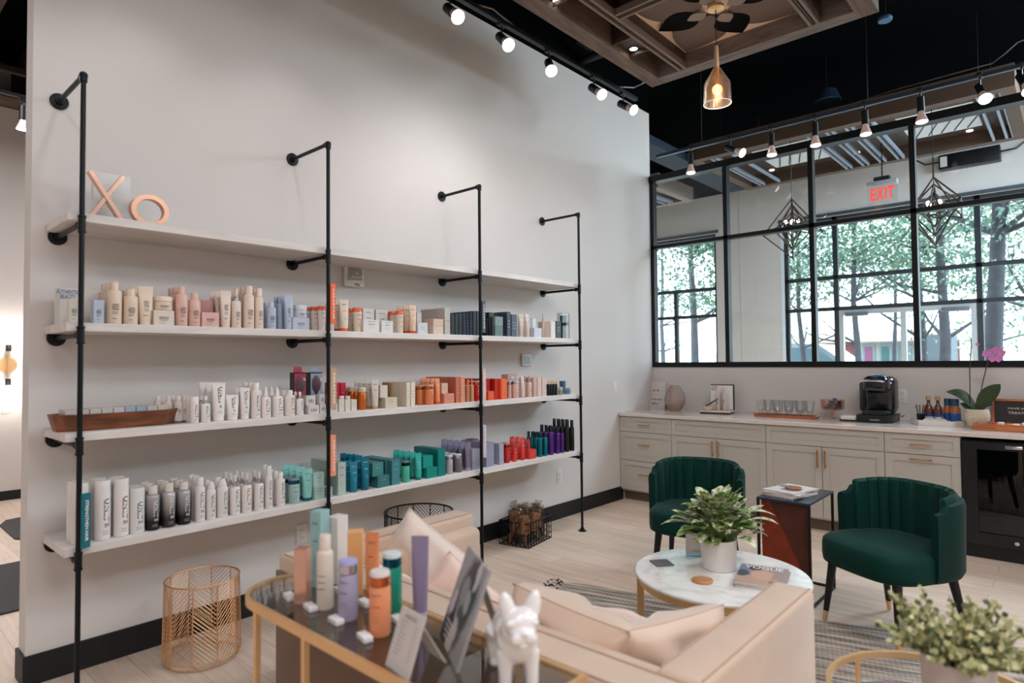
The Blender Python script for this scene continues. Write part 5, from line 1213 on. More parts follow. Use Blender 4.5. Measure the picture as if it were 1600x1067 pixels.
# slate coaster, wood coaster, magazines
p = atz(1034, 880, ztop); o = MB().rbox(-.047, .047, -.047, .047, 0, .005, .001, 1).build('slate_coaster', mat('grey_slate', (104, 106, 108), .6, bump=.2), loc=p, rot=(0, 0, R(52)), smooth=20); tag(o, 'square grey slate coaster at left of marble table', 'coaster')
p = atz(1097.5, 908, ztop)
t = empty('wood_coaster', p, R(40), 'round wooden coaster with grey letters at front of marble table', 'coaster')
MB().lathe([(.046, 0), (.048, .002), (.048, .008), (.046, .010)], 32).build('disc', wood('honey_wood', (176, 110, 62), (214, 146, 92), (1.5, 14, 14), .5), t)
b = MB(); put_text(b, 'nf', .045, fn=lambda u, v: (u, v, .0104)); b.build('lettering', col((150, 150, 150), .5), t, smooth=0)
def mag_mat(name, blobs, base, scale=1.0):
    """printed cover: soft colour fields made of distances to points in object space"""
    m = bpy.data.materials.new(name); m.use_nodes = True; nt = m.node_tree; b = nt.nodes['Principled BSDF']; N = nt.nodes.new; Lk = nt.links.new
    tc = N('ShaderNodeTexCoord'); nz = N('ShaderNodeTexNoise'); nz.inputs['Scale'].default_value = 30; Lk(tc.outputs['Object'], nz.inputs['Vector'])
    sc = N('ShaderNodeVectorMath'); sc.operation = 'SCALE'; sc.inputs['Scale'].default_value = .03; Lk(nz.outputs['Color'], sc.inputs[0])
    ad = N('ShaderNodeVectorMath'); ad.operation = 'ADD'; Lk(tc.outputs['Object'], ad.inputs[0]); Lk(sc.outputs[0], ad.inputs[1]); prev = None
    for (x, y, z), r_, c_, sxyz in blobs:
        mp = N('ShaderNodeMapping'); mp.vector_type = 'TEXTURE'; mp.inputs['Location'].default_value = (x + .015, y + .015, z + .015); mp.inputs['Rotation'].default_value = (0, 0, sxyz[3] if len(sxyz) > 3 and sxyz[4] == 'z' else 0) if len(sxyz) > 3 and sxyz[4] == 'z' else ((0, sxyz[3], 0) if len(sxyz) > 3 else (0, 0, 0)); mp.inputs['Scale'].default_value = sxyz[:3]
        Lk(ad.outputs[0], mp.inputs[0]); ln = N('ShaderNodeVectorMath'); ln.operation = 'LENGTH'; Lk(mp.outputs[0], ln.inputs[0])
        mr = N('ShaderNodeMapRange'); mr.inputs[1].default_value = r_ * 1.15; mr.inputs[2].default_value = r_ * .85; Lk(ln.outputs['Value'], mr.inputs[0])
        mx = N('ShaderNodeMix'); mx.data_type = 'RGBA'; Lk(mr.outputs[0], mx.inputs[0])
        if prev is None: mx.inputs[6].default_value = lin(base) + (1,)
        else: Lk(prev, mx.inputs[6])
        mx.inputs[7].default_value = lin(c_) + (1,); prev = mx.outputs[2]
    Lk(prev, b.inputs['Base Color']); b.inputs['Roughness'].default_value = .25; return m
def magazine(loc, rz_, label, m, w_=.21, h_=.275, th=.008, grp=None):
    t = empty('magazine', loc, rz_, label, 'magazine', grp)
    MB().box(-w_ / 2, w_ / 2, -h_ / 2, h_ / 2, .0006, th - .0006).build('pages', col((206, 198, 190), .7), t)
    b = MB(); b.box(-w_ / 2, w_ / 2 + .001, -h_ / 2, h_ / 2, th - .0005, th); b.box(-w_ / 2, w_ / 2 + .001, -h_ / 2, h_ / 2, 0, .0005); b.box(-w_ / 2 - .001, -w_ / 2, -h_ / 2, h_ / 2, 0, th)
    c = b.build('cover', m, t); return t
mp_ = Vector((-1.118, 2.955, 0)); MR = R(15)
g1 = mag_mat('fashion_cover_print', [((-.03, -.06, 0), .09, (196, 160, 140), (1, 1, 9)), ((-.06, .06, 0), .06, (132, 132, 158), (1, 1, 9)), ((.0, .0, 0), .05, (214, 170, 146), (1, 1.4, 9)), ((-.085, -.0, 0), .03, (70, 80, 92), (1, 1.6, 9)), ((-.04, .09, 0), .03, (74, 62, 62), (1, 1, 9)), ((.07, -.09, 0), .03, (126, 118, 100), (1, 1, 9))], (168, 146, 140))
magazine(Vector((mp_.x, mp_.y, ztop)), MR + .05, 'fashion magazine at bottom of the pile on marble table', col((176, 168, 160), .4), grp='magazines on the marble table')
magazine(Vector((mp_.x + .004, mp_.y + .002, ztop + .0085)), MR - .03, 'second magazine in the pile on marble table', col((150, 146, 140), .4), grp='magazines on the marble table')
t = magazine(Vector((mp_.x, mp_.y, ztop + .017)), MR, 'fashion magazine with white masthead topmost on marble table', g1, grp='magazines on the marble table')
b = MB(); put_text(b, 'VOGUE', .17, h=.045, fn=lambda u, v: (u, .105 + v, .0084)); b.build('masthead', col((236, 232, 228), .4), t, smooth=0)
# ---------------------------------------- green channel back chairs
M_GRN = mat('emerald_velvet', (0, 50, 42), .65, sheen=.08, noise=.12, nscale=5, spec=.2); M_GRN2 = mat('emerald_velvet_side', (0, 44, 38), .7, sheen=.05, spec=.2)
M_LEG = mat('black_wood_leg', (22, 20, 20), .45)
def chair(loc, rz_, label):
    """tub chair facing -Y: seat, curved channelled back, winged sides, tapered legs with brass tips"""
    t = empty('armchair', loc, rz_, label, 'chair', 'green velvet tub chairs')
    n = 40
    def foot(f, dz=0.):   # plan outline of seat
        o = []
        for i in range(n):
            a = 2 * PI * i / n; c, s_ = math.cos(a), math.sin(a); p = 3.4
            o.append((.285 * f * abs(c) ** (2 / p) * (1 if c > 0 else -1), -.01 + .275 * f * abs(s_) ** (2 / p) * (1 if s_ > 0 else -1), dz))
        return o
    MB().rings([foot(.93, .335), foot(.985, .345), foot(1, .375), foot(1, .435), foot(.985, .46), foot(.93, .475), foot(.6, .486), foot(.1, .49)]).build('seat', M_GRN, t, smooth=60)
    # backrest: outer shell from wing to wing
    H0, H1 = .40, .765; nA = 72; A0, A1 = R(-4), R(184)
    def arc(a, r_):  # horizontal superellipse for back plan
        c, s_ = math.cos(a), math.sin(a); p = 2.8
        return Vector((r_ * 1.04 * abs(c) ** (2 / p) * (1 if c > 0 else -1), .0 + r_ * .98 * abs(s_) ** (2 / p) * (1 if s_ > 0 else -1), 0))
    def top(a):
        # wings (outer ends) are lower, step up to the channel back
        d = abs(a - PI / 2)
        return H1 - .02 * (d / R(90)) ** 2 if d < R(88) else H1 - .045 - (d - R(88)) * .11
    # outer shell
    b = MB(); rings_ = []
    for i in range(nA + 1):
        a = A0 + (A1 - A0) * i / nA; Zt = top(a) - .025; zb = .345
        o, q = arc(a, .292), arc(a, .256)
        k = .006 * 0
        rings_.append([(o.x * .95, o.y * .95, zb), (o.x, o.y, zb + .03), (o.x * 1.02, o.y * 1.02, Zt - .03), (o.x, o.y, Zt - .006), ((o.x + q.x) / 2, (o.y + q.y) / 2, Zt), (q.x, q.y, Zt - .01), (q.x * .99, q.y * .99, zb + .02)])
    b.rings(rings_, True); b.build('back_shell', M_GRN2, t, smooth=50, fix=True)
    # channelled inner back
    b = MB(); rings_ = []; nI = 132; B0, B1 = R(4), R(176); NCH = 11
    for i in range(nI + 1):
        f = i / nI; a = B0 + (B1 - B0) * f; ch = abs(math.sin(PI * f * NCH)); rr = .253 - .014 * (ch ** .5) - .004; o, q = arc(a, .272), arc(a, rr + .0)
        Zt = top(a) + .002 * ch ** .5
        rings_.append([(o.x, o.y, .44), (o.x, o.y, Zt - .012), ((o.x * .6 + q.x * .4), (o.y * .6 + q.y * .4), Zt + .006), (q.x, q.y, Zt - .008), (q.x * .985, q.y * .985, Zt - .10), (q.x * .96, q.y * .96, .44)])
    b.rings(rings_, True); b.build('channel_back', M_GRN, t, smooth=50, fix=True)
    for sx_, sy_ in ((-1, -1), (1, -1), (-1, 1), (1, 1)):
        xt, yt_ = sx_ * .20, -.01 + sy_ * .18; xb_, yb_ = sx_ * (.235), -.01 + sy_ * (.215 if sy_ < 0 else .25)
        lg = MB().tube([(xt, yt_, .345), (xt + (xb_ - xt) * .84, yt_ + (yb_ - yt_) * .84, .055)], [.024, .0145], 14).build('leg', M_LEG, t)
        MB().tube([(xt + (xb_ - xt) * .84, yt_ + (yb_ - yt_) * .84, .055), (xb_, yb_, 0)], [.0148, .0115], 14).build('brass_tip', M_GOLD, lg)
    return t
chair((-.775, 3.865, .011), R(-30.4), 'green velvet chair at right, beside the leather side table')
chair((-1.935, 3.975, 0), R(14), 'green velvet chair behind the plant, in front of cabinets')
# ---------------------------------------- side table
t = empty('side_table', (-1.345, 4.14, 0), R(0), 'black metal side table with russet leather panel between green chairs', 'table')
Zs = .615
MB().box(-.155, .155, -.24, .24, Zs - .012, Zs).build('table_top', mat('black_steel_top', (52, 66, 82), .25, .6), t)
b = MB()
for x in (-.148, .148):
    for y in (-.232, .232): b.box(x - .007, x + .007, y - .007, y + .007, .0, Zs - .012)
for y in (-.232, .232): b.box(-.141, .141, y - .007, y + .007, 0, .014)
for x in (-.148, .148): b.box(x - .007, x + .007, -.225, .225, 0, .014)
b.build('frame', M_BLACK, t)
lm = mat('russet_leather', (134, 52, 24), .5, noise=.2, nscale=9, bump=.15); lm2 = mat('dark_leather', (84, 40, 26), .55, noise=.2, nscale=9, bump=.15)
b = MB(); b.box(-.138, .138, -.205, -.195, .06, Zs - .02); b.build('leather_panel', lm, t)
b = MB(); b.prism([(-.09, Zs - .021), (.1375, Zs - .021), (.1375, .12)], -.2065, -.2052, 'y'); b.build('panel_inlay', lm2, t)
zt_ = Zs + .0005; mc = Vector((-1.37, 4.10, zt_))
for k in range(4):
    magazine(mc + Vector((.004 * (k % 2), .005 * k, .0085 * k)), R(-14 + 5 * (k % 3)), ['lowest', 'second', 'third', 'topmost'][k] + ' magazine in the pile on black side table', mag_mat('lifestyle_cover_print', [((-.05, .05, 0), .05, (120, 130, 160), (1, 1, 9)), ((.02, -.03, 0), .05, (160, 140, 130), (1.3, 1, 9))], (222, 214, 208)) if k == 3 else col((214, 206, 200), .4), grp='magazines on the side table')
o = MB().lathe([(.046, 0), (.048, .002), (.048, .008), (.046, .010)], 32).build('wood_coaster', wood('walnut_disc', (124, 78, 58), (160, 108, 84), (1.5, 14, 14), .5), loc=(mc.x + .02, mc.y + .02, zt_ + .0345)); tag(o, 'round brown coaster on the side table magazines', 'coaster')
# ---------------------------------------- wire baskets
def wire_tub(name, loc, r0_, r1_, h, m, label, zig=True, wr=.0022, panels=10):
    t = empty(name, loc, 0, label, 'basket')
    b = MB(); n = 48
    def circ(r_, z): return [(r_ * math.cos(2 * PI * i / n), r_ * math.sin(2 * PI * i / n), z) for i in range(n)]
    MB().tube(circ(r1_, h), wr * 1.9, 8, closed=True).build('top_hoop', m, t); MB().tube(circ(r0_, .035), wr * 1.4, 8, closed=True).build('lower_hoop', m, t); MB().tube(circ(r0_ * .93, .004 + wr), wr * 1.2, 8, closed=True).build('foot_hoop', m, t)
    b = MB()
    def P_(f, z): a = 2 * PI * f; rr = r0_ + (r1_ - r0_) * (z - .035) / (h - .035); return (rr * math.cos(a), rr * math.sin(a), z)
    for k in range(panels): b.tube([P_(k / panels, .035), P_(k / panels, h)], wr * 1.25, 6); b.tube([P_(k / panels, .035), (r0_ * .93 * math.cos(2 * PI * k / panels + .15), r0_ * .93 * math.sin(2 * PI * k / panels + .15), .005)], wr, 5); b.tube([P_(k / panels, .035), (r0_ * .93 * math.cos(2 * PI * k / panels - .15), r0_ * .93 * math.sin(2 * PI * k / panels - .15), .005)], wr, 5)
    o = b.build('ribs', m, t)
    b = MB(); NL = 17; dz = (h - .035) / NL; rise = (h - .035) * .30
    for k in range(panels):
        f0, f1 = k / panels, (k + 1) / panels; up = k % 2 == 0
        for q in range(-7, NL + 1):
            za, zb = .035 + q * dz, .035 + q * dz + rise
            if not up: za, zb = zb, za
            pa, pb = (0, za), (1, zb)
            lo, hi = .035, h * .985
            def clip(pa, pb):
                (fa, a_), (fb, b_) = pa, pb
                if max(a_, b_) < lo or min(a_, b_) > hi: return None
                def at(z): return fa + (fb - fa) * (z - a_) / (b_ - a_)
                if a_ < lo: fa, a_ = at(lo), lo
                elif a_ > hi: fa, a_ = at(hi), hi
                if b_ < lo: fb, b_ = (pa[0] + (pb[0] - pa[0]) * (lo - pa[1]) / (pb[1] - pa[1])), lo
                elif b_ > hi: fb, b_ = (pa[0] + (pb[0] - pa[0]) * (hi - pa[1]) / (pb[1] - pa[1])), hi
                return (fa, a_), (fb, b_)
            c_ = clip(pa, pb)
            if c_: b.tube([P_(f0 + (f1 - f0) * c_[0][0], c_[0][1]), P_(f0 + (f1 - f0) * c_[1][0], c_[1][1])], wr * .72, 4)
    o = b.build('chevron_wires', m, t); o['kind'] = 'stuff'
    return t
M_CW = mat('copper_gold_wire', (226, 172, 122), .45, .8)
wire_tub('wire_basket', (-3.305, 1.33, 0), .178, .170, .395, M_CW, 'empty gold wire basket with chevron sides on floor by wall')
wire_tub('wire_basket', (-3.30, 2.72, 0), .225, .225, .47, M_WIRE, 'large black wire basket with chevron sides behind the sofa', wr=.003, panels=12)
# black grid basket with wrapped brushes
bx, by = -3.385, 3.905
t = empty('grid_basket', (bx, by, 0), R(10), 'low rectangular black wire grid basket by the wall under shelves', 'basket')
hx, hy, hz = .135, .185, .19
b = MB()
for z, r_ in ((.006, .0045), (.05, .003), (.095, .003), (.14, .003), (hz, .006)): b.tube([(-hx, -hy, z), (hx, -hy, z), (hx, hy, z), (-hx, hy, z)], r_, 6, closed=True)
for k in range(10):
    y = -hy + 2 * hy * k / 9
    for x in (-hx, hx): b.tube([(x, y, .005), (x, y, hz)], .0030, 5)
    b.tube([(-hx, y, .005), (hx, y, .005)], .0028, 5)
for k in range(8):
    x = -hx + 2 * hx * k / 7
    for y in (-hy, hy): b.tube([(x, y, .005), (x, y, hz)], .0030, 5)
    b.tube([(x, -hy, .005), (x, hy, .005)], .0028, 5)
b.build('wire_grid', M_WIRE, t)
M_WRAP = glass_thin('crinkled_cellophane', (226, 224, 220), rough=.1)
M_BRW = wood('brush_back_wood', (150, 100, 62), (196, 146, 100), (10, 10, 2), .5)
rn = random.Random(5)
for k in range(12):
    u, v = (k % 3 - 1) * .075, (k // 3 - 1.5) * .095; hx_, hy_ = u + rn.uniform(-.012, .012), v + rn.uniform(-.01, .01)
    tx, ty = rn.uniform(-.3, .3), rn.uniform(-.25, .25) - v * .8
    c_, s_ = math.cos(R(10)), math.sin(R(10))
    r0 = empty('wrapped_hairbrush', (bx + hx_ * c_ - hy_ * s_, by + hx_ * s_ + hy_ * c_, .012)); r0.rotation_euler = (ty, tx, rn.uniform(0, 3)); r0.scale = (1.15, 1.15, .86)
    tag(r0, 'wrapped wooden hairbrush in the black grid basket, %s from the left' % ORD[k], 'hairbrush', 'wrapped hairbrushes in the grid basket')
    MB().tube([(0, 0, .01), (0, 0, .12)], [.010, .013], 10).build('handle', M_BLACK if k % 2 else M_BRW, r0)
    MB().tube([(0, 0, .10), (0, 0, .115), (0, 0, .27), (0, 0, .276)], [.018, .033, .035, .030], 16).build('brush_head', M_BRW, r0)
    b = MB(); prof = [(.014, .0), (.034, .06), (.042, .15), (.042, .28), (.034, .295), (.014, .305), (.030, .335)]
    rr = []
    for r_, z in prof: rr.append([((r_ * (1 + .16 * math.sin(5 * a + z * 40 + k))) * math.cos(a), (r_ * (1 + .16 * math.sin(4 * a + z * 33))) * math.sin(a), z) for a in [2 * PI * i / 18 for i in range(18)]])
    b.rings(rr, False); b.build('cellophane', M_WRAP, r0, smooth=0)
# ================================================================ GLASS CONSOLE BEHIND THE SOFA
TZ = .75
t = empty('console_table', (-1.4, 1.04, 0), 0, 'narrow gold framed glass console table with rounded left end, behind sofa', 'table')
def outline(off, z, n=20):
    o = []; xc_, yc_, r_ = -1.868, 1.04, .150 - off
    for i in range(n + 1): a = PI / 2 + PI * i / n; o.append((xc_ + r_ * math.cos(a) + 1.4, r_ * math.sin(a), z))
    return o + [(-.85 - off + 1.4, -(.15 - off), z), (-.85 - off + 1.4, .15 - off, z)]
b = MB(); b.rings([outline(0, TZ + .004), outline(.013, TZ + .004), outline(.013, TZ - .022), outline(0, TZ - .022), outline(0, TZ + .004)], False); b.build('gold_rim', M_GOLD, t, fix=True, smooth=20)
b = MB(); b.rings([outline(.016, TZ - .010), outline(.016, TZ - .0005)]); 
M_TG = mat('grey_table_glass', (205, 212, 210), .02, trans=1.0, ior=1.45)
def tglass():
    m = bpy.data.materials.new('smoky_table_glass'); m.use_nodes = True; nt = m.node_tree
    for n_ in list(nt.nodes):
        if n_.type != 'OUTPUT_MATERIAL': nt.nodes.remove(n_)
    out = nt.nodes[0]; tr = nt.nodes.new('ShaderNodeBsdfTransparent'); tr.inputs[0].default_value = lin((214, 216, 214)) + (1,)
    g = nt.nodes.new('ShaderNodeBsdfGlossy'); g.inputs['Roughness'].default_value = .01; g.inputs[0].default_value = (1, 1, 1, 1)
    f = schlick(nt, .05); mx = nt.nodes.new('ShaderNodeMixShader')
    nt.links.new(f, mx.inputs[0]); nt.links.new(tr.outputs[0], mx.inputs[1]); nt.links.new(g.outputs[0], mx.inputs[2]); nt.links.new(mx.outputs[0], out.inputs[0]); return m
b.build('glass_top', tglass(), t, smooth=10)
for x, y in ((-1.845, .900), (-1.567, .898), (-1.05, 1.182), (-.86, .898), (-.86, 1.182)):
    MB().box(x - .008 + 1.4, x + .008 + 1.4, y - 1.04 - .008, y - 1.04 + .008, 0, TZ - .022).build('leg', M_GOLD, t)
zt_ = TZ + .0002
def onT(px, pyb): p = atz(px, pyb, TZ); return Vector((p.x, p.y, zt_))
def hT(p, px, pyt):
    d = ray(px, pyt); k = math.hypot(p.x, p.y) / math.hypot(d.x, d.y); return 1.47 + d.z * k - TZ
def face_cam(p, extra=0): return math.atan2(p.x - 0, -(p.y - 0)) * 0 + math.atan2(p.y, p.x) - PI / 2 + 0 + R(extra)
def wpx(p, dpx): return dpx * (p - CAMPOS).dot(FWD) / FPX
def conso(kind, pxc, pyb, pyt, dpx, c, label, yaw, d=None, w_=None, **k):
    p = onT(pxc, pyb); w0 = w_ or wpx(p, dpx) * .97; h = hT(p, pxc, pyt)
    o = product(kind, w0, h, c, d=d, **k) if kind == 'box' else product(kind, w0, h, c, **k)
    fx, fy = p.x / math.hypot(p.x, p.y), p.y / math.hypot(p.x, p.y)
    o.location = (p.x + fx * (d or w0) * .45, p.y + fy * (d or w0) * .45, zt_); o.rotation_euler = (0, 0, R(yaw)); tag(o, label, None, 'display bottles and cartons on the glass console'); return o
Y0 = 48
b_ = conso('box', 473, 944, 858, 24, (214, 168, 146), 'rose mirrored carton at the rounded left end of console', 40, d=.042, w_=.038, metal=.55, rough=.16)
conso('aero', 508, 954, 838, 27, (218, 204, 190), 'tall cream mousse can on the glass console', 30, style='lines', cap=(226, 210, 194))
conso('box', 500, 918, 799, 24, (150, 188, 186), 'tall aqua carton at the back of console', 18, d=.045, w_=.043, style='ker', ink=(60, 100, 110))
conso('box', 528, 912, 808, 26, (222, 214, 208), 'tall white patterned carton at the back of console', 14, d=.05, w_=.045, noise=0)if False else conso('box', 528, 912, 808, 26, (222, 214, 208), 'tall white patterned carton at the back of console', 14, d=.05, w_=.045)
conso('bain', 544, 972, 878, 32, (168, 160, 186), 'lilac bottle with silver cap on the glass console', 30, cap=(206, 204, 214), disc=(172, 168, 214), style='ker', ink=(90, 84, 110))
conso('box', 556, 930, 832, 26, (232, 172, 112), 'tall golden orange carton behind lilac bottle on console', 50, d=.05, w_=.045)
conso('tube', 582, 937, 836, 25, (236, 146, 96), 'tall orange squeeze tube on the glass console', 25, cap=(230, 90, 50), style='ker', acc=(210, 50, 40), ink=(190, 90, 60))
conso('bain', 594, 997, 896, 35, (232, 148, 104), 'peach bottle with copper cap, front of the glass console', 32, cap=(206, 112, 70), disc=(224, 214, 208), style='ker', acc=(210, 60, 50), ink=(170, 90, 60))
conso('bain', 613, 961, 867, 31, (30, 140, 116), 'clear green bottle with teal cap on console', 30, cap=(26, 96, 120), disc=(214, 220, 222), rough=.1)
conso('tube', 657, 972, 843, 29, (146, 134, 164), 'tall lilac tube with metallic top on console', 38, cap=(196, 186, 214), metal=.25, rough=.3)
bl = None
for k, (px, pyb, lb_) in enumerate(((448, 938, 'leftmost in front row'), (481, 955, 'second in front row'), (521, 976, 'third in front row'), (566, 1003, 'fourth in front row, before the peach bottle'),
                                 (529, 928, 'behind the lilac bottle'), (567, 948, 'behind between lilac and peach bottles'), (619, 975, 'beside the price card'))):
    p = onT(px, pyb)
    if bl is None: bl = MB().rbox(-.026, .026, -.013, .013, 0, .0145, .002, 2).build('price_block', mat('white_price_block', (232, 228, 226), .4)); o = bl
    else: o = bl.copy(); COL.objects.link(o)
    o.location = (p.x - .006, p.y + .012, zt_); o.rotation_euler = (0, 0, R(-12 + 3 * (k % 3))); tag(o, 'small white price block on console, ' + lb_, 'price block', 'white price blocks on the console')
# leaning cards
def lean_card(A, B, s, tt, th, name, m, mback, label):
    A = Vector((*A, zt_)); B = Vector((*B, zt_)); e = B - A; Ln = e.length; e.normalize(); n_ = Vector((-e.y, e.x, 0)); up = (n_ * s + Vector((0, 0, tt))); Hh = up.length; up.normalize(); nn = e.cross(up)
    root = empty(name, A.lerp(B, .5), 0, label, 'card'); root.rotation_euler = (0, 0, math.atan2(e.y, e.x))
    ang = math.atan2(s, tt); T = Matrix.Rotation(-ang, 4, 'X')
    MB().box(-Ln / 2, Ln / 2, 0.0, th, 0, Hh, T).build('card', m, root, smooth=0)
    MB().prism([(.004 + s * .9 , tt * .86), (s * .9 + .006, tt * .86), (s * .9 + .075, 0.0), (s * .9 + .071, 0.0)], -Ln * .32, Ln * .32, 'x').build('easel_back', mback, root)
    return root, T, Ln, Hh
m_bw = mag_mat('monochrome_portrait_print', [((.01, 0, .12), .075, (58, 56, 56), (.9, 9, 1.5, .25, 'y')), ((-.03, 0, .10), .045, (92, 88, 88), (1, 9, 1, 0, 'y')), ((.052, 0, .195), .024, (206, 202, 200), (.7, 9, 1.7, .1, 'y')), ((-.012, 0, .14), .03, (150, 146, 144), (1, 9, 1.2, .5, 'y')),
    ((.028, 0, .125), .018, (170, 168, 166), (1, 9, 1.6, .2, 'y')), ((-.045, 0, .03), .062, (44, 42, 42), (1.1, 9, 1.0, .3, 'y')), ((-.078, 0, .09), .022, (200, 194, 190), (.8, 9, 1.8, .3, 'y')), ((-.02, 0, .07), .012, (190, 188, 186), (.5, 9, 3.2, -.5, 'y')), ((-.012, 0, .03), .03, (206, 186, 178), (.9, 9, 1.6, .3, 'y'))], (158, 156, 156))
root, T, Ln, Hh = lean_card((-1.274, 1.117), (-1.089, 1.005), .08, .224, .008, 'photo_card', m_bw, col((206, 196, 188), .6), 'large black and white portrait card leaning on console easel')
b = MB()
for q, (u, v, ww) in enumerate(((-.05, .052, .07), (-.046, .040, .06), (-.05, .028, .05), (-.044, .016, .05))): b.quad(*[tuple(T @ Vector((u + du * ww / 2, -.0006, v + dv))) for du, dv in ((-1, 0), (1, 0), (1, .004), (-1, .004))])
b.build('caption_lines', col((206, 202, 200), .5), root, smooth=0)
root, T, Ln, Hh = lean_card((-1.244, .921), (-1.141, .906), .047, .129, .004, 'price_card', col((206, 196, 190), .6), col((214, 206, 200), .6), 'white printed price list card at front of the glass console')
b = MB()
put_text(b, 'SERVICES', .05, fn=lambda u, v: tuple(T @ Vector((u, -.0008, v + Hh * .88))))
for k in range(9):
    for u0, u1 in ((-.036, -.005 - .004 * (k % 3)), (.024, .036)): b.quad(*[tuple(T @ Vector((u, -.0006, Hh * (.78 - .065 * k) + dv))) for u, dv in ((u0, 0), (u1, 0), (u1, .0018), (u0, .0018))])
b.build('printed_lines', col((150, 140, 136), .5), root, smooth=0)
# ceramic french bulldog
t = empty('dog_figurine', (-.925, 1.035, zt_), R(52), 'glossy white ceramic dog figurine with upright ears on the console', 'figurine')
b = MB()
b.sphere((0, .065, .098), .040, 20, 14, (.92, 1.75, .98)); b.sphere((0, .0, .108), .043, 20, 14, (.95, .9, 1.1)); b.sphere((0, .12, .095), .036, 18, 12, (.9, 1, 1))
b.tube([(0, -.005, .12), (0, -.025, .15)], [.036, .034], 18)
b.sphere((0, -.040, .163), .035, 22, 16, (1.0, .92, .86))
b.sphere((0, -.062, .148), .024, 20, 14, (1.0, .8, .78)); b.sphere((-.013, -.076, .143), .0125, 14, 10, (1, .8, 1.05)); b.sphere((.013, -.076, .143), .0125, 14, 10, (1, .8, 1.05)); b.sphere((0, -.082, .155), .0062, 12, 8, (1.3, .8, .8)); b.sphere((0, -.070, .128), .012, 12, 8, (1.2, .9, .6))
for s_ in (-1, 1):
    b.sphere((s_ * .022, -.062, .168), .0085, 14, 10, (1.2, .8, 1)); 
    b.tube([(s_ * .021, -.034, .178), (s_ * .027, -.033, .200), (s_ * .030, -.033, .216), (s_ * .030, -.033, .224)], [.0175, .0155, .0095, .003], 12)
    b.tube([(s_ * .024, -.008, .09), (s_ * .026, -.014, .05), (s_ * .026, -.016, .010)], [.019, .013, .0115], 14); b.sphere((s_ * .026, -.022, .008), .0125, 12, 8, (1, 1.3, .65))
    b.tube([(s_ * .022, .118, .085), (s_ * .027, .135, .052), (s_ * .027, .128, .03), (s_ * .027, .128, .010)], [.024, .017, .012, .011], 14); b.sphere((s_ * .027, .122, .008), .0125, 12, 8, (1, 1.3, .65))
b.sphere((0, .158, .108), .010, 10, 8)
b.v = [(x * 1.13, y * 1.05, z * 1.03) for x, y, z in b.v]
d = b.build('dog_body', mat('white_glazed_ceramic', (232, 228, 226), .12, coat=.6), t)
rm = d.modifiers.new('remesh', 'REMESH'); rm.mode = 'VOXEL'; rm.voxel_size = .0026; rm.use_smooth_shade = True
sm = d.modifiers.new('smooth', 'SMOOTH'); sm.factor = .6; sm.iterations = 6
# ---------------------------------------- round gold tray table in the right foreground
tc_ = Vector((-.285, 1.955, 0))
t = empty('tray_table', tc_, 0, 'round gold rimmed tray table in the near right corner', 'table')
n = 56; b = MB(); b.rings([[((.262 + dx) * math.cos(2 * PI * i / n), (.262 + dx) * math.sin(2 * PI * i / n), .575 + dz) for dx, dz in ((-.006, 0), (.006, 0), (.006, .018), (-.006, .018))] for i in range(n + 1)], False); b.build('upper_rail', M_GOLD, t, fix=True)
b = MB(); b.lathe([(.255, .49), (.262, .494), (.262, .505), (.250, .505), (.248, .500), (.002, .500)], 56, caps=False); b.build('tray_top', mat('mirror_tray', (196, 200, 204), .12, .8), t)
for a in (R(150), R(60), R(330), R(240)):
    c_, s_ = .262 * math.cos(a), .262 * math.sin(a); MB().tube([(c_, s_, 0), (c_, s_, .575)], .007, 8).build('leg', M_GOLD, t)
pc = Vector((-.245, 1.915, .5055))
o = MB().rbox(-.09, .09, -.06, .06, 0, .012, .003).build('pink_box', col((232, 176, 156), .5), loc=(-.385, 1.93, .501), rot=(0, 0, R(30))); tag(o, 'flat pink box on the tray table beside the white pot', 'box')
t = empty('potted_shrub', pc, 0, 'bushy pale green eucalyptus like plant in plain grey white pot', 'plant')
MB().lathe([(.066, 0), (.070, .004), (.080, .22), (.075, .22), (.072, .195), (.002, .195)], 36, caps=False).build('pot', mat('matte_stone_pot', (206, 196, 190), .7), t)
MB().lathe([(.073, .193), (.002, .205)], 20, caps=False).build('soil', mat('dark_soil', (34, 26, 22), .95, bump=.8), t)
M_E1 = mat('eucalyptus_pale', (158, 158, 104), .6, noise=.12, nscale=30); M_E2 = mat('eucalyptus_deep', (80, 88, 44), .6, noise=.15, nscale=30); M_E3 = mat('eucalyptus_white', (196, 190, 142), .6)
bb = [MB(), MB(), MB()]; st = MB(); rn = random.Random(21)
for k in range(90):
    a = rn.uniform(0, 2 * PI); el = rn.uniform(.45, 1.45); LL = rn.uniform(.075, .15) * (1 + .15 * math.sin(el)); 
    base = Vector((.05 * math.cos(a) * rn.random(), .05 * math.sin(a) * rn.random(), .20)); dv = Vector((math.cos(a) * math.cos(el), math.sin(a) * math.cos(el), math.sin(el) * .9)); tip = base + dv * LL + Vector((math.cos(a) * .03, math.sin(a) * .03, .0))
    st.tube([tuple(base), tuple(base.lerp(tip, .5) + Vector((0, 0, .008))), tuple(tip)], .0018, 5)
    for q in range(13):
        f = .25 + .75 * q / 12; p = base.lerp(tip, f) + Vector((0, 0, .008 * math.sin(PI * f))); aa = q * 2.4 + k
        od = Vector((math.cos(aa), math.sin(aa), .5)); i_ = rn.choice([0, 0, 1, 2]) if f > .5 else rn.choice([1, 1, 0])
        leaf_mb(bb[i_], p, p + od.normalized() * rn.uniform(.012, .021), .0075, 0, 3, .15)
st.build('stems', col((120, 116, 84), .6), t)
for b_, m_ in zip(bb, (M_E1, M_E2, M_E3)):
    o = b_.build('foliage', m_, t, smooth=60); o['kind'] = 'stuff'
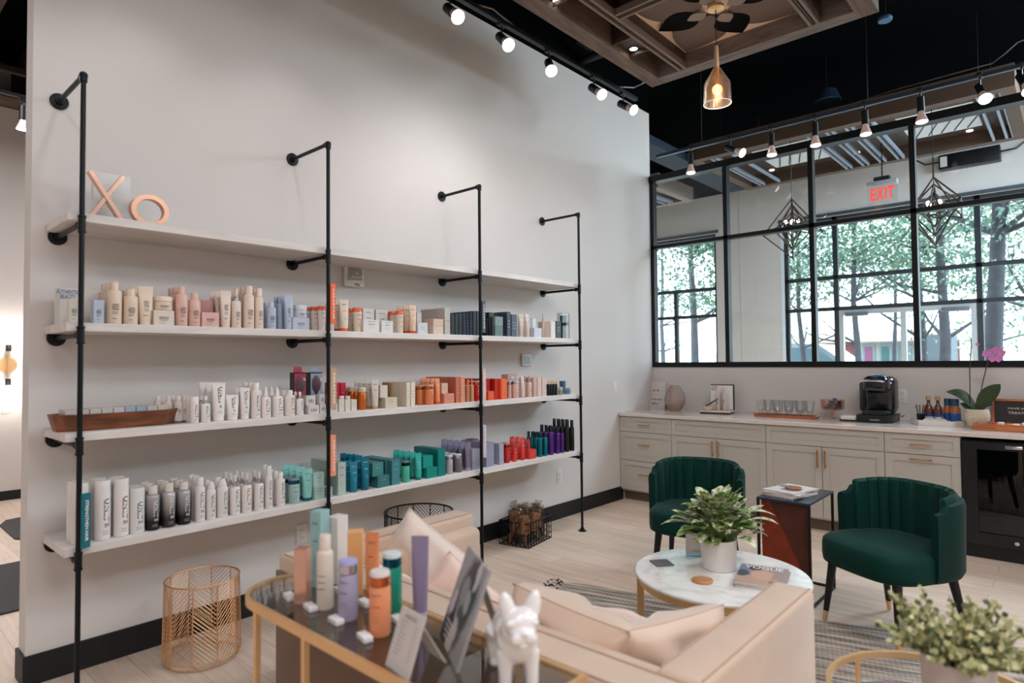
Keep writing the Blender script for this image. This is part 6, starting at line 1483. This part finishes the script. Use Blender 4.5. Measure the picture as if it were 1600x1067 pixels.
# ================================================================ CEILING FEATURES AND LIGHTS
M_FRM = wood('weathered_frame_wood', (84, 68, 57), (112, 93, 80), (8, 1.2, 8), .7)
M_FRX = wood('weathered_frame_wood_x', (92, 82, 78), (120, 109, 104), (1.2, 8, 8), .7)
M_DKW = wood('dark_stained_wood', (46, 32, 25), (72, 52, 41), (2, 6, 6), .6)
M_SLT = mat('slat_taupe', (112, 96, 86), .6)
CZ = 3.80; X0, X1, Y1, Y0 = -2.665, -.945, 4.79, -1.2
t = empty('ceiling_canopy', ((X0 + X1) / 2, 3.9, CZ), 0, 'dark wood coffered ceiling panel with floral centre hanging over lounge', 'ceiling panel')
ox, oy, oz = -(X0 + X1) / 2, -3.9, -CZ
def C_(b, name, m, p=t, **k):
    b.v = [(x + ox, y + oy, z + oz) for x, y, z in b.v]; return b.build(name, m, p, **k)
FB = .125
C_(MB().box(X0, X0 + FB, Y0, Y1, CZ, CZ + .30), 'frame_board', M_FRM); C_(MB().box(X1 - FB, X1, Y0, Y1, CZ, CZ + .30), 'frame_board', M_FRM)
C_(MB().box(X0 + FB, X1 - FB, Y1 - FB, Y1, CZ, CZ + .30), 'frame_board', M_FRX); C_(MB().box(X0 + FB, X1 - FB, Y0, Y0 + FB, CZ, CZ + .30), 'frame_board', M_FRX)
for rx, ry in ((X0 + .2, 1), (X1 - .2, 1), (X0 + .2, Y1 - .4), (X1 - .2, Y1 - .4)): C_(MB().tube([(rx, ry, CZ + .3), (rx, ry, ZC)], .005, 6), 'hanging_rod', M_BLACK)
b = MB(); b.box(X0 + FB, X1 - FB, Y0 + FB, Y1 - FB, CZ + .285, CZ + .30); C_(b, 'backing_board', M_DKW)
# centre well with floral panel
CXm, CYm, HW = -1.81, 4.18, .48
b = MB(); zt2 = CZ + .13
b.box(CXm - HW - .012, CXm - HW, CYm - .48, Y1 - FB, CZ + .01, zt2 + .07); b.box(CXm + HW, CXm + HW + .012, CYm - .48, Y1 - FB, CZ + .01, zt2 + .07)
b.box(CXm - HW, CXm + HW, CYm - .492, CYm - .48, CZ + .01, zt2 + .07); C_(b, 'well_side', M_DKW)
b = MB(); b.box(CXm - HW, CXm + HW, CYm - .48, Y1 - FB, zt2, zt2 + .01); C_(b, 'centre_panel', mat('cream_plywood', (240, 212, 186), .6))
fcy = 4.17
def petal(a, r0_, r1_, w_, z, bulge=.5, n=14):
    d = Vector((math.cos(a), math.sin(a))); s_ = Vector((-d.y, d.x)); L_ = r1_ - r0_
    up_ = [(d * (r0_ + L_ * i / n) + s_ * w_ * math.sin(PI * (i / n) ** bulge)) for i in range(n + 1)]; dn = [(d * (r0_ + L_ * i / n) - s_ * w_ * math.sin(PI * (i / n) ** bulge)) for i in range(n - 1, 0, -1)]
    return [(CXm + p.x, fcy + p.y) for p in up_ + dn]
M_P1 = mat('taupe_petal', (98, 80, 70), .7); M_P2 = mat('black_petal', (7, 6, 6), .9, spec=.1); M_P3 = mat('sand_petal', (136, 118, 104), .7)
b = MB()
for k in range(4): b.prism(petal(PI / 4 + k * PI / 2, .10, .64, .20, 0, .8), zt2 - .022, zt2, 'z')
C_(b, 'large_petals', M_P1, smooth=20, fix=True)
b = MB()
for k in range(4): b.prism(petal(k * PI / 2, .12, .45, .125, 0, .8), zt2 - .028, zt2 - .0225, 'z')
C_(b, 'black_petals', M_P2, smooth=20, fix=True)
b = MB()
for k in range(4): b.prism(petal(k * PI / 2, .075, .22, .055, 0, .9), zt2 - .036, zt2 - .0285, 'z')
C_(b, 'small_petals', M_P3, smooth=20, fix=True)
# slat pairs and side coffers
b = MB()
for x in (-2.345, -2.295, -1.345, -1.295): b.box(x - .010, x + .010, Y0 + FB, Y1 - FB, CZ + .002, CZ + .05)
C_(b, 'slats', M_SLT)
b = MB()
for y in (3.62, 3.20, 2.78, 2.36): b.box(-2.28, -1.36, y - .01, y + .01, CZ + .004, CZ + .05); b.box(-2.28, -1.36, y + .05, y + .07, CZ + .004, CZ + .05)
for x in (-2.1, -1.95, -1.8, -1.65, -1.5): b.box(x - .008, x + .008, 1.5, 3.19, CZ + .01, CZ + .05)
C_(b, 'cross_slats', M_SLT)
b = MB()
for y in (3.02, 3.98, 2.06): b.box(X0 + FB, -2.36, y, y + .24, CZ + .05, CZ + .07); b.box(X0 + FB, -2.36, y - .012, y, CZ + .02, CZ + .28); b.box(X0 + FB, -2.36, y + .24, y + .252, CZ + .02, CZ + .28)
for y in (3.02, 3.98, 2.06): b.box(-1.28, X1 - FB, y, y + .24, CZ + .05, CZ + .07)
b.box(-2.37, -2.358, Y0 + FB, Y1 - FB, CZ + .04, CZ + .28); b.box(-1.282, -1.27, Y0 + FB, Y1 - FB, CZ + .04, CZ + .28)
C_(b, 'divider_boards', M_DKW)
M_LAMP = mat('lit_lamp_face', (255, 248, 236), .4, emit=(255, 246, 232), estr=9)
for k, (px, py) in enumerate(((990, 77), (871, 2))):
    p = atz(px, py, CZ + .045)
    tt = empty('recessed_downlight', (p.x, p.y, CZ + .05), 0, 'small round downlight in the wooden ceiling panel, ' + ('nearer the corner' if k == 0 else 'at top edge of picture'), 'downlight', 'downlights in the wooden panel')
    MB().lathe([(.030, -.004), (.042, -.004), (.042, 0), (.030, 0)], 24, caps=False).build('trim_ring', M_BLACK, tt); b = MB(); b.disc((0, 0, -.002), .030, 20, (0, 0, -1)); b.build('lens', M_LAMP, tt)
    spot((p.x, p.y, CZ + .03), (p.x, p.y, 0), 26, 75, .7, NEUT, .03, 'downlight_beam')
# pendant
px_, py_ = -1.80, 4.02
p = atz(1118, 6, zt2 - .02); cx, cy = p.x, p.y
t = empty('pendant_lamp', (cx, cy, zt2 - .040), 0, 'clear glass bell pendant lamp with brass stem hanging from floral panel', 'lamp')
top = zt2 - .040
def zz(py): d = ray(1121, py); k = math.hypot(cx, cy) / math.hypot(d.x, d.y); return 1.47 + d.z * k - top
MB().lathe([(.05, -.022), (.058, -.018), (.058, -.001), (.03, .0)], 28).build('canopy', M_GOLD, t)
zs, zg, zb = zz(72), zz(105), zz(162)
MB().tube([(0, 0, -.02), (0, 0, zs)], .003, 6).build('cord', M_BLACK, t)
MB().lathe([(.013, zg - .04), (.016, zg), (.012, zs), (.008, zs + .004)], 18).build('brass_stem', M_GOLD, t)
R_ = .088
b = MB(); hh = zg - zb
b.lathe([(.018, zg), (.026, zg - .01), (R_, zg - hh * .46), (R_ + .004, zg - hh * .9), (R_ + .004, zb), (R_ + .002, zb), (R_ - .001, zg - hh * .46), (.022, zg - .013)], 36, caps=False); b.build('glass_shade', glass_thin('amber_clear_glass', (252, 240, 230), .4, .25), t, smooth=60)
b = MB(); b.tube([(0, 0, zg - .02), (0, 0, zg - .12)], .010, 12); sk = b.build('lamp_socket', M_GOLD, t)
MB().sphere((0, 0, zg - .155), .034, 20, 14).build('bulb_glass', mat('frosted_warm_bulb', (255, 226, 190), .4, alpha=.45, emit=(255, 196, 140), estr=1.6), t)
MB().tube([((R_ + .003) * math.cos(2 * PI * i / 40), (R_ + .003) * math.sin(2 * PI * i / 40), zb) for i in range(40)], .0022, 6, closed=True).build('glass_rim', mat('bright_glass_edge', (244, 226, 214), .15, alpha=.85), t)
MB().tube([(0, 0, zg - .135), (0, 0, zg - .178)], .008, 8).build('filament', mat('glowing_filament', (255, 190, 120), .5, emit=(255, 196, 130), estr=70), t)
L_ = bpy.data.lights.new('pendant_glow', 'POINT'); L_.energy = 5; L_.color = (1, .72, .45); L_.shadow_soft_size = .03; lo = bpy.data.objects.new('pendant_glow', L_); COL.objects.link(lo); lo.location = (cx, cy, top + zb - .03)
# ---------------- track lights
def track_head(loc, aim, L_=.135, r_=.030, label='', grp='', power=30, angle=70, lit=True, rface=.046, col_=NEUT, emit=True, beam=None):
    """black cylinder head with a pale flared lamp, hung from the track above"""
    t = empty('track_spotlight', loc, 0, label, 'spotlight', grp)
    aim = Vector(aim) - Vector(loc); q = aim.to_track_quat('-Z', 'Y').to_matrix().to_4x4()
    MB().tube([(0, 0, .0), (0, 0, .105)], .006, 8).build('drop_stem', M_BLACK, t)
    MB().rbox(-.018, .018, -.035, .035, .085, .115, .004).build('track_adapter', M_BLACK, t)
    T = Matrix.Translation((0, 0, 0)) @ q
    MB().lathe([(r_ * .6, .055), (r_, .05), (r_, -L_ * .45)], 20, T=T).build('housing', M_BLACK, t)
    MB().lathe([(r_ * .8, -L_ * .45), (r_ * .85, -L_ * .55), (rface, -L_ * .95), (rface, -L_ * 1.0)], 24, caps=False, T=T).build('lamp_reflector', mat('lamp_reflector_pink', (226, 204, 196), .3), t)
    b = MB(); b.lathe([(rface * .97, -L_ * .995), (rface * .6, -L_ * 1.03), (.001, -L_ * 1.045)], 24, caps=False, T=T); b.build('lamp_face', M_SPOTF if lit else M_SPOTD, t)
    if power: spot(Vector(loc) + aim.normalized() * (L_ + .02), Vector(loc) + (Vector(beam) if beam else aim), power * .48, angle, .95, col_, .022, 'track_beam')
    return t
M_SPOTF = mat('bright_lamp_lens', (255, 252, 246), .4, emit=(255, 250, 242), estr=14)
M_SPOTD = mat('soft_lamp_lens', (255, 240, 228), .4, emit=(255, 236, 222), estr=2.6)
TX = -2.92
def trk(px, py): return atx(px, py, TX)
zt_ = trk(857, 90).z + .05
tr = MB().box(TX - .018, TX + .018, -3, trk(985, 160).y + .1, zt_, zt_ + .03).build('light_track', M_BLACK); tag(tr, 'long black ceiling track running beside the shelf wall', 'light track')
for k, (px, py, ax, ay, pw) in enumerate(((703, 30, -3.55, -.15, 40), (784, 72, -3.6, -.1, 44), (858, 108, -3.35, -.5, 36), (928, 145, -3.45, .35, 18), (974, 171, -3.35, .85, 12))):
    P_ = atx(px, py - 8, TX); loc = (TX, P_.y, zt_ - .10)
    kr = (.34, .30, .10, .42, .62)[k]; toc = (CAMPOS - Vector(loc)).normalized()
    d = toc * .75 + RIGHT * kr + Vector((0, 0, -.30))
    track_head(loc, Vector(loc) + d.normalized() * 2.2, .15, .032, 'lit spotlight on the left track, %s from the camera' % ORD[k], 'spotlights on the left track', pw, 120, True, .044,
               beam=((-.42, -.42, -.1, -.2, -.2)[k], (.30, .22, -.30, .3, .3)[k], -1.0))
for k, y in enumerate((.2, 1.0, 1.8)):   # same track continuing above the frame
    loc = (TX, y, zt_ - .10); spot(Vector(loc) + Vector((-.05, 0, -.1)), (-3.62, y + .2, 1.6), 12, 100, .95, NEUT, .05, 'track_beam')
TY = 5.6
pA, pB = aty(1026, 245, TY), aty(1594, 97, TY); zt2_ = pA.z
tr = MB().box(pA.x, 2.2, TY - .016, TY + .016, pA.z - .012, pA.z + .016).build('light_track', mat('blue_black_track', (44, 58, 76), .35, .4)); tag(tr, 'long dark ceiling track in front of the glazed partition', 'light track')
for x in (-2.6, -1.2, .4): MB().tube([(x, TY, pA.z + .016), (x, TY, ZC)], .004, 6).build('hanging_rod', M_BLACK, tr)
aims = {1: (.9, -.25, -.55), 6: (.3, -.8, -.9), 7: (.3, -.6, -.9)}
for k, (px, py) in enumerate(((1079, 236), (1141, 214), (1205, 201), (1273, 185), (1351, 167), (1438, 147), (1531, 122), (1596, 108))):
    P_ = aty(px, py, TY); loc = (P_.x, TY, zt2_ - .095)
    a = aims.get(k, (0.05, -.12, -1)); track_head(loc, Vector(loc) + Vector(a).normalized() * 2, .15, .026, 'small spotlight on the track before the partition, %s from the left' % ORD[k], 'spotlights on the partition track', 22 if k in (0, 2, 3, 4, 5) else 26, 70, k >= 6, .042)
# cables, struts and dark services in the plenum
def cable(pts, r_, c_, label, nm='ceiling_cable'): o = MB().tube(pts, r_, 6).build(nm, col(c_, .6)); tag(o, label, 'cable')
def cz(px, py, z): p = atz(px, py, z); return tuple(p)
cable([cz(740, 6, 4.0), cz(770, 14, 3.98), cz(790, 30, 3.95), cz(808, 45, 3.9)], .006, (150, 140, 130), 'pale cable looping above the left track near picture top')
cable([cz(952, 130, 4.0), cz(960, 136, 3.95), cz(975, 136, 3.9), cz(990, 137, 3.93), cz(1003, 131, 3.95), cz(1006, 129, 4.0)], .006, (160, 152, 144), 'short pale cable by the corner of the wooden ceiling panel')
cable([cz(1338, 160, 4.3), cz(1400, 140, 4.3), cz(1480, 118, 4.3), cz(1550, 99, 4.3), cz(1570, 84, 4.3), cz(1590, 66, 4.3), cz(1606, 60, 4.3)], .006, (120, 110, 100), 'long pale cable curving up above the partition track')
M_STL = mat('blue_grey_duct', (40, 52, 64), .7, spec=.2)
o = MB().box(-4.02, -3.70, 6.0, 9.4, 4.02, 4.12).build('ceiling_beam', M_STL); tag(o, 'blue grey beam running back over the partition from wall end', 'beam')
o = MB().box(-4.6, 4.0, 5.0, 5.25, 4.6, 4.9).build('ceiling_beam', mat('dark_joist', (16, 20, 24), .7)); tag(o, 'dark joist crossing the ceiling above the partition track', 'beam')
o = MB().tube([(-4, 5.1, 4.45), (4, 5.1, 4.45)], .04, 10).build('sprinkler_pipe', mat('dark_pipe', (20, 26, 32), .5)); tag(o, 'dark pipe crossing the black ceiling left to right', 'pipe')
t = atz(1292, 160, 4.35); t2 = empty('pendant_speaker', t, 0, 'dark round speaker disc hanging in the black ceiling', 'speaker'); MB().lathe([(.14, 0), (.15, .01), (.10, .13), (.03, .17)], 30).build('speaker_body', mat('dark_speaker', (26, 40, 54), .5), t2); MB().tube([(0, 0, .17), (0, 0, .55)], .004, 6).build('hanger', M_BLACK, t2)
t = atz(1383, 33, 4.5); t2 = empty('smoke_detector', t, 0, 'round blue grey ceiling disc at upper right of black ceiling', 'detector'); MB().lathe([(.055, 0), (.06, .02), (.05, .04)], 24).build('disc', mat('pale_disc', (60, 92, 128), .5), t2); MB().tube([(0, 0, .04), (0, 0, .4)], .01, 8).build('stem', M_BLACK, t2)
# ---------------- far room ceiling panels seen through the glass
def canopy2(x0, x1, y0, y1, z, label, wells, slatx, col_):
    t = empty('ceiling_canopy', ((x0 + x1) / 2, (y0 + y1) / 2, z), 0, label, 'ceiling panel')
    ax_, ay_ = (x0 + x1) / 2, (y0 + y1) / 2
    def B(b, name, m, **k): b.v = [(x - ax_, y - ay_, zz_ - z) for x, y, zz_ in b.v]; return b.build(name, m, t, **k)
    f = .12
    for bx_ in ((x0, x0 + f, y0, y1), (x1 - f, x1, y0, y1), (x0 + f, x1 - f, y0, y0 + f), (x0 + f, x1 - f, y1 - f, y1)): B(MB().box(*bx_, z, z + .22), 'frame_board', col_)
    for rx, ry in ((x0 + .3, y0 + .3), (x1 - .3, y0 + .3), (x0 + .3, y1 - .3), (x1 - .3, y1 - .3)): B(MB().tube([(rx, ry, z + .2), (rx, ry, ZC)], .006, 6), 'hanging_rod', M_BLACK)
    b = MB(); b.box(x0 + f, x1 - f, y0 + f, y1 - f, z + .16, z + .2); B(b, 'backing_board', M_DKW)
    b = MB()
    for x in slatx: b.box(x - .012, x + .012, y0 + f, y1 - f, z + .002, z + .04)
    if slatx: B(b, 'slats', mat('pale_blue_slat', (136, 148, 164), .6))
    for wx0, wx1, wy0, wy1 in wells:
        b = MB(); b.box(wx0, wx1, wy0, wy1, z + .10, z + .159); B(b, 'white_panel', mat('white_art_panel', (206, 210, 216), .6))
        b = MB(); 
        for q in range(5): 
            a = (wx0 + (wx1 - wx0) * (.12 + .18 * q)); b.tube([(a, wy0 + .05, z + .095), (a + .12, (wy0 + wy1) / 2, z + .095), (a - .02, wy1 - .05, z + .095)], .008, 5)
        B(b, 'black_lines', M_BLACK)
    return t
canopy2(-3.66, -.38, 7.50, 9.42, 4.0, 'large dark wooden ceiling panel in the far room behind glass', [(-3.05, -2.35, 8.0, 8.9), (-1.45, -.75, 8.0, 8.9)], [-2.26, -2.20, -2.06, -2.0, -1.86, -1.8, -1.66, -1.60, -3.42, -3.36, -3.15, -.68, -.56, -.5], mat('brown_fascia', (84, 64, 50), .7))
canopy2(-6.4, -4.55, 8.3, 9.45, 4.0, 'small pale wooden ceiling panel at far left behind glass', [], [-5.0, -4.9, -4.85], mat('pale_taupe_fascia', (132, 120, 112), .7))
for x, y in ((-3.2, 9.15), (-2.1, 9.15), (-.9, 9.2), (-.9, 8.98)):
    b = MB(); b.lathe([(.035, 0), (.035, .01), (.001, .01)], 18); o = b.build('recessed_downlight', M_SPOTD, loc=(x, y, 4.149)); tag(o, 'tiny round added downlight in the far ceiling panel, x'.replace(', x', ', ' + {-3.2: 'left', -2.1: 'middle', -.9: 'right'}[x] + (' rear' if y > 9.0 else ' front')), 'downlight', 'added downlights in the far ceiling panel')
    spot((x, y, 3.95), (x, y, 0), 35, 90, .8, NEUT, .03, 'downlight_beam')  # discs and spots added to brighten the far room
# ---------------- cage lanterns
def cage(p, s_, rz_, label, zcanopy=4.159):
    t = empty('cage_pendant', p, rz_, label, 'lamp', 'geometric cage lanterns in the far room')
    M_CG = mat('bronze_cage', (74, 62, 56), .4, .7)
    for k, (sc, tw) in enumerate(((1, 0), (.72, R(35)), (.46, R(70)))):
        b = MB(); tp = Vector((0, 0, .36)) * 1.0; bt = Vector((0, 0, -.36)) * sc
        q = [Vector((.33 * sc * math.cos(tw + i * PI / 2), .33 * sc * math.sin(tw + i * PI / 2), .06 * (1 if i % 2 else -1) * sc)) for i in range(4)]
        tp = Vector((0, 0, .36 if k == 0 else .33 * sc + .05)); 
        for i in range(4):
            for a, c in ((tp, q[i]), (q[i], bt), (q[i], q[(i + 1) % 4])):
                b.tube([tuple(a), tuple(c)], .008, 6)
        b.build('cage_frame', M_CG, t)
    b = MB(); b.tube([(0, 0, .36), (0, 0, zcanopy - p.z)], .004, 6)
    for k in range(6): b.tube([(0, .012 * math.cos(a), .38 + k * .035 + .016 * math.sin(a)) for a in [i * PI / 4 for i in range(8)]], .002, 5, closed=True)
    b.build('chain', M_BLACK, t)
    b = MB(); b.tube([(0, 0, .33), (0, 0, .05)], .005, 6)
    for i in range(4): b.tube([(0, 0, .02), (.07 * math.cos(i * PI / 2), .07 * math.sin(i * PI / 2), .0), (.07 * math.cos(i * PI / 2), .07 * math.sin(i * PI / 2), .06)], [.005, .005, .009], 6)
    b.build('lamp_arms', M_CG, t)
    b = MB()
    for i in range(4): b.sphere((.07 * math.cos(i * PI / 2), .07 * math.sin(i * PI / 2), .085), .022, 12, 8)
    b.build('bulbs', mat('cage_bulb', (255, 244, 236), .3, emit=(255, 238, 228), estr=8), t)
cage(aty(1238, 357, 7.9), .9, R(20), 'geometric bronze cage lantern in far room, left one')
cage(aty(1460, 330, 7.9), 1, R(50), 'geometric bronze cage lantern in far room, right one')
# exit sign
p = aty(1379, 302, 9.0)
t = empty('exit_sign', p, 0, 'clear exit sign with red letters hanging in the far room', 'sign')
MB().rbox(-.17, .17, -.05, .05, .10, .16, .01).build('housing', mat('grey_housing', (150, 152, 156), .4), t); MB().rbox(-.09, .09, -.05, .05, .161, .21, .01).build('mount_box', M_BLACK, t); MB().tube([(0, 0, .21), (0, 0, 1.2)], .008, 8).build('hanging_rod', M_BLACK, t)
MB().box(-.165, .165, -.003, .003, -.12, .10).build('acrylic_panel', glass_thin('exit_acrylic', (252, 252, 252)), t)
b = MB(); put_text(b, 'EXIT', .27, h=.16, fn=lambda u, v: (u, -.0045, v + .0)); b.build('lettering', mat('exit_red', (235, 50, 40), .5, emit=(235, 60, 44), estr=1.3), t, smooth=0)
p = aty(1515, 249, YE - .05)
t = empty('wall_unit', (p.x, YE - .11, p.z), 0, 'black box with white vent label high on the window wall', 'speaker')
MB().rbox(-.34, .34, -.06, .105, -.10, .10, .01).build('housing', M_BLACK, t); MB().box(-.32, -.24, -.063, -.0605, -.07, .07).build('label_plate', M_PLATE, t)
for s_ in (-1, 1): MB().tube([(s_ * .34, 0, .02), (s_ * .5, 0, .02), (s_ * .62, .05, .12), (s_ * .68, .08, .25)], .012, 8).build('cable', M_BLACK, t)
# hallway ceiling slats and lamp
t = empty('slatted_ceiling', (-6.55, 0, 4.34), 0, 'dark wooden slats under the black hallway ceiling', 'ceiling panel')
for k in range(7): MB().box(-2.75, 2.75, -2.2 + k * .62, -2.12 + k * .62, 0, .61 if k in (0, 6) else .12).build('slat', M_DKW, t)
for x in (-1.5, 1.5): MB().box(x - .03, x + .03, -2.2, 1.6, .121, .18).build('batten', M_DKW, t)
o = MB().box(-9.3, -8.4, -2.4, 3, 4.32, 4.36).build('ceiling_trim', M_FRM); tag(o, 'brown timber edging board where hallway ceiling meets the wall', 'trim')
p = atx(37, 175, -6.6)
track_head((p.x, p.y, p.z), p + Vector((-.05, 0, -1)), .15, .032, 'lit ceiling spotlight in the hallway by the wall end', 'spotlights in the hallway', 30, 90, True, .05)
o = MB().box(-6.62, -6.58, p.y - 1.6, p.y + .2, p.z + .115, p.z + .14).build('light_track', M_BLACK); tag(o, 'short black ceiling track in the hallway', 'light track')
# ================================================================ OUTSIDE
gm = mat('pale_asphalt', (170, 168, 164), .9, noise=.1, nscale=3)
o = MB().box(-70, 30, YE + .25, 90, -.2, -.06).build('ground_outside', gm); struct(o)
M_BARK = mat('grey_bark', (78, 78, 84), .9, noise=.2, nscale=8, bump=.6, bscale=30)
M_LF = [leaf_material('tree_leaf_a', (84, 112, 86), (120, 146, 112), 3), leaf_material('tree_leaf_b', (66, 98, 80), (100, 130, 104), 3)]
TX_ = [0]
def tree(px, Y, trunk_r, hgt, crown, label, lean=0., forks=2, nleaf=2600, seed=1, low=1.9, mati=0, lsz=.05):
    p = aty(px, 560, Y); rn = random.Random(seed)
    t = empty('street_tree', (p.x, Y, -.06), 0, label, 'tree', 'trees beyond the windows')
    b = MB(); pts = [(0, 0, 0)]; x = 0
    for k in range(1, 9): x += rn.uniform(-.05, .05) + lean * .08; pts.append((x, rn.uniform(-.03, .03), hgt * k / 8))
    b.tube(pts, [trunk_r * (1.15 - .8 * k / 8) for k in range(9)], 12)
    tips = [Vector(pts[-1])]
    for k in range(7 + forks * 2):
        f = rn.uniform(.32, .9); i = int(f * 8); q = Vector(pts[i]); a = rn.uniform(0, 2 * PI); L_ = crown * rn.uniform(.5, 1.0)
        e = q + Vector((math.cos(a) * L_, math.sin(a) * L_ * .8, L_ * rn.uniform(.25, .8))); m_ = q.lerp(e, .5) + Vector((0, 0, -.08 * L_))
        b.tube([tuple(q), tuple(m_), tuple(e)], [trunk_r * .42, trunk_r * .28, trunk_r * .1], 7); tips += [e, m_, q.lerp(e, .75)]
        for j in range(3):
            s0 = q.lerp(e, rn.uniform(.4, .9)); e2 = s0 + Vector((rn.uniform(-.7, .7), rn.uniform(-.6, .6), rn.uniform(-.3, .5))) * crown * .4; b.tube([tuple(s0), tuple(e2)], [trunk_r * .14, trunk_r * .05], 5); tips.append(e2)
    b.build('trunk', M_BARK, t)
    lb = [MB(), MB()]
    for k in range(int(nleaf * .8)):
        c = rn.choice(tips); r_ = crown * .34
        q = c + Vector((rn.gauss(0, r_), rn.gauss(0, r_), rn.gauss(0, r_ * .7)))
        if q.z < low: q.z = low + rn.uniform(0, .8)
        s_ = lsz * rn.uniform(.6, 1.3); u = Vector((rn.uniform(-1, 1), rn.uniform(-1, 1), rn.uniform(-1, 1))).normalized(); v = u.orthogonal().normalized()
        lb[k % 2].add([tuple(q - u * s_), tuple(q + v * s_ * .55), tuple(q + u * s_), tuple(q - v * s_ * .55)], [(0, 1, 2, 3)])
    for k_, l_ in enumerate(lb):
        o = l_.build('leaves', M_LF[(k_ + mati) % 2], t, smooth=0); o['kind'] = 'stuff'
tree(1088, 14.5, .10, 6.4, 1.7, 'broad young tree seen through the small left window', 0, 3, 10500, 3, 2.7)
tree(1038, 19.0, .08, 7.0, 1.9, 'thin background tree at far left through the small window', 0, 2, 3200, 4, 3.2, 1)
tree(1262, 15.8, .06, 7.0, 1.6, 'slender leaning tree in the first main window pane', -.3, 2, 3800, 8, 2.9)
tree(1343, 14.8, .065, 7.2, 1.7, 'slim straight tree left of the double door centre', 0, 2, 4600, 9, 3.5, 1)
tree(1396, 19.5, .055, 6.8, 1.9, 'thin distant tree in the middle of the double door', .1, 1, 2600, 10, 3.4)
tree(1442, 17.0, .09, 7.6, 1.9, 'straight grey trunk right behind thick partition mullion', 0, 1, 3200, 12, 3.6, 1)
tree(1476, 15.0, .10, 7.4, 1.8, 'pale straight trunk beside the right door leaf', .15, 1, 3800, 13, 2.9)
tree(1543, 12.9, .135, 7.0, 1.7, 'thick dark forked tree close behind the rightmost pane', .1, 4, 4600, 15, 3.0, 1)
tree(1640, 16.5, .12, 6.4, 2.6, 'leafy tree at extreme right beyond the window', 0, 2, 7000, 18, 1.2)
tree(1215, 24, .10, 8.5, 2.6, 'full tree further back between the two window groups', 0, 2, 3600, 23, 4.2, 1, .07)
tree(1540, 25, .11, 7.5, 2.8, 'bushy background tree behind the thick forked one', 0, 2, 5600, 28, 1.6, 1, .07)
# shop across the lot
YS = 34
def XS(px): return aty(px, 560, YS).x
def ZS(py, px=1400): return aty(px, py, YS).z
xa, xb = XS(1238), XS(1500)
t = empty('shop_building', ((xa + xb) / 2, YS, -.06), 0, 'pale shop with red base and poster windows across the lot', 'building')
mx_ = (xa + xb) / 2
def Bx(b, n_, m): b.v = [(x - mx_, y - YS, z + .06) for x, y, z in b.v]; return b.build(n_, m, t)
b = MB(); b.box(xa, xb, YS, YS + 8, -.06, ZS(517)); Bx(b, 'wall', mat('pale_render', (168, 162, 150), .8))
b = MB(); b.box(xa - .2, xb + .2, YS - .6, YS + .0, ZS(533), ZS(517)); Bx(b, 'canopy', mat('cream_canopy', (196, 176, 160), .7))
b = MB(); b.box(xa, XS(1340), YS - .05, YS, .2, ZS(536)); b.box(XS(1445), xb, YS - .05, YS, .9, ZS(536)); b.box(xa, xb, YS - .06, YS, -.06, .9); Bx(b, 'red_cladding', mat('faded_red_brick', (112, 62, 62), .8))
for k, (a, c) in enumerate(((1348, 1368), (1374, 1394), (1400, 1424), (1428, 1444))):
    b = MB(); b.box(XS(a), XS(c), YS - .08, YS - .02, .9, ZS(537)); f_ = Bx(b, 'window', mat('pale_window_frame', (110, 124, 130), .5)); b = MB(); b.box(XS(a + 4), XS(c - 4), YS - .1, YS - .081, 1.1, ZS(541)); b.v = [(x - mx_, y - YS, z + .06) for x, y, z in b.v]; b.build('poster', col(((120, 60, 90), (50, 84, 80), (90, 100, 88), (120, 60, 50))[k], .5), f_)
b = MB(); b.box(XS(1470), XS(1512), YS - 6, YS - 3, -.06, ZS(530)); Bx(b, 'grey_annex', mat('grey_annex_wall', (88, 92, 98), .8))
# parked car
cp = aty(1262, 566, 16.2)
t = empty('parked_car', (cp.x - .2, 17.2, -.06), 0, 'pale silver car parked outside, only its roof in view', 'car')
M_CAR = mat('silver_car_paint', (170, 182, 192), .25, .5, coat=.6)
prof = [(-2.3, .40), (-2.35, 1.0), (-2.2, 1.70), (-1.6, 1.86), (-.3, 1.90), (.4, 1.84), (1.15, 1.28), (2.1, 1.16), (2.35, 1.0), (2.35, .45)]
b = MB(); b.rings([[(x, y, z) for x, z in prof] for y in (-.8, -.75, .75, .8)]); b.build('car_body', M_CAR, t, fix=True)
b = MB(); b.prism([(-2.05, 1.25), (-2.0, 1.68), (-.3, 1.78), (.35, 1.74), (.95, 1.27)], -.81, .81, 'y'); b.build('side_windows', mat('dark_car_glass', (110, 130, 142), .1), t, fix=True)
for x in (-1.4, 1.4):
    for y in (-.72, .72): b = MB(); b.lathe([(.20, -.1), (.33, -.1), (.33, .1), (.2, .1)], 24, T=Matrix.Translation((x, y, .33)) @ Matrix.Rotation(PI / 2, 4, 'X')); b.build('wheel', M_BLACK, t)
